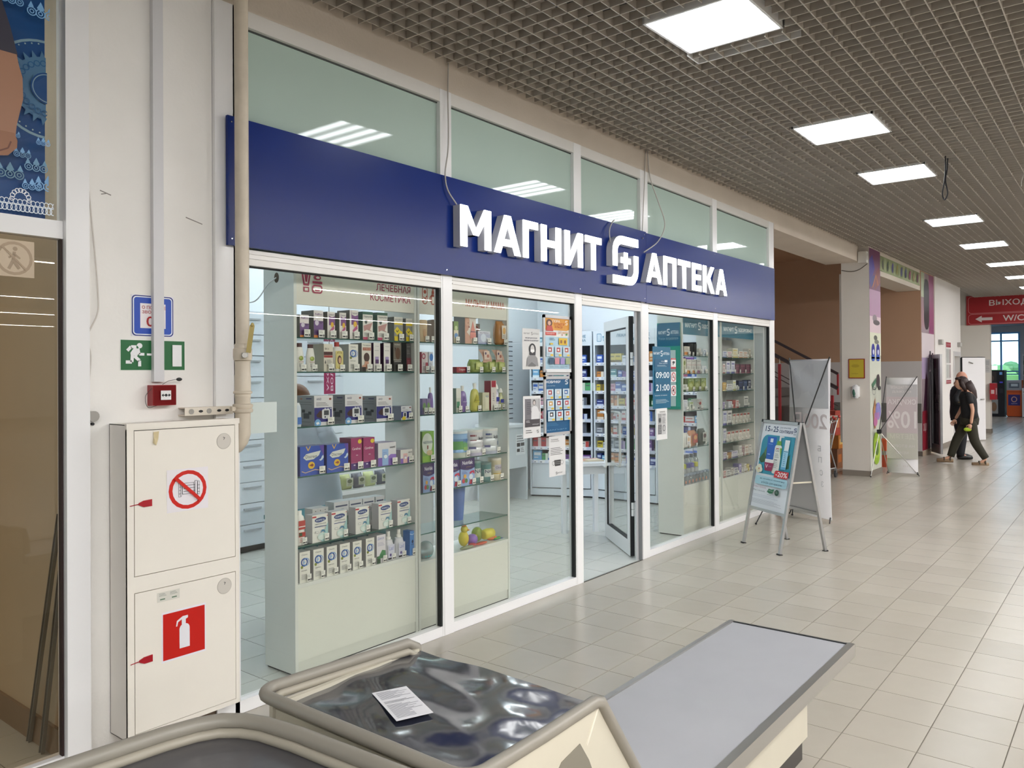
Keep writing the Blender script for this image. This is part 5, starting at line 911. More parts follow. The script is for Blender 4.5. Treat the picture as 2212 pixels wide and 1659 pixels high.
# ================================================================ MEDICINE WALL SHELVING
SHW = M('dde3ea', .4); SHB = M('4b4d50', .7); RAIL_ = M('e2e8f6', .35)
rs = random.Random(11)
PAL = [('d9dbe2', 'white', '3f6ac0'), ('e0dcd8', 'white', 'c04a44'), ('3658a8', 'blue', 'd9e0ee'), ('1f2f78', 'navy', 'c8d0e8'), ('c8823c', 'orange', 'e8dcc8'), ('a8343c', 'red', 'e6d4d0'), ('4f9a64', 'green', 'dfeade'), ('7ab0d8', 'light blue', 'e8f0f6'), ('c8b440', 'yellow', '6a5a2a'), ('7a4f98', 'violet', 'ddd0e8'), ('2f8088', 'teal', 'd8e8e6'), ('d0a0b0', 'pink', 'a84a6a'), ('b8bcc4', 'grey', '5a6070')]
ZS = [1.73, 1.546, 1.371, 1.184, 1.005, .826, .647, .47]
def wall_unit(uid, label, loc, rz, W, text, n_seed):
    t = thing('medicine_shelving', label, 'shelving', loc, rz); D = .34
    for a, b in ((0, .022), (W-.022, W)): MB().box(a, b, 0, D, .02, 2.14, SHW).obj('side_panel', t)
    MB().box(.022, W-.022, D-.012, D, .1, 2.14, SHB).obj('back_panel', t)
    h = MB(); h.box(.022, W-.022, -.004, .02, 1.955, 2.14, SHW); h.obj('header_panel', t)
    MB().box(.022, W-.022, .012, D-.012, 2.12, 2.14, SHW).obj('top_panel', t)
    its = [('p', rrect(.04, .25, .12, .8, .015, asp=4.6), '3f7f9c'), ('p', rrect(.048, .29, .112, .76, .01, asp=4.6), 'd9e2ea'), ('p', [(.14, .62), (.2, .62), (.19, .28), (.15, .28)], '3f7f9c'), ('p', [(.15, .52), (.19, .52), (.185, .32), (.155, .32)], 'b9d4e0')]+[('e', .065+.03*(k % 2), .38+.1*(k//2), .005, .022, '3f7f9c') for k in range(8)]
    its += [('T', text[0], .38, .54, .93, .74, '2c6f8c'), ('T', text[1], .62, .24, .93, .44, '2c6f8c')] if text else []
    deco(t, .022, W-.022, 1.955, 2.14, -.0045, its)
    for z in ZS:
        s = MB().box(.022, W-.022, .0, D-.012, z-.018, z, SHW).obj('shelf', t)
        r = MB(); r.add([(.022, -.014, z-.036), (W-.022, -.014, z-.036), (W-.022, -.004, z+.006), (.022, -.004, z+.006)], [(0, 1, 2, 3), (3, 2, 1, 0)], RAIL_)
        x = .05
        while x < W-.1:
            wd = rs.uniform(.05, .075); r.add([(x, -.0155, z-.031), (x+wd, -.0155, z-.031), (x+wd, -.0065, z+.001), (x, -.0065, z+.001)], [(0, 1, 2, 3)], M('f0f0f2', .4)); r.add([(x+.008, -.0150, z-.024), (x+wd*.5, -.0150, z-.024), (x+wd*.5, -.013, z-.014), (x+.008, -.013, z-.014)], [(0, 1, 2, 3)], M('6a6c80', .5)); x += wd+rs.uniform(.015, .05)
        r.obj('price_rail', t, kind='stuff')
    nd = 2; 
    for k in range(nd):
        a = .026+(W-.052)*k/nd; b = .026+(W-.052)*(k+1)/nd-.004
        o = MB().box(a, b, -.002, .014, .12, .438, SHW).obj('cupboard_door', t)
    MB().box(.022, W-.022, .0145, .03, .11, .452, M('5a5d60', .6)).obj('cupboard_front_gap', t)
    MB().box(.022, W-.022, .006, .02, .02, .105, SHW).obj('plinth', t); MB().box(.01, W-.01, .02, D, 0, .019, BLACK).obj('base', t)
    c, s_ = math.cos(rz), math.sin(rz)
    for si, z in enumerate(ZS):
        x = .035; k = 0; last = None
        while x < W-.09:
            col, nm, c2 = rs.choice(PAL)
            if last and rs.random() < .4: col, nm, c2, wd, h = last
            else: wd = rs.uniform(.055, .115); h = rs.uniform(.07, .135)
            last = (col, nm, c2, wd, h)
            yy = rs.uniform(.012, .03); m_ = MB(); dd = rs.uniform(.05, .1)
            if rs.random() < .14 and wd < .09:
                m_.lathe([(wd*.42, 0), (wd*.45, .006), (wd*.45, h*.7), (wd*.25, h*.82)], M(col, .3), cx=wd/2, cy=.05, n=10); m_.lathe([(wd*.28, h*.82), (wd*.28, h)], M('e4e4e4', .35), cx=wd/2, cy=.05, n=10); m_.box(wd*.2, wd*.8, .05-wd*.45-.0008, .05-wd*.44, h*.2, h*.55, M(c2, .4)); kind = 'bottle'
            else:
                m_.box(0, wd, 0, dd, 0, h, M(col, .38)); q = rs.random(); e = -.0006
                f_ = lambda a, b, c_, d, cc: m_.add([(a*wd, e, b*h), (c_*wd, e, b*h), (c_*wd, e, d*h), (a*wd, e, d*h)], [(0, 1, 2, 3)], M(cc, .4))
                if q < .4: f_(0, 0, 1, .28, c2); f_(.1, .62, .8, .75, c2)
                elif q < .7: f_(.12, .5, .88, .8, c2); f_(.12, .25, .6, .33, c2)
                else: f_(.6, .0, 1, 1, c2); f_(.08, .6, .5, .72, '55585f')
                kind = 'carton'
            lx, ly = x, yy
            o = m_.obj('medicine_box' if kind == 'carton' else 'medicine_bottle', loc=(loc[0]+c*lx-s_*ly, loc[1]+s_*lx+c*ly, z+.0005), rot=(0, 0, rz))
            tag(o, f'{nm} medicine {kind}, {ORD[min(k, 13)]} from left on {ORD[si]} shelf of the {uid} medicine unit', kind if kind == 'bottle' else 'box', 'medicine packs on the wall shelving')
            x += wd+rs.uniform(.002, .012); k += 1
wall_unit('angled corner', 'white medicine shelving unit standing at an angle in the far shop corner', (4.901, 2.901, 0), math.atan2(-.759, .342), .82, ('ЛЕКАРСТВЕННЫЕ', 'СРЕДСТВА'), 1)
wall_unit('middle', 'white medicine shelving unit facing the camera behind the open door', (5.25, 2.14, 0), -math.pi/2, .9, ('ЛЕКАРСТВЕННЫЕ', 'СРЕДСТВА'), 2)
wall_unit('right-hand', 'white medicine shelving unit behind the door post and health showcases', (5.25, 1.235, 0), -math.pi/2, .74, None, 3)
# ---------------------------------------------------------------- far left staff area behind the pipe
o = board('wall_advert_panel', 'teal wall panel with white letters glimpsed behind the riser pipe', .58, .84, 2.25, 2.55, 3.298, TEAL, [('T', 'О', .3, .32, .5, .5, 'e8f0f4'), ('T', 'Е', .78, .32, .92, .5, 'e8f0f4')], 'panel', .006)
t = thing('drawer_cabinet', 'tall white drawer cabinet against the shop back wall', 'cabinet', (1.15, 2.95, 0)); MB().box(-.7, .7, .02, .33, .06, 2.18, SHW).obj('body', t); MB().box(-.68, .68, .06, .3, 0, .058, BLACK).obj('plinth', t)
for i in range(11):
    for a, b in ((-.7, -.004), (.004, .7)):
        d_ = MB().box(a, b, 0, .0185, .07+i*.19, .07+i*.19+.182, SHW).obj('drawer', t)
        MB().box((a+b)/2-.09, (a+b)/2+.09, -.012, -.001, .2+i*.19, .215+i*.19, M('b0b4b8', .3)).obj('handle', d_)
board('category_flag', 'magenta vertical flag with white letters behind the toiletries showcase', 1.33, 1.46, 1.42, 1.85, 2.6, '9a2454', [], 'sign', .004)
fl_ = bpy.data.objects[[o.name for o in bpy.data.objects if o.name.startswith('category_flag')][-1]]
vs, fs = tmesh('УХОД', True); m_ = MB(); m_.add([(-.035+.03*(1-v)+0, -.0045, .03+u*.3) for u, v in vs], fs, M('ecd4de', .5)); vs, fs = tmesh('ВОЛОС', True); m_.add([(.01+.03*(1-v), -.0045, .03+u*.34) for u, v in vs], fs, M('ecd4de', .5)); m_.obj('lettering', fl_)
MB().box(-.004, .004, .0, .004, .43, 1.88, STEEL).obj('hanger', fl_)
# counter with boxes of sachets
CT = M('e6e9ec', .35)
t = thing('service_counter', 'white pharmacy counter with glass top section behind the toiletries showcase', 'counter', (1.3, 1.75, 0)); MB().box(-.75, .6, 0, .5, 0, .62, M('a5a9a8', .5)).obj('body', t); MB().box(-.77, .62, -.02, .52, .62, .65, CT).obj('worktop', t)
MB().box(-.76, .61, -.015, -.008, .65, .86, GLASS).obj('glass_guard', t)
for i in range(7):
    x = .62+i*.13; c = ['6f7f3a', '3b4460', 'a8b070', '3a4258', 'c4cc90', '343c54', '8f9a58'][i]
    o = bag(x, x+.115, .12, .65, c, ('c9ccb8', '4a5a3a', '6a7050'), f'sachet pack standing in a row on the counter, {ORD[i]} of seven', y=1.82, lean=.03, tagw=0, name='sachet_pack'); o['group'] = 'sachet packs on the counter'
# desk and monitor shape to the left
t = thing('teal_desk', 'low teal fronted desk behind the toiletries showcase', 'desk', (-.05, .50, 0)); TC_ = M('0f6670', .6)
MB().box(-.5, .3, 0, .02, 0, .74, TC_).obj('front_panel', t); MB().box(-.52, .32, -.01, .26, .741, .765, TC_).obj('worktop', t); MB().box(-.5, -.48, .021, .24, 0, .74, TC_).obj('side_panel', t); MB().box(.28, .3, .021, .24, 0, .74, TC_).obj('side_panel', t)
# slatwall and desk right of baby showcase
t = thing('slat_rack', 'white slatted wall rack seen edge-on right of the baby showcase', 'rack', (4.86, 3.26, .0)); MB().box(-.16, .14, 0, .03, .95, 2.08, SHW).obj('rack_panel', t); 
m_ = MB()
for i in range(17): m_.box(-.15, .13, -.006, -.0005, 1.0+i*.064, 1.009+i*.064, BLACK)
m_.obj('slots', t)
t = thing('side_desk', 'white desk with printed notices at the back of the shop', 'desk', (4.45, 2.75, 0)); MB().box(-.3, .24, 0, .45, .93, .965, CT).obj('worktop', t); MB().box(.2, .22, .02, .43, 0, .93, M('ccd2d6', .4)).obj('side_panel', t); MB().box(-.28, .2, .02, .04, .42, .93, M('d4dade', .4)).obj('front_panel', t); MB().box(-.28, -.26, .02, .43, 0, .93, M('ccd2d6', .4)).obj('side_panel', t)
deco(t, -.02, .17, .58, .84, .018, [('r', 0, 0, 1, 1, 'e8ebee'), ('lines', .1, .6, .9, .95, 3, '77797c'), ('r', .1, .4, .45, .58, '3a3a3c'), ('r', .5, .42, .9, .58, '4a4a4c'), ('r', .1, .15, .4, .3, '2a2a2c'), ('lines', .5, .1, .9, .34, 3, '77797c')], 'notice')
t = thing('white_table', 'small white table with a magazine just inside the open door', 'table', (3.215, .93, 0), math.radians(-34.8)); TW = M('dfe4ea', .3)
MB().box(-.21, .19, -.24, .20, .71, .738, TW).obj('tabletop', t); MB().box(-.18, .16, -.2, .17, .63, .709, M('cfd4da', .4)).obj('apron', t)
for a, b in ((-.2, -.23), (.14, -.23), (-.2, .15), (.14, .15)): m_ = MB(); m_.box(a, a+.045, b, b+.045, 0, .71, TW); m_.obj('leg', t)
t = thing('magazine', 'folded colourful leaflet lying on the white table', 'magazine', (3.2, .93, .739), math.radians(-34.8)); MB().box(-.15, .15, -.1, .1, 0, .012, M('d8cdb8', .4)).obj('pages', t)
m_ = MB(); 
for a, b, c_, d, cc in ((-.15, -.09, .15, .09, 'c9b489'), (-.13, -.07, -.02, .07, 'b8544c'), (0, -.06, .12, .02, 'e0d8c8'), (.02, .03, .13, .08, 'a85a64')): z = .0125+.0003*len(m_.f); m_.add([(a, b, z), (c_, b, z), (c_, d, z), (a, d, z)], [(0, 1, 2, 3)], M(cc, .4))
m_.obj('cover_print', t)
# ---------------------------------------------------------------- notices stuck on the glass
GY = .0355
SIL = M('bfbfc1', .35, .2)
def snap(label, x0, x1, z0, z1, items):
    t = thing('poster_frame', label, 'poster', ((x0+x1)/2, GY, z0)); w = (x1-x0)/2; h = z1-z0; f = MB(); b = .022
    for a, c_, d, e in ((-w, -w+b, 0, h), (w-b, w, 0, h), (-w, w, 0, b), (-w, w, h-b, h)): f.box(a, c_, -.012, -.001, d, e, SIL)
    f.obj('snap_frame', t); MB().box(-w+b, w-b, -.004, -.001, b, h-b, M('e2e4e6', .4)).obj('backing', t)
    deco(t, -w+b, w-b, b, h-b, -.0045, items); return t
def cell(x, y, w, h, c): return [('r', x, y, x+w, y+h, 'c3d8e4'), ('r', x+w*.25, y+h*.45, x+w*.75, y+h*.88, c), ('r', x+w*.34, y+h*.55, x+w*.6, y+h*.75, 'e6e2e0'), ('lines', x+w*.08, y+h*.08, x+w*.6, y+h*.35, 3, '8fa6b4'), ('r', x+w*.55, y+h*.05, x+w*.92, y+h*.24, 'd9b93a')]
its = [('r', 0, .78, 1, 1, 'dc9a34'), ('p', [(.3, .66), (1, .80), (1, .70), (.3, .60)], 'e8e4dc'), ('r', 0, .06, 1, .66, 'aecfe0'), ('T', 'ПОРА', .32, .925, .62, .975, 'f2ece0'), ('T', 'ОТЫГР', .38, .87, .8, .92, 'c0582c'), ('T', 'АТЬСЯ', .4, .82, .72, .865, 'c0582c'), ('t', 'ВИТАМИНЫ', .55, .72, .95, .76, 'c88a34'), ('e', .18, .91, .12, .07, '5a3226'), ('e', .18, .905, .06, .04, 'd8a890'), ('p', [(.04, .76), (.34, .76), (.28, .86), (.08, .86)], 'c04a44'), ('r', 0, .685, .45, .74, 'c8473c'), ('t', 'скидки', .06, .70, .38, .725, 'f0dcd8'), ('e', .88, .71, .035, .018, '4a9a48'), ('e', .7, .7, .02, .01, 'b84a4a')]
its += logo(.87, .93, .1, .08, 'f4ecd8')
its += [('r', .55, .51, .9, .64, 'd8b32c'), ('r', .6, .54, .68, .6, '8a5a28'), ('r', .76, .54, .84, .6, '8a5a28'), ('lines', .16, .58, .42, .64, 2, '5f7f94'), ('r', .18, .51, .3, .54, 'd9b93a')]
for i, c in enumerate(('a83a34', 'b83838', 'b04838')): its += cell(.03+i*.33, .29, .29, .19, c)
for i, c in enumerate(('2f4f6a', 'c88a94', '9a88c0', '9aa880')): its += [('r', .12+i*.22, .15, .3+i*.22, .27, c), ('lines', .12+i*.22, .08, .3+i*.22, .13, 2, '9ab4c4')]
its += [('r', 0, 0, 1, .06, 'e4e6e8')]
snap('upper silver snap frame with orange and blue offer poster on the second window', 1.262, 1.618, 1.585, 2.025, its)
its = [('r', 0, 0, 1, 1, '0e5684'), ('T', 'НОВИНКИ', .03, .925, .62, .975, 'eef2f6'), ('t', 'с 30 сентября', .06, .865, .4, .885, 'b4ccdc'), ('lines', .05, .12, .55, .2, 3, '3f7aa4'), ('T', 'МАГНИТ', .06, .04, .9, .06, '7aa4c4')]+logo(.88, .945, .12, .09, 'eef2f6')
for r_ in range(3):
    for c_ in range(3): its += cell(.03+c_*.33, .63-r_*.205, .29, .185, ['a8343c', 'c8c2bc', '3a6aa8', 'd0a04a', 'a83440', 'b83844', '38383c', 'b02f34', 'b8582c'][r_*3+c_])
snap('lower silver snap frame with dark blue new products poster on the second window', 1.268, 1.615, 1.143, 1.578, its)
def sheet(label, x0, x1, z0, z1, items, base='dedede', y=GY): return board('paper_notice', label, x0, x1, z0, z1, y, base, items, 'notice', .001)
sheet('white paper notice with a black face mask drawing under the poster frames', 1.336, 1.545, .842, 1.137, [('t', 'Уважаемые', .1, .9, .55, .94, '4a4a4a'), ('t', 'покупатели!', .1, .85, .6, .89, '4a4a4a'), ('lines', .08, .52, .9, .72, 5, '6a6a6a'), ('p', [(.34, .25), (.3, .4), (.7, .4), (.68, .25)], '3a3a3a'), ('r', .33, .3, .68, .315, '8a8a8a'), ('r', .33, .345, .69, .36, '8a8a8a'), ('o', .25, .33, .09, .055, .15, '4a4a4a'), ('o', .76, .33, .09, .055, .15, '4a4a4a'), ('t', 'МАГНИТ', .48, .06, .78, .09, '4a4a4a')]+logo(.42, .075, .08, .06, '4a4a4a'))
sheet('grey photo notice of a masked dark-haired woman on the second window', 1.024, 1.232, 1.628, 1.916, [('t', 'МАГНИТ', .08, .86, .42, .9, '77777a'), ('t', 'АПТЕКА', .6, .86, .92, .9, '77777a'), ('T', 'МЕДИЦИНСКИЕ', .16, .75, .84, .785, '3a3f5a'), ('T', 'МАСКИ В НАЛИЧИИ', .1, .69, .9, .725, '3a3f5a'), ('e', .55, .5, .2, .14, '26262a'), ('p', [(.38, .5), (.38, .36), (.5, .3), (.72, .34), (.75, .5)], '26262a'), ('e', .55, .5, .11, .1, 'c9c6c4'), ('r', .44, .43, .66, .49, 'eeeeee'), ('p', [(.2, .08), (.26, .28), (.42, .35), (.68, .35), (.82, .28), (.88, .08)], '8f8f90'), ('p', [(.3, .1), (.5, .18), (.75, .1), (.7, .07), (.3, .07)], '6f6f70')]+logo(.51, .88, .09, .07, '77777a'), 'd6d6d4')
sheet('grey photo notice of a pharmacist with dark band, below the masked woman', 1.028, 1.236, 1.144, 1.44, [('r', .1, .26, .94, .93, '76747a'), ('r', .44, .3, .9, .93, 'b4b4b6'), ('e', .62, .84, .09, .07, '5a5452'), ('e', .62, .83, .06, .05, 'd0c8c4'), ('p', [(.45, .35), (.48, .72), (.6, .76), (.78, .74), (.92, .6), (.9, .35)], 'dcdcde'), ('lines', .2, .55, .46, .86, 7, '54525a'), ('r', .1, .26, .94, .44, '4a464a'), ('T', 'ФАРМАЦЕВТ', .5, .3, .88, .33, 'cfcfd2'), ('lines', .14, .36, .4, .42, 2, 'cfcfd2'), ('lines', .12, .1, .55, .2, 2, '6a6a6a')]+logo(.8, .14, .1, .07, '5a5a5a'))
sheet('small grey newspaper notice under the opening hours sign', 2.975, 3.18, .997, 1.28, [('r', .12, .16, .88, .84, 'c6c6c6'), ('t', 'ВНИМАНИЕ', .3, .86, .8, .9, '4a4a4a'), ('r', .14, .5, .46, .82, 'a5a5a6'), ('e', .3, .62, .1, .08, '4a4a4c'), ('r', .14, .18, .46, .48, '6f6f72'), ('T', 'СКИДКА', .52, .76, .84, .8, '4a4a4c'), ('lines', .52, .5, .84, .72, 5, '8a8a8c'), ('o', .68, .36, .12, .1, .2, '55555a'), ('lines', .16, .2, .44, .46, 5, 'a8a8a8')], 'e4e4e2')
HW_ = 'e6eef2'
t = sheet('teal opening hours sign with white times on the third window', 2.913, 3.254, 1.278, 1.833, [('p', rrect(0, 0, 1, 1, .18, asp=.62, corners='0001'), '046083'), ('T', 'МАГНИТ', .05, .87, .4, .91, HW_), ('T', 'АПТЕКА', .58, .87, .94, .91, HW_)]+logo(.49, .89, .11, .09, HW_)+[('r', .1, .67, .92, .8, '0b557a'), ('t', 'Аптека', .45, .755, .62, .775, HW_), ('r', .64, .75, .8, .785, HW_), ('t', 'Магнит здоровье', .34, .72, .8, .74, HW_), ('lines', .22, .675, .86, .705, 2, 'a8c4d0'), ('r', .1, .46, .92, .62, '0a5a7e'), ('T', '09:00', .14, .49, .9, .59, HW_), ('r', .1, .26, .92, .43, '0a5a7e'), ('T', '21:00', .14, .285, .9, .39, HW_), ('t', 'Ежедневно, без перерыва', .08, .2, .75, .22, HW_), ('lines', .12, .08, .9, .15, 4, 'b4ccd8')], '046083')
def pict(label, x0, x1, z0, z1, k):
    its = [('r', .03, .02, .97, .98, 'e4e2e2')]
    if k == 0: its += [('r', .03, .86, .97, .98, 'b02434'), ('r', .03, .02, .97, .18, 'b02434'), ('e', .5, .6, .24, .13, '2a2a2e'), ('p', [(.6, .5), (.8, .6), (.7, .75)], '2a2a2e'), ('r', .3, .36, .5, .44, '2a2a2e'), ('t', 'ВИДЕО', .2, .89, .8, .95, 'f0dcdc')]
    elif k == 1: its += [('o', .5, .5, .44, .44, .2, 'b02434'), ('r', .25, .44, .7, .5, '3a3a3c'), ('l', [(.66, .54), (.7, .7)], .04, '3a3a3c'), ('l', [(.2, .8), (.8, .2)], .08, 'b02434')]
    else: its += [('o', .5, .5, .44, .44, .2, 'b02434'), ('e', .4, .5, .14, .08, '2a2a2e'), ('p', [(.34, .5), (.3, .3), (.38, .3), (.42, .44), (.56, .44), (.56, .3), (.64, .3), (.62, .6), (.68, .72), (.56, .68)], '2a2a2e'), ('l', [(.2, .8), (.8, .2)], .07, 'b02434')]
    board('warning_sticker', label, x0, x1, z0, z1, GY, 'b02434' if k == 0 else 'e4e2e2', its, 'sticker', .0008)
pict('red and white video surveillance sticker beside the opening hours sign', 3.262, 3.364, 1.635, 1.732, 0)
pict('round no smoking sticker beside the opening hours sign', 3.262, 3.364, 1.513, 1.607, 1); pict('round no dogs sticker, lowest beside the opening hours sign', 3.262, 3.364, 1.384, 1.484, 2)
board('frosted_square', 'blank white square sheet stuck on the glass beside the riser pipe', -1.19, -.985, 1.315, 1.465, GY, 'cdd8d4', None, 'sheet', .001)
# consumer corner board on the side of the teal showcase (faces the door)
t = thing('information_board', 'teal and green consumer information board on the showcase side behind the hours sign', 'notice board', (3.722, .285, 1.24), -math.pi/2)
MB().box(-.13, .12, -.006, -.0005, 0, .85, M('2f9a88', .35)).obj('board_panel', t)
deco(t, -.13, .12, .62, .85, -.0065, [('p', rrect(0, 0, 1, 1, .15, asp=1.1, corners='0001'), '046083'), ('T', 'МАГНИТ', .06, .52, .4, .66, HW_), ('T', 'АПТЕКА', .6, .52, .94, .66, HW_), ('t', 'Уголок потребителя', .06, .24, .92, .4, 'a8c4d0')]+logo(.5, .6, .12, .28, HW_))
deco(t, -.1, .09, .03, .58, -.0065, [('r', .1, .55, .9, 1, 'c3d8d8'), ('r', .1, 0, .9, .45, 'c3d8d8'), ('lines', .2, .6, .8, .9, 6, '9ab4b4')], 'document')
# ---------------------------------------------------------------- open shop door
hx, hy = 2.69, .1; ang = math.atan2(.62, .60)
t = thing('shop_door', 'open white framed glass shop door swung into the pharmacy', 'door', (hx, hy, .012), ang); DH = 2.08; DW = .86; F_ = .075
DM = M('dcdddc', .25)
for nm, a, b, c_, d in (('stile', 0, F_, 0, DH), ('stile', DW-F_, DW, 0, DH), ('top_rail', F_, DW-F_, DH-.09, DH), ('bottom_rail', F_, DW-F_, 0, .13)): MB().box(a, b, 0, .045, c_, d, DM).obj(nm, t)
MB().box(F_, DW-F_, .02, .025, .13, DH-.09, GLASS).obj('glass_pane', t)
m_ = MB()
for a, b, c_, d in ((F_, F_+.008, .13, DH-.09), (DW-F_-.008, DW-F_, .13, DH-.09), (F_, DW-F_, .13, .138), (F_, DW-F_, DH-.098, DH-.09)): m_.box(a, b, .0, .044, c_, d, BLACK)
m_.box(-.006, -.0005, .004, .04, 0, DH, BLACK); m_.obj('gasket', t)
HM = M('eceeee', .25)
for yy, s_ in ((-.045, -1), (.09, 1)):
    m_ = MB(); y_ = yy; m_.tube([(DW-.04, 0 if s_ < 0 else .045, .70), (DW-.04, y_, .70), (DW-.22, y_, .70), (DW-.235, y_, .715), (DW-.235, y_, 1.195), (DW-.22, y_, 1.21), (DW-.04, y_, 1.21), (DW-.04, 0 if s_ < 0 else .045, 1.21)], .0115, HM, 10); m_.obj('pull_handle', t, True)
for z in (.35, 1.65): m_ = MB(); m_.cyl((-.02, .02, z), (-.02, .02, z+.055), .014, HM, 12); m_.cyl((-.02, .02, z+.06), (-.02, .02, z+.115), .014, HM, 12); m_.obj('hinge', t)
m_ = MB(); m_.bar((.08, -.02, DH-.01), (.3, -.16, DH+.03), .02, .012, STEEL); m_.box(-.005, .12, -.03, -.001, DH-.06, DH-.005, STEEL); m_.obj('closer_arm', t)
j = MB(); j.box(2.632, 2.648, .0, .06, 0, 2.125, M('8f9194', .4, .5)); j.box(2.605, 2.632, .03, .045, 0, 2.125, M('c4c5c7', .3)); j.obj('door_jamb', win)
# standing threshold strip
MB().box(1.73, 2.65, -.004, .012, 0, .003, M('4a4740', .5)).obj('threshold', win)
# ================================================================ PEOPLE
def skin(verts, edges, mat, name, parent, sub=1, smooth=True, root=0, mats=None):
    me = bpy.data.meshes.new(name); me.from_pydata([v[:3] for v in verts], edges, [])
    o = bpy.data.objects.new(name, me); COL.objects.link(o)
    o.modifiers.new('s', 'SKIN'); sk = me.skin_vertices[0].data
    for i, v in enumerate(verts):
        r = v[3]; sk[i].radius = (r, v[4]) if len(v) > 4 else (r, r)
    sk[root].use_root = True
    s = o.modifiers.new('u', 'SUBSURF'); s.levels = sub; s.render_levels = sub
    bpy.context.view_layer.update()
    m2 = bpy.data.meshes.new_from_object(o.evaluated_get(bpy.context.evaluated_depsgraph_get()))
    bpy.data.objects.remove(o); m2.name = name
    m2.materials.clear()
    m2.materials.append(mat)
    m2.polygons.foreach_set('use_smooth', [True]*len(m2.polygons))
    o = bpy.data.objects.new(name, m2); COL.objects.link(o)
    if parent: o.parent = parent
    return o
def chain(pts):  # list of (x,y,z,r) -> verts, edges
    return pts, [(i, i+1) for i in range(len(pts)-1)]
def hand(parent, wrist, d, nrm, mat, s=1.0, curl=.5):
    # palm and five fingers: wrist point, direction d, palm normal nrm
    d = Vector(d).normalized(); n = Vector(nrm).normalized(); sd = d.cross(n).normalized(); n = sd.cross(d).normalized()
    w = Vector(wrist); V = []; E = []
    def P(a, b, c, r): V.append((*(w+d*a*s+sd*b*s+n*c*s), r*s)); return len(V)-1
    a0 = P(0, 0, 0, .026); a1 = P(.045, 0, 0, .034); a2 = P(.08, 0, .0, .03); E += [(a0, a1), (a1, a2)]
    for k, (off, L_) in enumerate(((-.03, .068), (-.01, .078), (.011, .072), (.03, .056))):
        b = P(.085, off, 0, .0105); E.append((a2, b)); prev = b; pos = [.085, 0]; a = 0
        for j in range(3):
            a += curl*(.35+.3*j); pos = [pos[0]+L_/3*math.cos(a), pos[1]+L_/3*math.sin(a)]
            q = P(pos[0], off, pos[1], .0095-.001*j); E.append((prev, q)); prev = q
    b = P(.03, -.035, .004, .0125); E.append((a1, b)); c = P(.055, -.052, .016, .011); E.append((b, c)); e = P(.075, -.05, .03, .0095); E.append((c, e))
    return skin(V, E, mat, 'hand', parent, 1, root=0)
def head(parent, c, r, mat, hair, fwd=(1, 0, 0), face=True, name='head'):
    # head with nose, ears, eyes, mouth, looking along fwd (horizontal)
    f = Vector(fwd).normalized(); s_ = Vector((-f.y, f.x, 0)); c = Vector(c)
    def T(a, b, z): return c+f*a*r+s_*b*r+Vector((0, 0, z*r))
    g = MB(); n = 18; k = 12
    vs = []
    for i in range(k+1):
        ph = math.pi*i/k; z = math.cos(ph)
        for j in range(n):
            t_ = 2*math.pi*j/n; x, y = math.sin(ph)*math.cos(t_), math.sin(ph)*math.sin(t_)
            fx = x*1.0; 
            if z < 0 and x > 0: fx = x*(1-.12*z*-1)
            yy = y*(.80 if z > -.2 else .80-.28*min(1, -z)); zz = z*1.22
            if z < -.3 and x < 0: fx = x*.82
            if x > .93 and abs(y) < .25 and -.25 < z < .1: fx += .14
            vs.append(T(fx, yy, zz))
    g.add(vs, [(i*n+j, (i+1)*n+j, (i+1)*n+(j+1) % n, i*n+(j+1) % n) for i in range(k) for j in range(n)], mat)
    o = g.obj(name, parent, True)
    if face:
        e = MB()
        for sgn in (-1, 1): e.ball(T(.86, .33*sgn, .08), r*.09, r*.11, r*.05, M('e8e4e0', .3), 8, 5); e.ball(T(.93, .33*sgn, .08), r*.04, r*.05, r*.045, M('2a1d18', .3), 8, 5); e.bar(T(.93, .2*sgn, .24), T(.84, .48*sgn, .22), r*.05, r*.05, M(hair, .7))
        e.obj('eyes', o)
        m_ = MB(); m_.ball(T(.9, 0, -.55), r*.08, r*.24, r*.055, M('a85a50', .5), 10, 5); m_.obj('mouth', o)
        m_ = MB(); m_.hexa([T(.9, -.13, -.28), T(1.15, -.07, -.24), T(1.15, .07, -.24), T(.9, .13, -.28), T(.88, -.05, .1), T(.95, -.03, .1), T(.95, .03, .1), T(.88, .05, .1)], mat); m_.obj('nose', o)
    m_ = MB()
    for sgn in (-1, 1): m_.ball(T(-.02, .82*sgn, -.05), r*.14, r*.07, r*.24, mat, 8, 6)
    m_.obj('ears', o, True)
    return o
def dirv(a, b): return (Vector(b)-Vector(a)).normalized()
SK = M('c99a80', .5); SKM = M('c98f78', .5)
def wear(name, par, mat, ells=(), tubes=()):
    m_ = MB(); n = 20
    if ells:
        vs = [(x+rx*math.cos(2*math.pi*k/n), ry*math.sin(2*math.pi*k/n), z) for x, z, rx, ry in ells for k in range(n)]
        m_.add(vs, [(i*n+k, i*n+(k+1) % n, (i+1)*n+(k+1) % n, (i+1)*n+k) for i in range(len(ells)-1) for k in range(n)]+[tuple(reversed(range(n))), tuple(range((len(ells)-1)*n, len(ells)*n))], mat)
    for p in tubes:
        P = [Vector(q[:3]) for q in p]; R = [q[3] for q in p]; PP = []; RR = []
        for i in range(len(P)-1):
            for k in range(5): q = k/5; PP.append(P[i].lerp(P[i+1], q)); RR.append(R[i]+(R[i+1]-R[i])*q)
        PP.append(P[-1]); RR.append(R[-1])
        for _ in range(2): PP = [PP[0]]+[(PP[i-1]+PP[i]*2+PP[i+1])/4 for i in range(1, len(PP)-1)]+[PP[-1]]
        m_.tube(PP, RR, mat, 14); m_.ball(PP[0], RR[0], RR[0], RR[0], mat, 14, 8)
    return m_.obj(name, par, True)
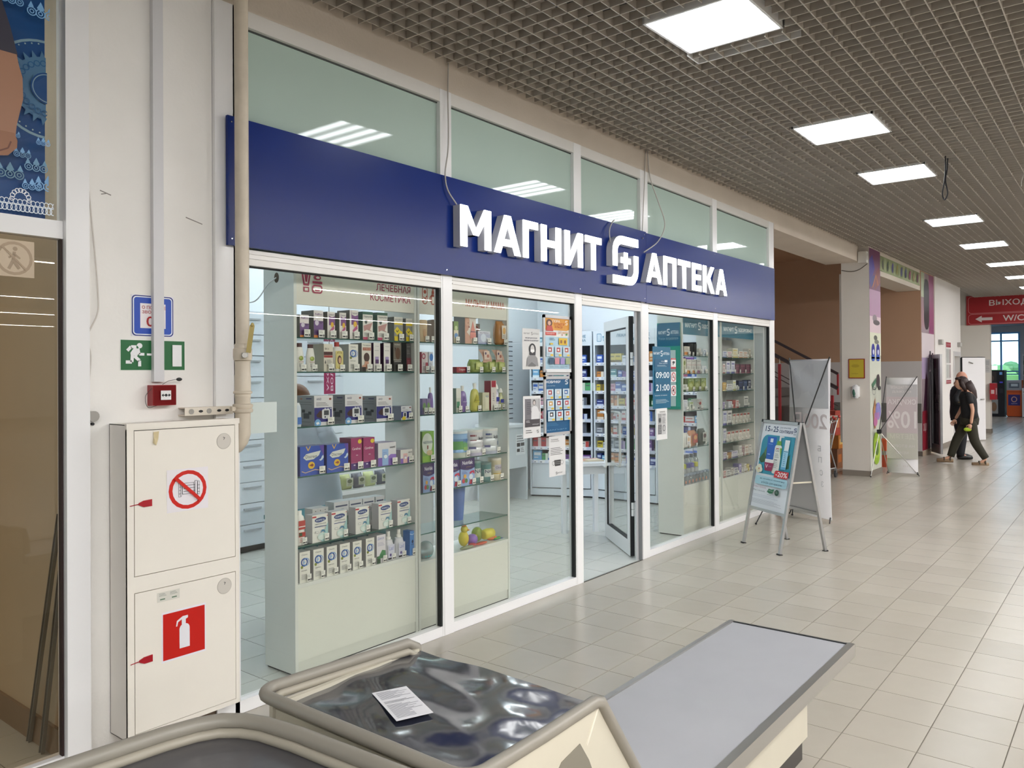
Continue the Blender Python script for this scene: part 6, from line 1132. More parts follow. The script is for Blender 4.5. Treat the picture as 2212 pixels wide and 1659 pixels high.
# --- man: black jacket, blue mask; local x forward, y left
t = thing('person', 'bald man in black jacket and blue face mask beside the door, elbow bent', 'person', (12.95, -.78, 0), math.atan2(-.86, .5))
body = [(0, 0, .84, .12, .15), (0, 0, 1.0, .115, .15), (.0, 0, 1.18, .12, .165), (0, 0, 1.31, .075, .12), (.02, 0, 1.37, .05), (.03, 0, 1.42, .048),
        (0, -.17, 1.27, .055), (-.16, -.23, 1.06, .045), (.1, -.21, 1.0, .032), (0, .17, 1.27, .055), (-.02, .24, 1.05, .042), (.1, .2, .9, .03),
        (0, -.09, .76, .085), (.03, -.1, .44, .06), (-.02, -.1, .09, .042), (.12, -.11, .035, .035), (0, .09, .76, .085), (.06, .1, .44, .06), (.05, .1, .09, .042), (.19, .11, .035, .035)]
ed = [(0, 1), (1, 2), (2, 3), (3, 4), (4, 5), (3, 6), (6, 7), (7, 8), (3, 9), (9, 10), (10, 11), (0, 12), (12, 13), (13, 14), (14, 15), (0, 16), (16, 17), (17, 18), (18, 19)]
skin([(v[0], v[1], v[2], *(q*.86 for q in v[3:])) for v in body], ed, SKM, 'body', t, 1)
JK = M('16171c', .75)
jk = [(0, 0, .80, .145, .185), (0, 0, 1.0, .14, .18), (0, 0, 1.18, .145, .19), (0, 0, 1.30, .1, .16), (.01, 0, 1.355, .066), (0, -.17, 1.275, .08), (-.17, -.24, 1.06, .065), (.06, -.215, 1.005, .048), (0, .17, 1.275, .08), (-.02, .25, 1.05, .062), (.08, .205, .915, .045)]
wear('jacket', t, JK, [(0, .74, .135, .185), (0, .85, .145, .19), (0, 1.0, .135, .175), (0, 1.15, .14, .19), (0, 1.25, .125, .195), (.005, 1.31, .09, .14), (.015, 1.36, .062, .07)], [[(0, -.165, 1.265, .062), (-.17, -.235, 1.06, .052), (.06, -.215, 1.005, .042)], [(0, .165, 1.265, .062), (-.02, .24, 1.05, .052), (.08, .205, .915, .04)]])
wear('trousers', t, M('1b1c22', .8), [(0, .70, .13, .165), (0, .80, .135, .17), (0, .9, .125, .155)], [[(0, -.085, .78, .09), (.03, -.1, .44, .07), (-.02, -.1, .07, .06)], [(0, .085, .78, .09), (.06, .1, .44, .07), (.05, .1, .07, .06)]])
for x, y in ((0, -.1), (.07, .1)): m_ = MB(); m_.tube([(x-.07, y, .04), (x, y, .05), (x+.1, y, .045), (x+.18, y, .03)], [.03, .045, .042, .025], M('0e0e10', .4), 10); m_.obj('shoe', t, True)
head(t, (.05, 0, 1.475), .093, SKM, 'b8b0a8')
m_ = MB(); m_.ball((.105, 0, 1.43), .055, .07, .052, M('8fb4d8', .7), 14, 8); m_.obj('face_mask', t, True)
m_ = MB(); m_.poly([(-.0, 1.37), (.07, 1.25), (.1, 1.3), (.06, 1.38)], -.07, -.05, M('dcdce0', .6)); m_.poly([(-.0, 1.37), (.07, 1.25), (.1, 1.3), (.06, 1.38)], .05, .07, M('dcdce0', .6)); m_.obj('shirt_collar', t)
hand(t, (.09, -.212, 1.0), (1, .05, -.12), (0, .3, -1), SKM, .95, .6); hand(t, (.1, .2, .9), (.8, 0, -.5), (0, -1, 0), SKM, .95, .6)
# --- woman: dark hair, black t-shirt, olive trousers
t = thing('person', 'dark-haired woman in black T-shirt striding left with a lime green item in hand', 'person', (12.12, -1.05, 0), math.atan2(.86, -.3))
body = [(-.02, 0, .80, .12, .15), (-.01, 0, .95, .1, .13), (0, 0, 1.1, .11, .14), (.03, 0, 1.22, .065, .11), (.06, 0, 1.28, .042), (.09, 0, 1.32, .042),
        (.02, -.15, 1.19, .047), (.06, -.2, .96, .037), (.16, -.2, .76, .027), (.02, .15, 1.19, .047), (-.03, .2, .94, .037), (.0, .21, .70, .027),
        (-.02, -.09, .72, .085), (.16, -.09, .42, .055), (.27, -.09, .10, .036), (.4, -.09, .06, .026), (-.02, .09, .72, .085), (-.06, .09, .40, .055), (-.24, .09, .10, .036), (-.13, .09, .025, .026)]
skin([(v[0], v[1], v[2], *(q*.9 for q in v[3:])) for v in body], ed, SK, 'body', t, 1)
wear('t_shirt', t, M('0f0f12', .8), [(-.02, .78, .14, .17), (-.015, .9, .125, .15), (-.005, 1.05, .13, .155), (.01, 1.15, .13, .17), (.02, 1.21, .1, .16), (.035, 1.25, .06, .085)], [[(.02, -.145, 1.19, .055), (.035, -.185, 1.04, .052)], [(.02, .145, 1.19, .055), (-.005, .185, 1.04, .052)]])
wear('trousers', t, M('2c2a1e', .85), [(-.02, .68, .13, .16), (-.02, .78, .145, .17), (-.02, .88, .12, .14)], [[(-.01, -.085, .74, .09), (.16, -.09, .42, .075), (.26, -.09, .12, .058)], [(-.02, .085, .74, .09), (-.07, .09, .40, .075), (-.235, .09, .12, .058)]])
for x, y, z in ((.3, -.09, .035), (-.2, .09, 0)):
    s_ = MB(); s_.tube([(x-.08, y, z+.012), (x, y, z+.014), (x+.17, y, z+.012)], [.035, .038, .034], M('8a7258', .7), 10); so = s_.obj('sandal', t, True)
    q = MB(); q.tube([(x+.06, y-.045, z+.02), (x+.06, y-.02, z+.065), (x+.06, y+.02, z+.065), (x+.06, y+.045, z+.02)], .011, M('5a5044', .6), 8); q.tube([(x-.03, y-.045, z+.02), (x-.03, y-.02, z+.075), (x-.03, y+.02, z+.075), (x-.03, y+.045, z+.02)], .011, M('5a5044', .6), 8); q.obj('strap', so, True)
hd = head(t, (.12, 0, 1.385), .088, SK, '2a1712')
hm = M('2a1512', .55)
m_ = MB(); m_.ball((.085, 0, 1.405), .1, .088, .108, hm, 18, 12); m_.tube([(.03, 0, 1.40), (-.01, 0, 1.33), (-.05, 0, 1.24), (-.075, 0, 1.13), (-.08, 0, 1.07)], [.085, .085, .08, .065, .03], hm, 14); m_.ball((.15, 0, 1.465), .05, .07, .03, hm, 12, 7)
for sg_ in (-1, 1): m_.tube([(.12, .06*sg_, 1.45), (.11, .078*sg_, 1.39), (.08, .08*sg_, 1.32), (.04, .07*sg_, 1.24)], [.03, .034, .035, .02], hm, 10)
m_.obj('hair', t, True)
hand(t, (.0, .21, .70), (.35, 0, -1), (0, -1, 0), SK, .9, .9); hand(t, (.16, -.2, .76), (.5, 0, -.8), (0, 1, 0), SK, .9, .6)
m_ = MB(); m_.ball((.05, .2, .61), .06, .03, .035, M('a5c02a', .4), 12, 7); o = m_.obj('held_pouch'); tag(o, 'lime green pouch held in the walking woman\'s left hand', 'pouch')
rot = Matrix.Rotation(math.atan2(.86, -.3), 4, 'Z'); o.matrix_world = Matrix.Translation((12.12, -1.05, 0)) @ rot
m_ = MB(); m_.box(.139, .141, -.07, .07, 1.055, 1.07, M('8a7a4a', .6)); m_.obj('shirt_print', t)
# --- pharmacist behind the toiletries showcase
t = thing('person', 'pharmacist with brown hair in white coat leaning over behind the toiletries showcase', 'person', (-.03, 1.02, 0), math.atan2(-.2, -1))
CO = M('cfd8e4', .7)
body = [(-.05, 0, .86, .12, .15), (-.03, 0, 1.0, .11, .14), (.02, 0, 1.15, .115, .15), (.07, 0, 1.27, .07, .11), (.1, 0, 1.33, .042), (.13, 0, 1.37, .042),
        (.05, -.16, 1.24, .05), (.0, -.22, 1.02, .04), (.15, -.13, 1.06, .028), (.05, .16, 1.24, .05), (-.02, .22, 1.03, .04), (.14, .12, 1.08, .028),
        (-.05, -.09, .78, .085), (-.02, -.1, .44, .06), (-.04, -.1, .09, .042), (.08, -.1, .035, .034), (-.05, .09, .78, .085), (-.02, .1, .44, .06), (-.04, .1, .09, .042), (.08, .1, .035, .034)]
skin([(v[0], v[1], v[2], *(q*.88 for q in v[3:])) for v in body], ed, SK, 'body', t, 1)
wear('white_coat', t, CO, [(-.04, .56, .17, .21), (-.05, .8, .15, .19), (-.03, 1.0, .135, .17), (.02, 1.14, .135, .18), (.05, 1.23, .115, .18), (.08, 1.29, .08, .12), (.1, 1.33, .055, .06)], [[(.05, -.155, 1.235, .06), (.0, -.22, 1.02, .052), (.12, -.145, 1.055, .042)], [(.05, .155, 1.235, .06), (-.02, .22, 1.03, .052), (.11, .13, 1.075, .042)]])
wear('trousers', t, M('3a4048', .8), [], [[(-.05, -.085, .75, .085), (-.02, -.1, .44, .068), (-.04, -.1, .07, .058)], [(-.05, .085, .75, .085), (-.02, .1, .44, .068), (-.04, .1, .07, .058)]])
for y in (-.1, .1): m_ = MB(); m_.tube([(-.1, y, .035), (-.03, y, .045), (.07, y, .04), (.14, y, .028)], [.03, .042, .04, .025], M('d8d8d8', .5), 10); m_.obj('shoe', t, True)
head(t, (.17, 0, 1.42), .085, SK, '6a4028')
m_ = MB(); m_.ball((.135, 0, 1.445), .095, .09, .098, M('6f4326', .5), 18, 12); m_.ball((.06, 0, 1.37), .06, .06, .06, M('6f4326', .5), 14, 8); m_.obj('hair', t, True)
hand(t, (.15, -.13, 1.06), (.9, .5, .1), (0, 0, -1), SK, .85, .5); hand(t, (.14, .12, 1.08), (.9, -.4, .1), (0, 0, -1), SK, .85, .5)
m_ = MB(); m_.ball((.165, -.09, 1.12), .005, .035, .022, M('2f8c9c', .4), 10, 6); m_.obj('name_badge', t)
# ================================================================ A-BOARD
AL = M('c0c1c2', .3, .85)
ab = thing('a_board', 'silver A-frame advertising board with teal and white beauty poster', 'advertising board', (3.865, -.782, 0), math.radians(-123.6))
L_ = 1.168; tl = math.radians(11.3)
def aframe(sgn):
    f = MB(); w = .28; b = .026; zb = -.84
    for a, c_, d, e in ((-w, -w+b, -L_, 0), (w-b, w, -L_, 0)): f.box(a, c_, -.016, .006, d, e, AL)
    f.box(-w+b, w-b, -.016, .006, -b, 0, AL); f.box(-w+b, w-b, -.016, .006, zb, zb+b, AL)
    o = f.obj('side_frame', ab, loc=(0, -.012*sgn, 1.148), rot=(-tl*sgn, 0, 0 if sgn > 0 else math.pi) if sgn > 0 else (tl, 0, 0))
    MB().box(-w+b, w-b, -.004, .002, zb+b, -b, M('c4c5c8', .5)).obj('backing_sheet', o)
    ft = MB()
    for x in (-w+b/2, w-b/2): ft.box(x-.02, x+.02, -.024, .012, -L_-.008, -L_+.006, BLACK)
    ft.obj('rubber_feet', o)
    cp_ = MB()
    for x in (-w+.008, w-.03): cp_.box(x, x+.022, -.018, .008, -.022, .004, BLACK)
    cp_.obj('corner_cap', o)
    return o
f1 = aframe(1); f2 = aframe(-1)
MB().box(-.262, .262, -.006, .006, 1.138, 1.152, BLACK).obj('hinge_bar', ab)
MB().bar((.262, -.1, .62), (.262, .1, .62), .004, .014, M('c8c2b0', .5)).obj('spreader_strap', ab); MB().bar((-.262, -.1, .62), (-.262, .1, .62), .004, .014, M('c8c2b0', .5)).obj('spreader_strap', ab)
NV = '143a66'; TE = '2f8fa8'
it = [('r', 0, 0, 1, 1, 'e6eaf0'), ('T', '15', .09, .90, .22, .965, NV), ('t', 'и', .24, .905, .29, .935, NV), ('T', '25', .32, .90, .46, .965, NV), ('t', 'ДНИ КРАСОТЫ', .5, .945, .8, .965, NV), ('T', 'СЕНТЯБРЯ', .5, .895, .87, .93, NV)]+logo(.93, .94, .07, .045, NV)+[('lines', .9, .88, .98, .905, 2, '6a7a94'),
      ('p', rrect(.05, .40, .97, .86, .16, asp=.65, corners='0001'), TE),
      ('p', [(.12, .62), (.24, .7), (.3, .55), (.12, .52), (.04, .56)], '2f5a3c'), ('p', [(.16, .66), (.24, .74), (.22, .6)], '5a7a50'), ('p', [(.8, .62), (.9, .66), (.92, .5), (.78, .48)], '2f5a3c'),
      ('p', [(.21, .84), (.47, .84), (.44, .50), (.26, .50)], '1a5fb8'), ('p', [(.30, .82), (.38, .82), (.38, .775), (.30, .775)], 'dfe8f2'), ('lines', .26, .745, .43, .76, 1, '8ab0dc'), ('r', .27, .63, .35, .638, 'bcd4ee'),
      ('p', [(.55, .86), (.68, .855), (.68, .845), (.6, .84), (.6, .80), (.55, .80)], 'e6e8e6'), ('p', [(.51, .80), (.62, .80), (.63, .75), (.5, .75)], '6aa040'), ('p', rrect(.46, .42, .66, .75, .05, asp=.65), 'e4e6e0'), ('p', [(.6, .72), (.66, .72), (.66, .60)], '7ab050'), ('r', .5, .705, .58, .715, 'a84040'), ('T', 'Cera', .49, .675, .6, .70, '6a6e72'), ('lines', .5, .6, .62, .655, 3, '9a9ea0'), ('r', .5, .575, .58, .583, '3a3a3c'), ('lines', .5, .48, .62, .56, 4, 'a9adae'),
      ('p', [(.73, .82), (.86, .82), (.85, .70), (.73, .70)], 'e9edf0'), ('p', [(.72, .70), (.86, .70), (.85, .48), (.72, .48)], '9fd0e6'), ('r', .73, .685, .85, .69, '2a4a6a'), ('lines', .755, .52, .81, .67, 7, '5a90b0'), ('r', .73, .48, .85, .51, '5fa8d0'),
      ('r', .25, .535, .5, .575, 'e9e6e4'), ('p', [(.24, .535), (.51, .535), (.48, .44), (.28, .44)], '8f2450'), ('T', 'V', .28, .47, .36, .515, 'e8dce2'), ('t', 'VICHY', .37, .485, .46, .5, 'd0a4b8'),
      ('e', .12, .47, .07, .035, 'e4e0cc'), ('e', .06, .45, .05, .03, 'dcd8c0'), ('e', .17, .44, .05, .03, 'e6e2d0'), ('e', .11, .425, .05, .025, 'd8d0b4'), ('e', .12, .45, .02, .012, 'c88a6a'),
      ('p', rrect(.58, .38, .97, .46, .05, asp=.65, corners='0101'), 'bf2630'), ('T', '-20%', .62, .392, .94, .448, 'f4ecec'),
      ('p', rrect(.06, .27, .97, .37, .05, asp=.65), 'a9cfdc'), ('T', 'на лечебную косметику', .2, .33, .9, .352, '2c5a78'), ('T', 'и БАДы для красоты', .26, .285, .84, .312, '2c5a78'),
      ('t', "Lady's formula", .06, .228, .42, .25, 'b07a90'), ('t', "Men's formula", .06, .188, .40, .208, '66707c'), ('p', [(.46, .2), (.5, .24), (.58, .235), (.66, .245), (.62, .195), (.54, .185)], '1f6a48'), ('t', 'Эвалар', .49, .21, .62, .225, 'dcebe0'), ('t', 'аптека', .48, .165, .6, .175, '5a6a60'), ('e', .74, .21, .06, .035, '1f4a38'), ('lines', .705, .2, .775, .225, 2, 'a8c0b0'),
      ('lines', .06, .12, .95, .155, 2, 'ccd2de'), ('lines', .06, .045, .95, .1, 6, 'b4b8c2')]
deco(f1, -.254, .254, -.814, -.026, -.0045, it)
# ================================================================ X BANNERS (seen from the back)
def xbanner(label, BL, BR, zt, hub, feet, items, lean=0):
    ang = math.atan2(BR[1]-BL[1], BR[0]-BL[0]); mx, my = (BL[0]+BR[0])/2, (BL[1]+BR[1])/2
    t = thing('x_banner', label, 'banner stand', (mx, my, 0), ang); w = math.hypot(BR[0]-BL[0], BR[1]-BL[1])/2
    def loc(p): dx, dy = p[0]-mx, p[1]-my; c, s = math.cos(-ang), math.sin(-ang); return (dx*c-dy*s, dx*s+dy*c, p[2])
    FB = M('e4e2e4', .8, var=.04, scale=3)
    p = MB(); n = 10; vs = []
    for i in range(n+1):
        q = i/n; z = .035+(zt-.035)*q; y = -.02*math.sin(math.pi*q)+lean*q
        for x in (-w, w): vs += [(x, y, z), (x, y+.0025, z)]
    p.add(vs, [f for i in range(n) for f in ((4*i, 4*i+2, 4*i+6, 4*i+4), (4*i+1, 4*i+5, 4*i+7, 4*i+3), (4*i, 4*i+4, 4*i+5, 4*i+1), (4*i+2, 4*i+3, 4*i+7, 4*i+6))], FB); p.obj('banner_sheet', t, True)
    deco(t, -w, w, .035, zt, -.0235, items, 'show_through_print')
    H = loc(hub); m_ = MB(); m_.ball(H, .035, .035, .035, BLACK, 10, 6); m_.box(H[0]-.03, H[0]+.03, H[1]-.03, H[1]+.03, H[2]-.03, H[2]+.03, BLACK); m_.obj('hub', t)
    for x in (-w, w): MB().cyl(H, (x, lean-.012, zt+.02), .0065, M('1c1c1e', .4), 8).obj('upper_pole', t)
    for f in feet: m_ = MB(); F = loc(f); m_.cyl(H, F, .006, STEEL if label.startswith('silver') else M('2a2a2c', .4), 8); m_.ball((F[0], F[1], F[2]), .012, .012, .012, BLACK, 8, 5); m_.obj('leg', t)
    g = M('2a2a2c', .4); m_ = MB(); m_.cyl((w-.01, -.01, .06), (w+.02, -.05, .01), .007, g, 8); m_.cyl((-w+.01, -.01, .06), (-w, -.03, .01), .007, g, 8); m_.obj('corner_tip', t)
    return t
P1 = 'c9c9ce'; P2 = 'd6c6c8'
xbanner('large white banner stand seen from the back behind the A-frame board', (5.556, -.272), (5.264, -.796), 1.735, (5.22, -.46, .82), [(4.749, -.177, .01), (5.50, -.30, .01)],
        [('r', .02, .69, .98, .99, 'd0d0d4'), ('e', .2, .82, .14, .08, P1), ('e', .72, .80, .2, .05, P1), ('p', [(.3, .92), (.5, .97), (.62, .9), (.55, .8), (.36, .78)], P1), ('r', .56, .84, .64, .97, P1),
         ('T', '200Р', .95, .56, .12, .66, 'ddd2d4'), ('t', 'Б', .8, .42, .72, .455, P1), ('t', 'П', .82, .35, .74, .385, P1), ('t', 'С', .84, .27, .77, .305, P1), ('t', 'З', .86, .2, .8, .235, P1)])
c3 = 'e2dcdc'
xbanner('silver legged small banner stand seen from the back beside the sticker-covered pillar', (9.90, -.27), (9.925, -.70), 1.5, (9.6, -.23, .68), [(9.398, -.153, .01), (9.89, -.29, .03), (9.93, -.69, .03)],
        [('r', .0, .80, 1, .93, 'bfbcbe'), ('r', 0, .42, 1, .80, 'c9bcbf'), ('r', 0, .15, 1, .42, 'c6c4bb'), ('t', 'ПРИГЛАШАЕМ', .85, .885, .15, .915, c3), ('t', 'НА ОБЕД', .8, .84, .2, .865, c3), ('T', 'СКИДКА', .96, .71, .04, .775, c3), ('T', '10%', .97, .47, .03, .65, c3), ('T', 'ДЕТЯМ', .9, .35, .1, .41, 'd2d0c6'), ('t', 'НА ВТОРОЕ', .9, .27, .1, .3, 'd8d2d2'), ('t', 'МЕНЮ', .7, .2, .3, .23, 'd8d2d2'), ('t', 'Кафе', .75, .06, .25, .09, 'd8d2d2')])
# ================================================================ STAIR, RAILING, CARTS, BOXES
DK = M('5f5853', .6)
st_ = MB()
for k in range(12): st_.box(11.3, 13.09, .3+.28*k, .3+.28*(k+1), 0, .16*(k+1), DK)
tag(st_.obj('staircase'), 'dark grey staircase rising away behind the first pillar', 'stairs')
t = thing('stair_railing', 'dark brown handrail with red posts beside the staircase', 'railing', (11.22, .85, 0)); WD = M('3a2420', .45); RP = M('a02024', .45)
sl = (2.15-1.56)/1.08
def rl(y0, y1, z0, r, mat, nm): m_ = MB(); m_.bar((0, y0, z0), (0, y1, z0+(y1-y0)*sl), r, r*1.3, mat); m_.obj(nm, t)
rl(-.02, 1.9, 1.56, .035, WD, 'handrail'); rl(-.02, 1.9, 1.31, .035, WD, 'handrail'); rl(-.02, 1.9, 1.27, .012, M('4a3a38', .5), 'cable_rail'); rl(-.02, 1.9, .99, .012, M('4a3a38', .5), 'cable_rail'); rl(-.02, 1.9, .90, .012, M('4a3a38', .5), 'cable_rail')
MB().box(-.015, .015, -.03, 0, 1.19, 1.56, RP).obj('end_bracket', t)
for y, zt in ((.06, 1.18), (1.0, 1.75)): MB().box(-.02, .02, y, y+.045, .0 if y < .5 else .4, zt, RP).obj('post', t); MB().cyl((0, y+.02, zt), (0, y+.02, zt+.1), .008, STEEL, 8).obj('post_pin', t)
def cart(x, y, label):
    t = thing('shopping_cart', label, 'shopping cart', (x, y, 0), 0, 'shopping carts parked by the stairs'); CW = M('b8b8b6', .3, .9)
    m_ = MB(); m_.tube([(.0, -.24, .92), (.0, .24, .92)], .014, M('cfc6b8', .4), 8); hd_ = m_.obj('handle', t)
    m_ = MB(); m_.ball((0, -.25, .92), .022, .022, .022, M('b02a24', .4), 8, 6); m_.ball((0, .25, .92), .022, .022, .022, M('b02a24', .4), 8, 6); m_.box(-.03, .02, -.13, .13, .905, .94, M('b02a24', .4)); m_.obj('handle_cap', t)
    m_ = MB(); T4 = [(-.05, -.23, .86), (-.05, .23, .86), (-.8, .17, .78), (-.8, -.17, .78)]; B4 = [(-.15, -.18, .46), (-.15, .18, .46), (-.72, .13, .5), (-.72, -.13, .5)]
    m_.tube(T4, .008, CW, 6, True); m_.tube(B4, .007, CW, 6, True); m_.tube([tuple((a+b)/2 for a, b in zip(p, q)) for p, q in zip(T4, B4)], .005, CW, 6, True)
    for s in range(4):
        a, b, c_, d = Vector(T4[s]), Vector(T4[(s+1) % 4]), Vector(B4[s]), Vector(B4[(s+1) % 4])
        for k in range(9): q = k/9; m_.cyl(a.lerp(b, q), c_.lerp(d, q), .0028, CW, 5)
    for k in range(8): y_ = -.17+.34*k/7; m_.cyl((-.15, y_, .46), (-.72, y_*.75, .5), .0028, CW, 5)
    m_.obj('basket', t)
    m_ = MB()
    for s in (-1, 1): m_.tube([(0, .24*s, .92), (-.06, .23*s, .84), (-.28, .2*s, .44), (-.02, .2*s, .14), (-.62, .16*s, .15)], .011, CW, 8)
    m_.obj('frame', t, True)
    for xx, yy in ((-.03, -.2), (-.03, .2), (-.6, -.16), (-.6, .16)): m_ = MB(); m_.cyl((xx, yy-.012, .055), (xx, yy+.012, .055), .055, M('3a3a3c', .5), 14); m_.box(xx-.02, xx+.02, yy-.016, yy+.016, .07, .14, CW); m_.obj('caster', t)
    return t
cart(9.12, .47, 'shopping cart at the front of the row, wheel showing beside the pillar'); cart(8.86, .48, 'second nested shopping cart behind the white banner stand'); cart(8.6, .49, 'third nested shopping cart mostly hidden by the white banner stand')
for i, (x, y, z, w, d, h, c, c2, l) in enumerate(((10.3, .70, .0, .3, .3, .33, '8a5a3a', 'c8763a', 'brown carton, lowest of the stack behind the pillar'), (10.3, .68, .331, .28, .3, .22, 'c87a2a', 'e0c070', 'orange-yellow carton, middle of the stack behind the pillar'), (10.3, .72, .552, .28, .28, .4, 'b0402c', 'd89060', 'red carton, top of the stack behind the pillar'),
      (11.0, .1, .0, .26, .26, .20, 'b04a2c', 'e0d0b8', 'orange-red carton on the floor between the pillars'), (11.0, .1, .201, .24, .24, .07, '8a8680', '8a8680', 'flat grey carton between two orange cartons'), (11.0, .1, .272, .26, .26, .19, 'c0562c', 'dcb890', 'orange carton, top of the low stack between the pillars'))):
    t = thing('carton', l, 'box', (x, y, z), 0); MB().box(-w/2, w/2, -d/2, d/2, 0, h, M(c, .6)).obj('carton_body', t); deco(t, -w/2, w/2, 0, h, -d/2, [('r', .2, .3, .8, .7, c2)])
    g = MB(); g.quad((-w/2-.0005, d*.3, h*.3), (-w/2-.0005, -d*.2, h*.3), (-w/2-.0005, -d*.2, h*.7), (-w/2-.0005, d*.3, h*.7), M(c2, .6)); g.obj('side_print', t)
# things on the pillar
t = thing('yellow_notice', 'yellow notice in a red frame on the first pillar', 'notice', (9.458, .05, 1.495), -math.pi/2); MB().box(-.118, .118, -.014, -.001, 0, .30, M('8f1a1c', .4)).obj('frame', t); deco(t, -.105, .105, .012, .288, -.0145, [('r', 0, 0, 1, 1, 'b8a42c'), ('e', .42, .65, .28, .09, 'a39024'), ('lines', .15, .18, .8, .24, 1, '8a7a24'), ('lines', .15, .9, .85, .94, 1, '9a8a28')])
t = thing('soap_dispenser', 'white hand sanitiser dispenser with green window on the first pillar', 'dispenser', (9.458, .055, 1.19), -math.pi/2)
m_ = MB(); m_.tube([(0, -.045, .005), (0, -.05, .03), (0, -.055, .1), (0, -.055, .17), (0, -.045, .2)], [.035, .05, .058, .055, .03], M('dfe0e2', .3), 16); m_.box(-.05, .05, -.05, -.001, .02, .19, M('dfe0e2', .3)); m_.obj('housing', t, 'auto')
m_ = MB(); m_.ball((-.012, -.095, .09), .026, .025, .06, M('3f6a5a', .25), 12, 8); m_.ball((-.012, -.1, .03), .022, .014, .016, M('5a6a64', .3), 10, 6); m_.obj('refill_window', t, True)
# film with printed beach shoes and goods on the pillars and header
t = thing('sticker_film', 'colourful printed film with sandals and swim goods on the first pillar', 'film', (9.79, -.1365, .09)); MB().box(-.33, .33, -.002, 0, 0, 3.4, M('dfe2d4', .14)).obj('film_sheet', t)
Z = lambda z: (z-.09)/3.4
deco(t, -.33, .33, 0, 3.4, -.002, [('r', 0, Z(2.86), 1, 1, '6a3058'), ('p', [(.05, Z(2.9)), (.5, Z(3.2)), (.3, Z(3.4)), (0, Z(3.3))], '3a2a88'), ('p', [(.5, Z(2.86)), (1, Z(3.0)), (.9, Z(3.25)), (.6, Z(3.15))], '7a2c34'), ('p', [(.1, Z(2.88)), (.4, Z(2.95)), (.5, Z(3.1)), (.2, Z(3.05))], '2c2a78'), ('l', [(.3, Z(2.9)), (.6, Z(3.1)), (.8, Z(2.95))], .06, 'b0642c'),
    ('r', 0, Z(2.45), 1, Z(2.86), 'b08aa8'), ('r', 0, Z(2.2), 1, Z(2.45), 'd9c4ca'), ('r', 0, Z(1.85), 1, Z(2.2), 'dadcc4'),
    ('e', .45, Z(2.42), .2, .018, '8a7f86'), ('e', .6, Z(2.36), .3, .012, '5a5456'), ('e', .5, Z(2.12), .16, .012, '5a5a54'), ('e', .6, Z(2.06), .2, .01, '7a7a70'),
    ('p', rrect(.13, Z(1.79), .42, Z(2.03)-.001, .14, asp=.19), '2a2a90'), ('p', rrect(.55, Z(1.79), .86, Z(2.03), .14, asp=.19), '2a2a90'), ('p', rrect(.13, Z(1.76), .42, Z(1.86), .1, asp=.19), '3358c0'), ('p', rrect(.55, Z(1.76), .86, Z(1.86), .1, asp=.19), '3358c0'), ('e', .29, Z(1.9), .07, .012, 'd9dcf0'), ('e', .71, Z(1.9), .07, .012, 'd9dcf0'),
    ('e', .7, Z(1.45), .15, .032, '4a3f44'), ('o', .35, Z(1.38), .2, .02, .2, '55605a'), ('p', [(.1, Z(1.4)), (.5, Z(1.5)), (.5, Z(1.44)), (.2, Z(1.34))], '4f7a60'), ('o', .3, Z(1.3), .16, .018, .12, '6a6a6c'), ('e', .8, Z(1.34), .12, .01, '3a3a3c'),
    ('p', [(.2, Z(1.0)), (.4, Z(1.2)), (.45, Z(1.0)), (.42, Z(.72)), (.3, Z(.72))], 'c08a60'), ('e', .65, Z(.98), .25, .04, '8f8ac8'), ('r', .3, Z(.86), .75, Z(.96), 'b080b8'), ('e', .4, Z(.82), .18, .02, 'c878a8'),
    ('p', rrect(.2, Z(.16), .78, Z(.66), .26, asp=.19), '9ac030'), ('p', rrect(.3, Z(.26), .72, Z(.56), .16, asp=.19), 'b8d44a'), ('p', rrect(.36, Z(.3), .66, Z(.52), .12, asp=.19), '5a7a34')])
t = thing('header_film', 'printed film strip of sandals across the top of the second opening', 'film', (11.6, -.1315, 3.2)); MB().box(-1.46, 1.46, -.002, 0, 0, .245, M('a4b088', .2)).obj('film_sheet', t)
deco(t, -1.46, 1.46, 0, .245, -.002, [x for i in range(9) for x in (('e', .06+.108*i, .45, .022, .3, ['3a3f30', '2c3a2a', '3a3468', '8a8a3a', '3a3a6a', '34365a', '8a3a6a', '9a8a5a', '6a3a4a'][i]), ('e', .07+.108*i, .7, .012, .15, ['5a6a4a', '3a5a34', '5a50a0', 'b0a040', '5a5a90', '5a6aa0', 'b05a80', 'b0a070', '8a5a6a'][i]), ('r', .11+.108*i, .1, .113+.108*i, .9, 'c4cca8'))])
t = thing('sticker_film', 'dark purple printed film with fins and shoes on the second pillar', 'film', (13.7, -.1415, .1)); MB().box(-.58, .58, -.002, 0, 0, 3.38, M('b8a4ac', .12)).obj('film_sheet', t)
deco(t, -.58, .58, 0, 3.38, -.002, [('r', .0, .86, .25, 1, 'a8b498'), ('r', .6, .55, 1, 1, '8f4470'), ('p', rrect(.2, .68, .62, .97, .2, asp=.34), '2c2a2e'), ('r', 0, .52, 1, .66, 'd8ccd0'), ('r', .55, .46, 1, .54, '8a3c68'), ('r', .6, .45, .72, .56, '3a3238'), ('r', .8, .44, .92, .55, '3a3238'), ('r', 0, .4, .45, .52, 'b4a0c0'), ('p', [(.1, .22), (.3, .44), (.42, .4), (.36, .2)], '4a1f3a'), ('p', [(.5, .2), (.6, .44), (1, .46), (1, .2)], '33222e'), ('r', 0, .0, .4, .22, '9a2436'), ('T', 'СКИДКИ', .06, .10, .34, .15, 'e4ccd0'), ('r', .45, 0, 1, .2, '55484e')])
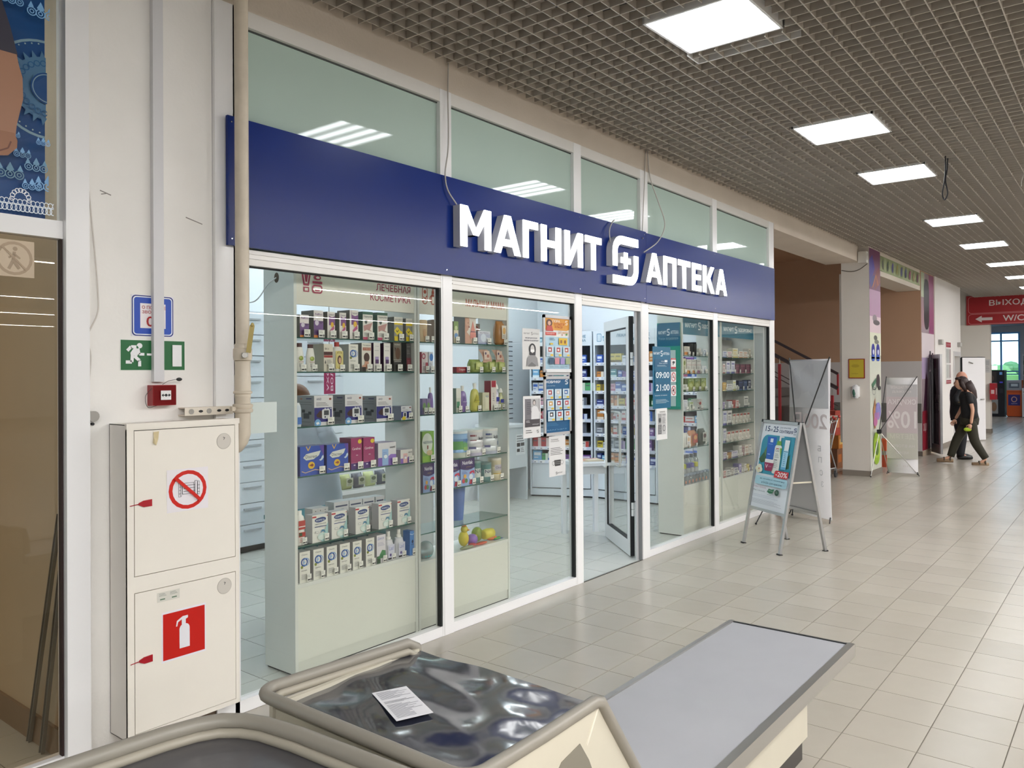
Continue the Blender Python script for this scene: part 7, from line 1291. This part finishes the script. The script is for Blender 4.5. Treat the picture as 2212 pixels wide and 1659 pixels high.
t = thing('wall_box', 'small white alarm box at the beam end above the first pillar', 'alarm box', (9.40, -.07, 3.25)); MB().box(-.06, .05, -.06, .06, 0, .17, M('d6d2cc', .4)).obj('housing', t); m_ = MB(); m_.tube([(-.02+.03*math.cos(a*.5236), -.061, .09+.05*math.sin(a*.5236)) for a in range(12)], .004, M('b8b4ae', .4), 6, True); m_.obj('ring', t)
cable('wall_cable', 'dark cable sagging under the beam onto the first pillar', [(9.45, .26, 3.17), (9.44, .12, 3.14), (9.44, 0, 3.16), (9.44, -.12, 3.24)], .006, M('5a524a', .6))
# ================================================================ FAR CORRIDOR
t = thing('glass_door', 'grey metal framed glass door leaf standing open beside the second pillar', 'door', (13.85, -.175, 0), math.atan2(-.24, -.45)); GM = M('9c9c9e', .35, .5)
MB().box(.44, .52, -.02, .02, .03, 1.92, M('b9b9bb', .35, .4)).obj('stile', t); MB().box(0, .06, -.02, .02, .03, 1.92, GM).obj('stile', t); MB().box(.06, .44, -.02, .02, 1.84, 1.92, GM).obj('rail', t); MB().box(.06, .44, -.02, .02, .03, .2, GM).obj('rail', t)
MB().box(.06, .44, -.003, .003, .2, 1.84, glass_mat('dark_glass', '6a6266')).obj('glass_pane', t); m_ = MB(); m_.box(.46, .49, -.035, -.021, .85, 1.15, STEEL); m_.cyl((.475, -.03, 1.0), (.36, -.05, 1.0), .01, BLACK, 8); m_.obj('handle', t)
t = thing('notice_board', 'white notice board of papers with red header and footer on the far wall', 'notice board', (15.63, -.162, 1.33)); MB().box(-.27, .27, -.012, 0, 0, .88, M('e8e6e4', .4)).obj('board_panel', t)
deco(t, -.27, .27, 0, .88, -.0125, [('r', 0, .88, 1, 1, 'a03040'), ('t', 'УГОЛОК ПОКУПАТЕЛЯ', .08, .92, .92, .96, 'e6ccd0'), ('r', 0, 0, 1, .09, '9a2432'), ('t', 'ИНФОРМАЦИЯ', .1, .025, .9, .065, 'e6ccd0')]+[('r', .06+.31*i, .14+.36*j, .32+.31*i, .46+.38*j, ['b8bcb8', 'c4c4c0', 'b4a4a4'][i]) for i in range(3) for j in range(2)])
for x, l in ((14.72, 'left'), (16.86, 'right')): t = thing('emergency_light', f'small grey wall lamp box above the notice board, {l} one', 'wall lamp', (x, -.162, 2.14)); MB().box(-.1, .1, -.06, 0, 0, .1, M('9a9894', .5)).obj('housing', t); MB().box(-.08, .08, -.068, -.0605, .01, .09, M('c9c6c0', .4)).obj('lens', t)
tr = MB(); tr.box(16.25, 16.35, -.175, -.161, 0, 2.03, M('c8c6c6', .4)); tr.box(16.35, 17.05, -.175, -.161, 1.93, 2.03, M('c8c6c6', .4)); tr.box(17.05, 17.12, -.175, -.161, 0, 2.03, M('c8c6c6', .4)); tr.obj('trim_2', kind='structure')
t = thing('white_door', 'open white door leaf behind the two walking people', 'door', (17.06, -.2, 0), math.atan2(-.36, .55)); MB().box(0, .68, -.02, .02, .02, 1.9, M('e6e4e6', .35)).obj('leaf', t); m_ = MB(); m_.box(-.02, 0, -.02, .02, .02, 1.9, BLACK); m_.box(0, .68, -.018, .018, 1.901, 1.915, BLACK); m_.obj('edge_gap', t); m_ = MB(); m_.cyl((.6, -.02, .95), (.6, -.06, .95), .012, STEEL, 8); m_.cyl((.6, -.055, .95), (.5, -.055, .95), .009, STEEL, 8); m_.obj('handle', t); m_ = MB(); m_.bar((.18, -.03, 1.8), (.3, -.03, 1.77), .02, .02, STEEL); m_.obj('closer', t)
for y, z0, z1, l in ((-.12, 1.4, 1.97, 'tall'), (-.29, 1.55, 1.9, 'short')): board('paper_notice', f'{l} grey paper notice on the far wall beside the exit', -.06, .06, z0, z1, 0, 'cfccca', [('r', .15, .55, .85, .9, 'b9b9ba'), ('lines', .15, .1, .85, .48, 5, 'a0a0a2')], 'notice', .002, -math.pi/2, None, (20.298, y, z0))
t = thing('fire_box', 'red fire hose box on the corner of the far wall', 'fire box', (20.35, -.352, .86)); MB().box(-.2, .2, -.12, 0, 0, .42, M('a01824', .4)).obj('housing', t); deco(t, -.2, .2, 0, .42, -.121, [('r', .3, .3, .7, .7, 'd8c8c8')], 'sticker'); MB().box(-.205, -.2, -.1, -.03, .15, .25, M('d0b0b0', .4)).obj('latch', t)
# red exit sign on the bulkhead
t = thing('exit_sign', 'large red exit and toilets sign with white lettering and left arrow over the corridor', 'sign', (20.27, .17, 2.79), -math.pi/2); RM = M('a01d24', .45)
MB().box(0, 2.4, -.03, 0, 0, .76, RM).obj('sign_panel', t)
def ol(x0, z0, x1, z1): p = rrect(x0, z0, x1, z1, .03, asp=3.1); return [('l', p+[p[0]], .004, 'd09090')]
WS = 'ddd2d0'
its = ol(.02, .40, .985, .965)+ol(.02, .03, .985, .365)+[('T', 'ВЫХОД', .215, .60, .575, .83, WS), ('T', 'W/C', .34, .10, .53, .30, WS), ('p', [(.085, .2), (.145, .31), (.145, .245), (.245, .245), (.245, .15), (.145, .15), (.145, .085)], WS)]
deco(t, 0, 2.4, 0, .76, -.03, its)
# vending machines and terminal by the window
def vend(x, y, w, h, c, label, its, rz=-math.pi/2, name='vending_machine'):
    t = thing(name, label, 'vending machine' if name == 'vending_machine' else 'terminal', (x, y, 0), rz); MB().box(-w/2, w/2, 0, .6, .02, h, M(c, .35)).obj('cabinet', t); MB().box(-w/2+.02, w/2-.02, .03, .58, 0, .019, BLACK).obj('feet', t); deco(t, -w/2, w/2, .02, h, 0, its); return t
vend(28.9, .62, .62, 1.62, '1b1c24', 'black coffee vending machine beside the far window', [('r', .04, .68, .62, .97, '3a3230'), ('e', .3, .82, .2, .08, '5a4a40'), ('r', .06, .42, .6, .64, '26304a')]+[('r', .1+.1*i, .45+.045*j, .16+.1*i, .475+.045*j, '4a66b0') for i in range(5) for j in range(4)]+[('r', .06, .05, .68, .36, '9a9a98'), ('e', .48, .2, .14, .1, '8a6a50'), ('r', .7, .03, .98, .98, '10121c'), ('r', .76, .72, .92, .75, '5a5af0'), ('r', .76, .9, .9, .96, '7ab0f0'), ('r', .76, .5, .92, .6, '2a2a34')])
scr = MB(); scr.box(28.89, 28.898, .52, .90, 1.64, 1.78, M('eef2f6', .4, emit=2)); o = scr.obj('light_box'); tag(o, 'small lit white header on top of the black vending machine', 'light box')
t = vend(28.9, .03, .44, 1.27, 'c8561c', 'orange payment terminal with grey screen beside the far window', [('r', .0, .72, 1, 1, '8f949c'), ('r', .15, .78, .85, .93, '55606c'), ('r', .3, .83, .75, .9, 'b8c4cc'), ('r', .1, .3, .9, .6, '2a2470'), ('o', .5, .47, .2, .08, .3, 'c89a8a'), ('T', 'QIWI', .3, .335, .7, .365, 'b0a8c8'), ('r', .05, .66, .95, .7, 'a84414')], name='payment_terminal')
t = vend(28.6, -.56, .66, 1.0, 'c8ccd0', 'pale counter cabinet with open shelves at the right edge of the photo', [('r', .05, .85, .95, .88, '6a6a58'), ('r', .05, .05, .95, .8, 'b4bac2')], name='payment_terminal'); t.name = 'counter_cabinet'; t['category'] = 'cabinet'
t = thing('wire_rack', 'pale rack with small goods on shelves at the right edge beyond the terminal', 'rack', (29.6, -.55, 0), -math.pi/2)
for z in (1.1, 1.45, 1.8, 2.15): MB().box(-.4, .4, 0, .4, z-.02, z, M('d0d4d8', .4)).obj('shelf', t)
for x in (-.4, .38): MB().box(x, x+.02, 0, .4, 0, 2.2, M('c4c8cc', .4)).obj('side_panel', t)
g = MB()
for z in (1.1, 1.45, 1.8):
    for k in range(6): g.box(-.36+.12*k, -.27+.12*k, .02, .2, z, z+.15, M(['5a7a4a', '8a9a4a', 'a8a8a0', '4a6a5a', 'b0a070', '7a8a8a'][k], .5))
g.obj('small_goods', t, kind='stuff')
RL = M('f4f8ff', .4, emit=14)
for i, (x, y) in enumerate(((27.5, .45), (25.2, .35), (27.5, -2.2))): t = thing('round_light', f'round white ceiling lamp beyond the red exit sign, {["middle", "left", "right"][i]} one', 'ceiling light', (x, y, 3.18), 0, 'round lamps beyond the exit sign'); m_ = MB(); m_.cyl((0, 0, 0), (0, 0, .01), .3, RL, 24); m_.obj('diffuser', t); m_ = MB(); m_.cyl((0, 0, .011), (0, 0, .069), .31, FR, 24); m_.obj('rim', t)
# cables hanging from the ceiling
cable('hanging_cable', 'looped black cable bundle hanging from the ceiling grid', [(4.6, -2.0, 3.56), (4.6, -2.0, 3.4), (4.59, -1.99, 3.28), (4.62, -1.97, 3.19), (4.6, -1.99, 3.13), (4.57, -2.02, 3.18), (4.59, -2.0, 3.3), (4.61, -2.01, 3.4), (4.61, -2.02, 3.56)], .006, M('1c1c22', .5))
cable('hanging_wire', 'thin pale wire hanging from the ceiling at the right edge', [(4.8, -2.62, 3.56), (4.79, -2.62, 3.42), (4.82, -2.58, 3.33), (4.77, -2.56, 3.26), (4.8, -2.55, 3.2)], .004, M('a8a49c', .5))
# ================================================================ CHECKOUT LANE IN THE FOREGROUND
CRM = M('c9c3b2', .45, var=.03); GREYP = M('8f8a80', .42, var=.05, scale=10); GREY2 = M('77736c', .4); INK = M('2b2e3a', .13, var=.1, scale=5, bump=.06, bscale=6, coat=1.0, spec=.8)
# far belt table
t = thing('checkout_table', 'long grey-topped checkout belt table with steel edges, foreground right', 'checkout table', (-.7, -2.17, 0))
def LB(x0, x1, y0, y1, z0, z1, m, nm, bev=0): return MB().box(x0+.7, x1+.7, y0+2.17, y1+2.17, z0, z1, m).obj(nm, t)
LB(-1.38, -.03, -2.25, -2.08, .09, .45, CRM, 'body'); LB(-1.36, -.05, -2.235, -2.09, 0, .089, M('38332f', .5), 'plinth')
LB(-1.40, -.012, -2.405, -1.925, .46, .497, M('a9aaaf', .4, var=.04, scale=5), 'belt')
LB(-1.40, -.0, -1.925, -1.905, .452, .503, STEEL, 'steel_edge'); LB(-1.40, -.0, -2.432, -2.405, .452, .503, STEEL, 'steel_edge'); LB(-.012, .0, -2.405, -1.925, .455, .5, BLACK, 'end_strip'); LB(-1.38, -.02, -2.3, -2.0, .44, .4595, M('4a4744', .5), 'support_frame')
# packing trough with plastic covered belt
t = thing('checkout_trough', 'checkout packing trough with dark plastic-covered belt and rounded grey rim', 'checkout trough', (-1.85, -1.86, 0))
def T_(p): return (p[0]+1.85, p[1]+1.86, p[2])
def rim(path, nm, par, r=.0165, m=GREYP):
    m_ = MB(); m_.tube(path, r, m, 12); m_.obj(nm, par, True)
def lipped(path, par, T_, inner):
    rim([T_(p) for p in path], 'rim', par)
    rim([T_((p[0]+inner[i][0], p[1]+inner[i][1], p[2]-.018)) for i, p in enumerate(path)], 'rim_lip', par, .011, M('a09a8c', .45))
def rc(x, y, r, a0, a1, z, n=5): return [(x+r*math.cos(math.radians(a0+(a1-a0)*k/n)), y+r*math.sin(math.radians(a0+(a1-a0)*k/n)), z) for k in range(n+1)]
pth = [(-1.545, -1.53, .60), (-1.55, -1.528, .68), (-1.565, -1.526, .73), (-1.60, -1.524, .75)]+rc(-2.06, -1.535, .055, 90, 180, .75)+[(-2.115, -1.8, .75)]+rc(-2.06, -2.18, .055, 180, 270, .75)+[(-1.85, -2.235, .75), (-1.63, -2.235, .755), (-1.6, -2.235, .745), (-1.575, -2.235, .71), (-1.42, -2.235, .50), (-1.2, -2.235, .18)]
cx, cy = -1.85, -1.88
inn = [((cx-p[0])*.06, (cy-p[1])*.05) for p in pth]
lipped(pth, t, T_, inn)
m_ = MB(); n = 18; vs = []
rr = random.Random(5)
for i in range(n+1):
    for j in range(n+1):
        x = -2.098+(.535)*i/n; y = -2.215+(.675)*j/n; vs.append(T_((x, y, .722+.0028*math.sin(i*.9+j*.35)*math.sin(j*.6-.3*i)+.003*math.sin(i*.35-j*.5))))
m_.add(vs, [(i*(n+1)+j, (i+1)*(n+1)+j, (i+1)*(n+1)+j+1, i*(n+1)+j+1) for i in range(n) for j in range(n)], INK); m_.obj('plastic_cover', t, True)
m_ = MB(); m_.box(-2.1+1.85, -1.57+1.85, -2.215+1.86, -1.545+1.86, .68, .714, M('3a3a3e', .5)); m_.obj('belt_bed', t)
m_ = MB(); m_.poly([(-2.11+1.85, 0), (-1.16+1.85, 0), (-1.16+1.85, .12), (-1.22+1.85, .2), (-1.6+1.85, .735), (-2.11+1.85, .735)], -2.235+1.86, -2.22+1.86, CRM); m_.obj('side_panel', t)
m_ = MB(); m_.poly([(-1.78+1.85, .66), (-1.70+1.85, .675), (-1.66+1.85, .62), (-1.6+1.85, .5), (-1.62+1.85, .3), (-1.95+1.85, .3), (-1.9+1.85, .55)], -2.237+1.86, -2.2352+1.86, M('7f7a6e', .5)); m_.obj('recess_panel', t)
MB().bar(T_((-1.615, -2.2365, .735)), T_((-1.668, -2.2365, .66)), .002, .003, M('efe9dc', .4), upv=(0, 1, 0)).obj('panel_seam', t)
MB().box(-2.11+1.85, -1.57+1.85, -1.545+1.86, -1.53+1.86, 0, .73, CRM).obj('side_panel', t); MB().box(-2.105+1.85, -2.09+1.85, -2.22+1.86, -1.55+1.86, 0, .72, CRM).obj('end_panel', t); MB().box(-1.575+1.85, -1.57+1.85, -2.22+1.86, -1.55+1.86, 0, .712, CRM).obj('end_panel', t)
sheet_ = MB(); vs = [(-1.894, -1.687, .7285), (-1.803, -1.727, .7285), (-1.881, -1.907, .7285), (-1.974, -1.869, .7285)]
sheet_.add(vs+[(a, b, c_-.0006) for a, b, c_ in vs], [(3, 2, 1, 0), (4, 5, 6, 7), (0, 1, 5, 4), (1, 2, 6, 5), (2, 3, 7, 6), (3, 0, 4, 7)], M('e6e6ea', .5)); pp = sheet_.obj('paper_receipt'); tag(pp, 'white printed receipt lying on the dark plastic-covered belt', 'paper')
A_, B_, C_, D_ = [Vector(v) for v in vs]; g = MB(); up_ = Vector((0, 0, .0004))
for k in range(30):
    if k in (9, 10, 14): continue
    v = .05+.9*k/30; l0 = .08; l1 = .5+.42*((k*7 % 5)/4)
    if k > 22: l1 = min(l1, .6)
    P = lambda u, w_: (A_.lerp(B_, u)).lerp(D_.lerp(C_, u), w_)+up_
    g.add([P(l0, v), P(l1, v), P(l1, v+.012), P(l0, v+.012)], [(0, 1, 2, 3)], M('8d8d96' if k != 12 else '4a4a52', .6))
g.obj('printed_text', pp)
# near belt
t = thing('checkout_belt_unit', 'nearest dark checkout belt with rounded grey rim, cut by the bottom of the photo', 'checkout belt', (-2.6, -1.95, 0))
U_ = lambda p: (p[0]+2.6, p[1]+1.95, p[2])
pth = [(-3.1, -1.47, .75), (-2.6, -1.505, .75), (-2.4, -1.523, .75), (-2.32, -1.54, .75), (-2.27, -1.565, .75), (-2.235, -1.61, .75), (-2.215, -1.67, .75), (-2.2, -1.78, .75), (-2.185, -2.06, .75), (-2.17, -2.4, .75)]
inn = [(-.0, -.02)]*3+[(-.01, -.018), (-.016, -.016), (-.02, -.01)]+[(-.02, -.003)]*4
rim([U_(p) for p in pth], 'rim', t, .019); rim([U_((p[0]+a, p[1]+b, p[2]-.02)) for p, (a, b) in zip(pth, inn)], 'rim_lip', t, .012, M('a09a8c', .45))
top_ = [(p[0]+a*1.4, p[1]+b*1.4) for p, (a, b) in zip(pth, inn)]+[(-3.1, -2.4)]
m_ = MB(); k = len(top_); m_.add([U_((a, b, .722)) for a, b in top_]+[U_((a, b, .70)) for a, b in top_], [tuple(reversed(range(k))), tuple(range(k, 2*k))]+[(i, (i+1) % k, k+(i+1) % k, k+i) for i in range(k)], M('4b4a4e', .3, var=.12, scale=4, bump=.08, bscale=9, coat=.3)); m_.obj('belt', t)
b_in = [(a*1+(-2.7-a)*.03, b+(-1.95-b)*.04) for a, b in top_]
m_ = MB(); m_.add([U_((a, b, .699)) for a, b in b_in]+[U_((a, b, .0)) for a, b in b_in], [tuple(reversed(range(k))), tuple(range(k, 2*k))]+[(i, (i+1) % k, k+(i+1) % k, k+i) for i in range(k)], CRM); m_.obj('body', t)
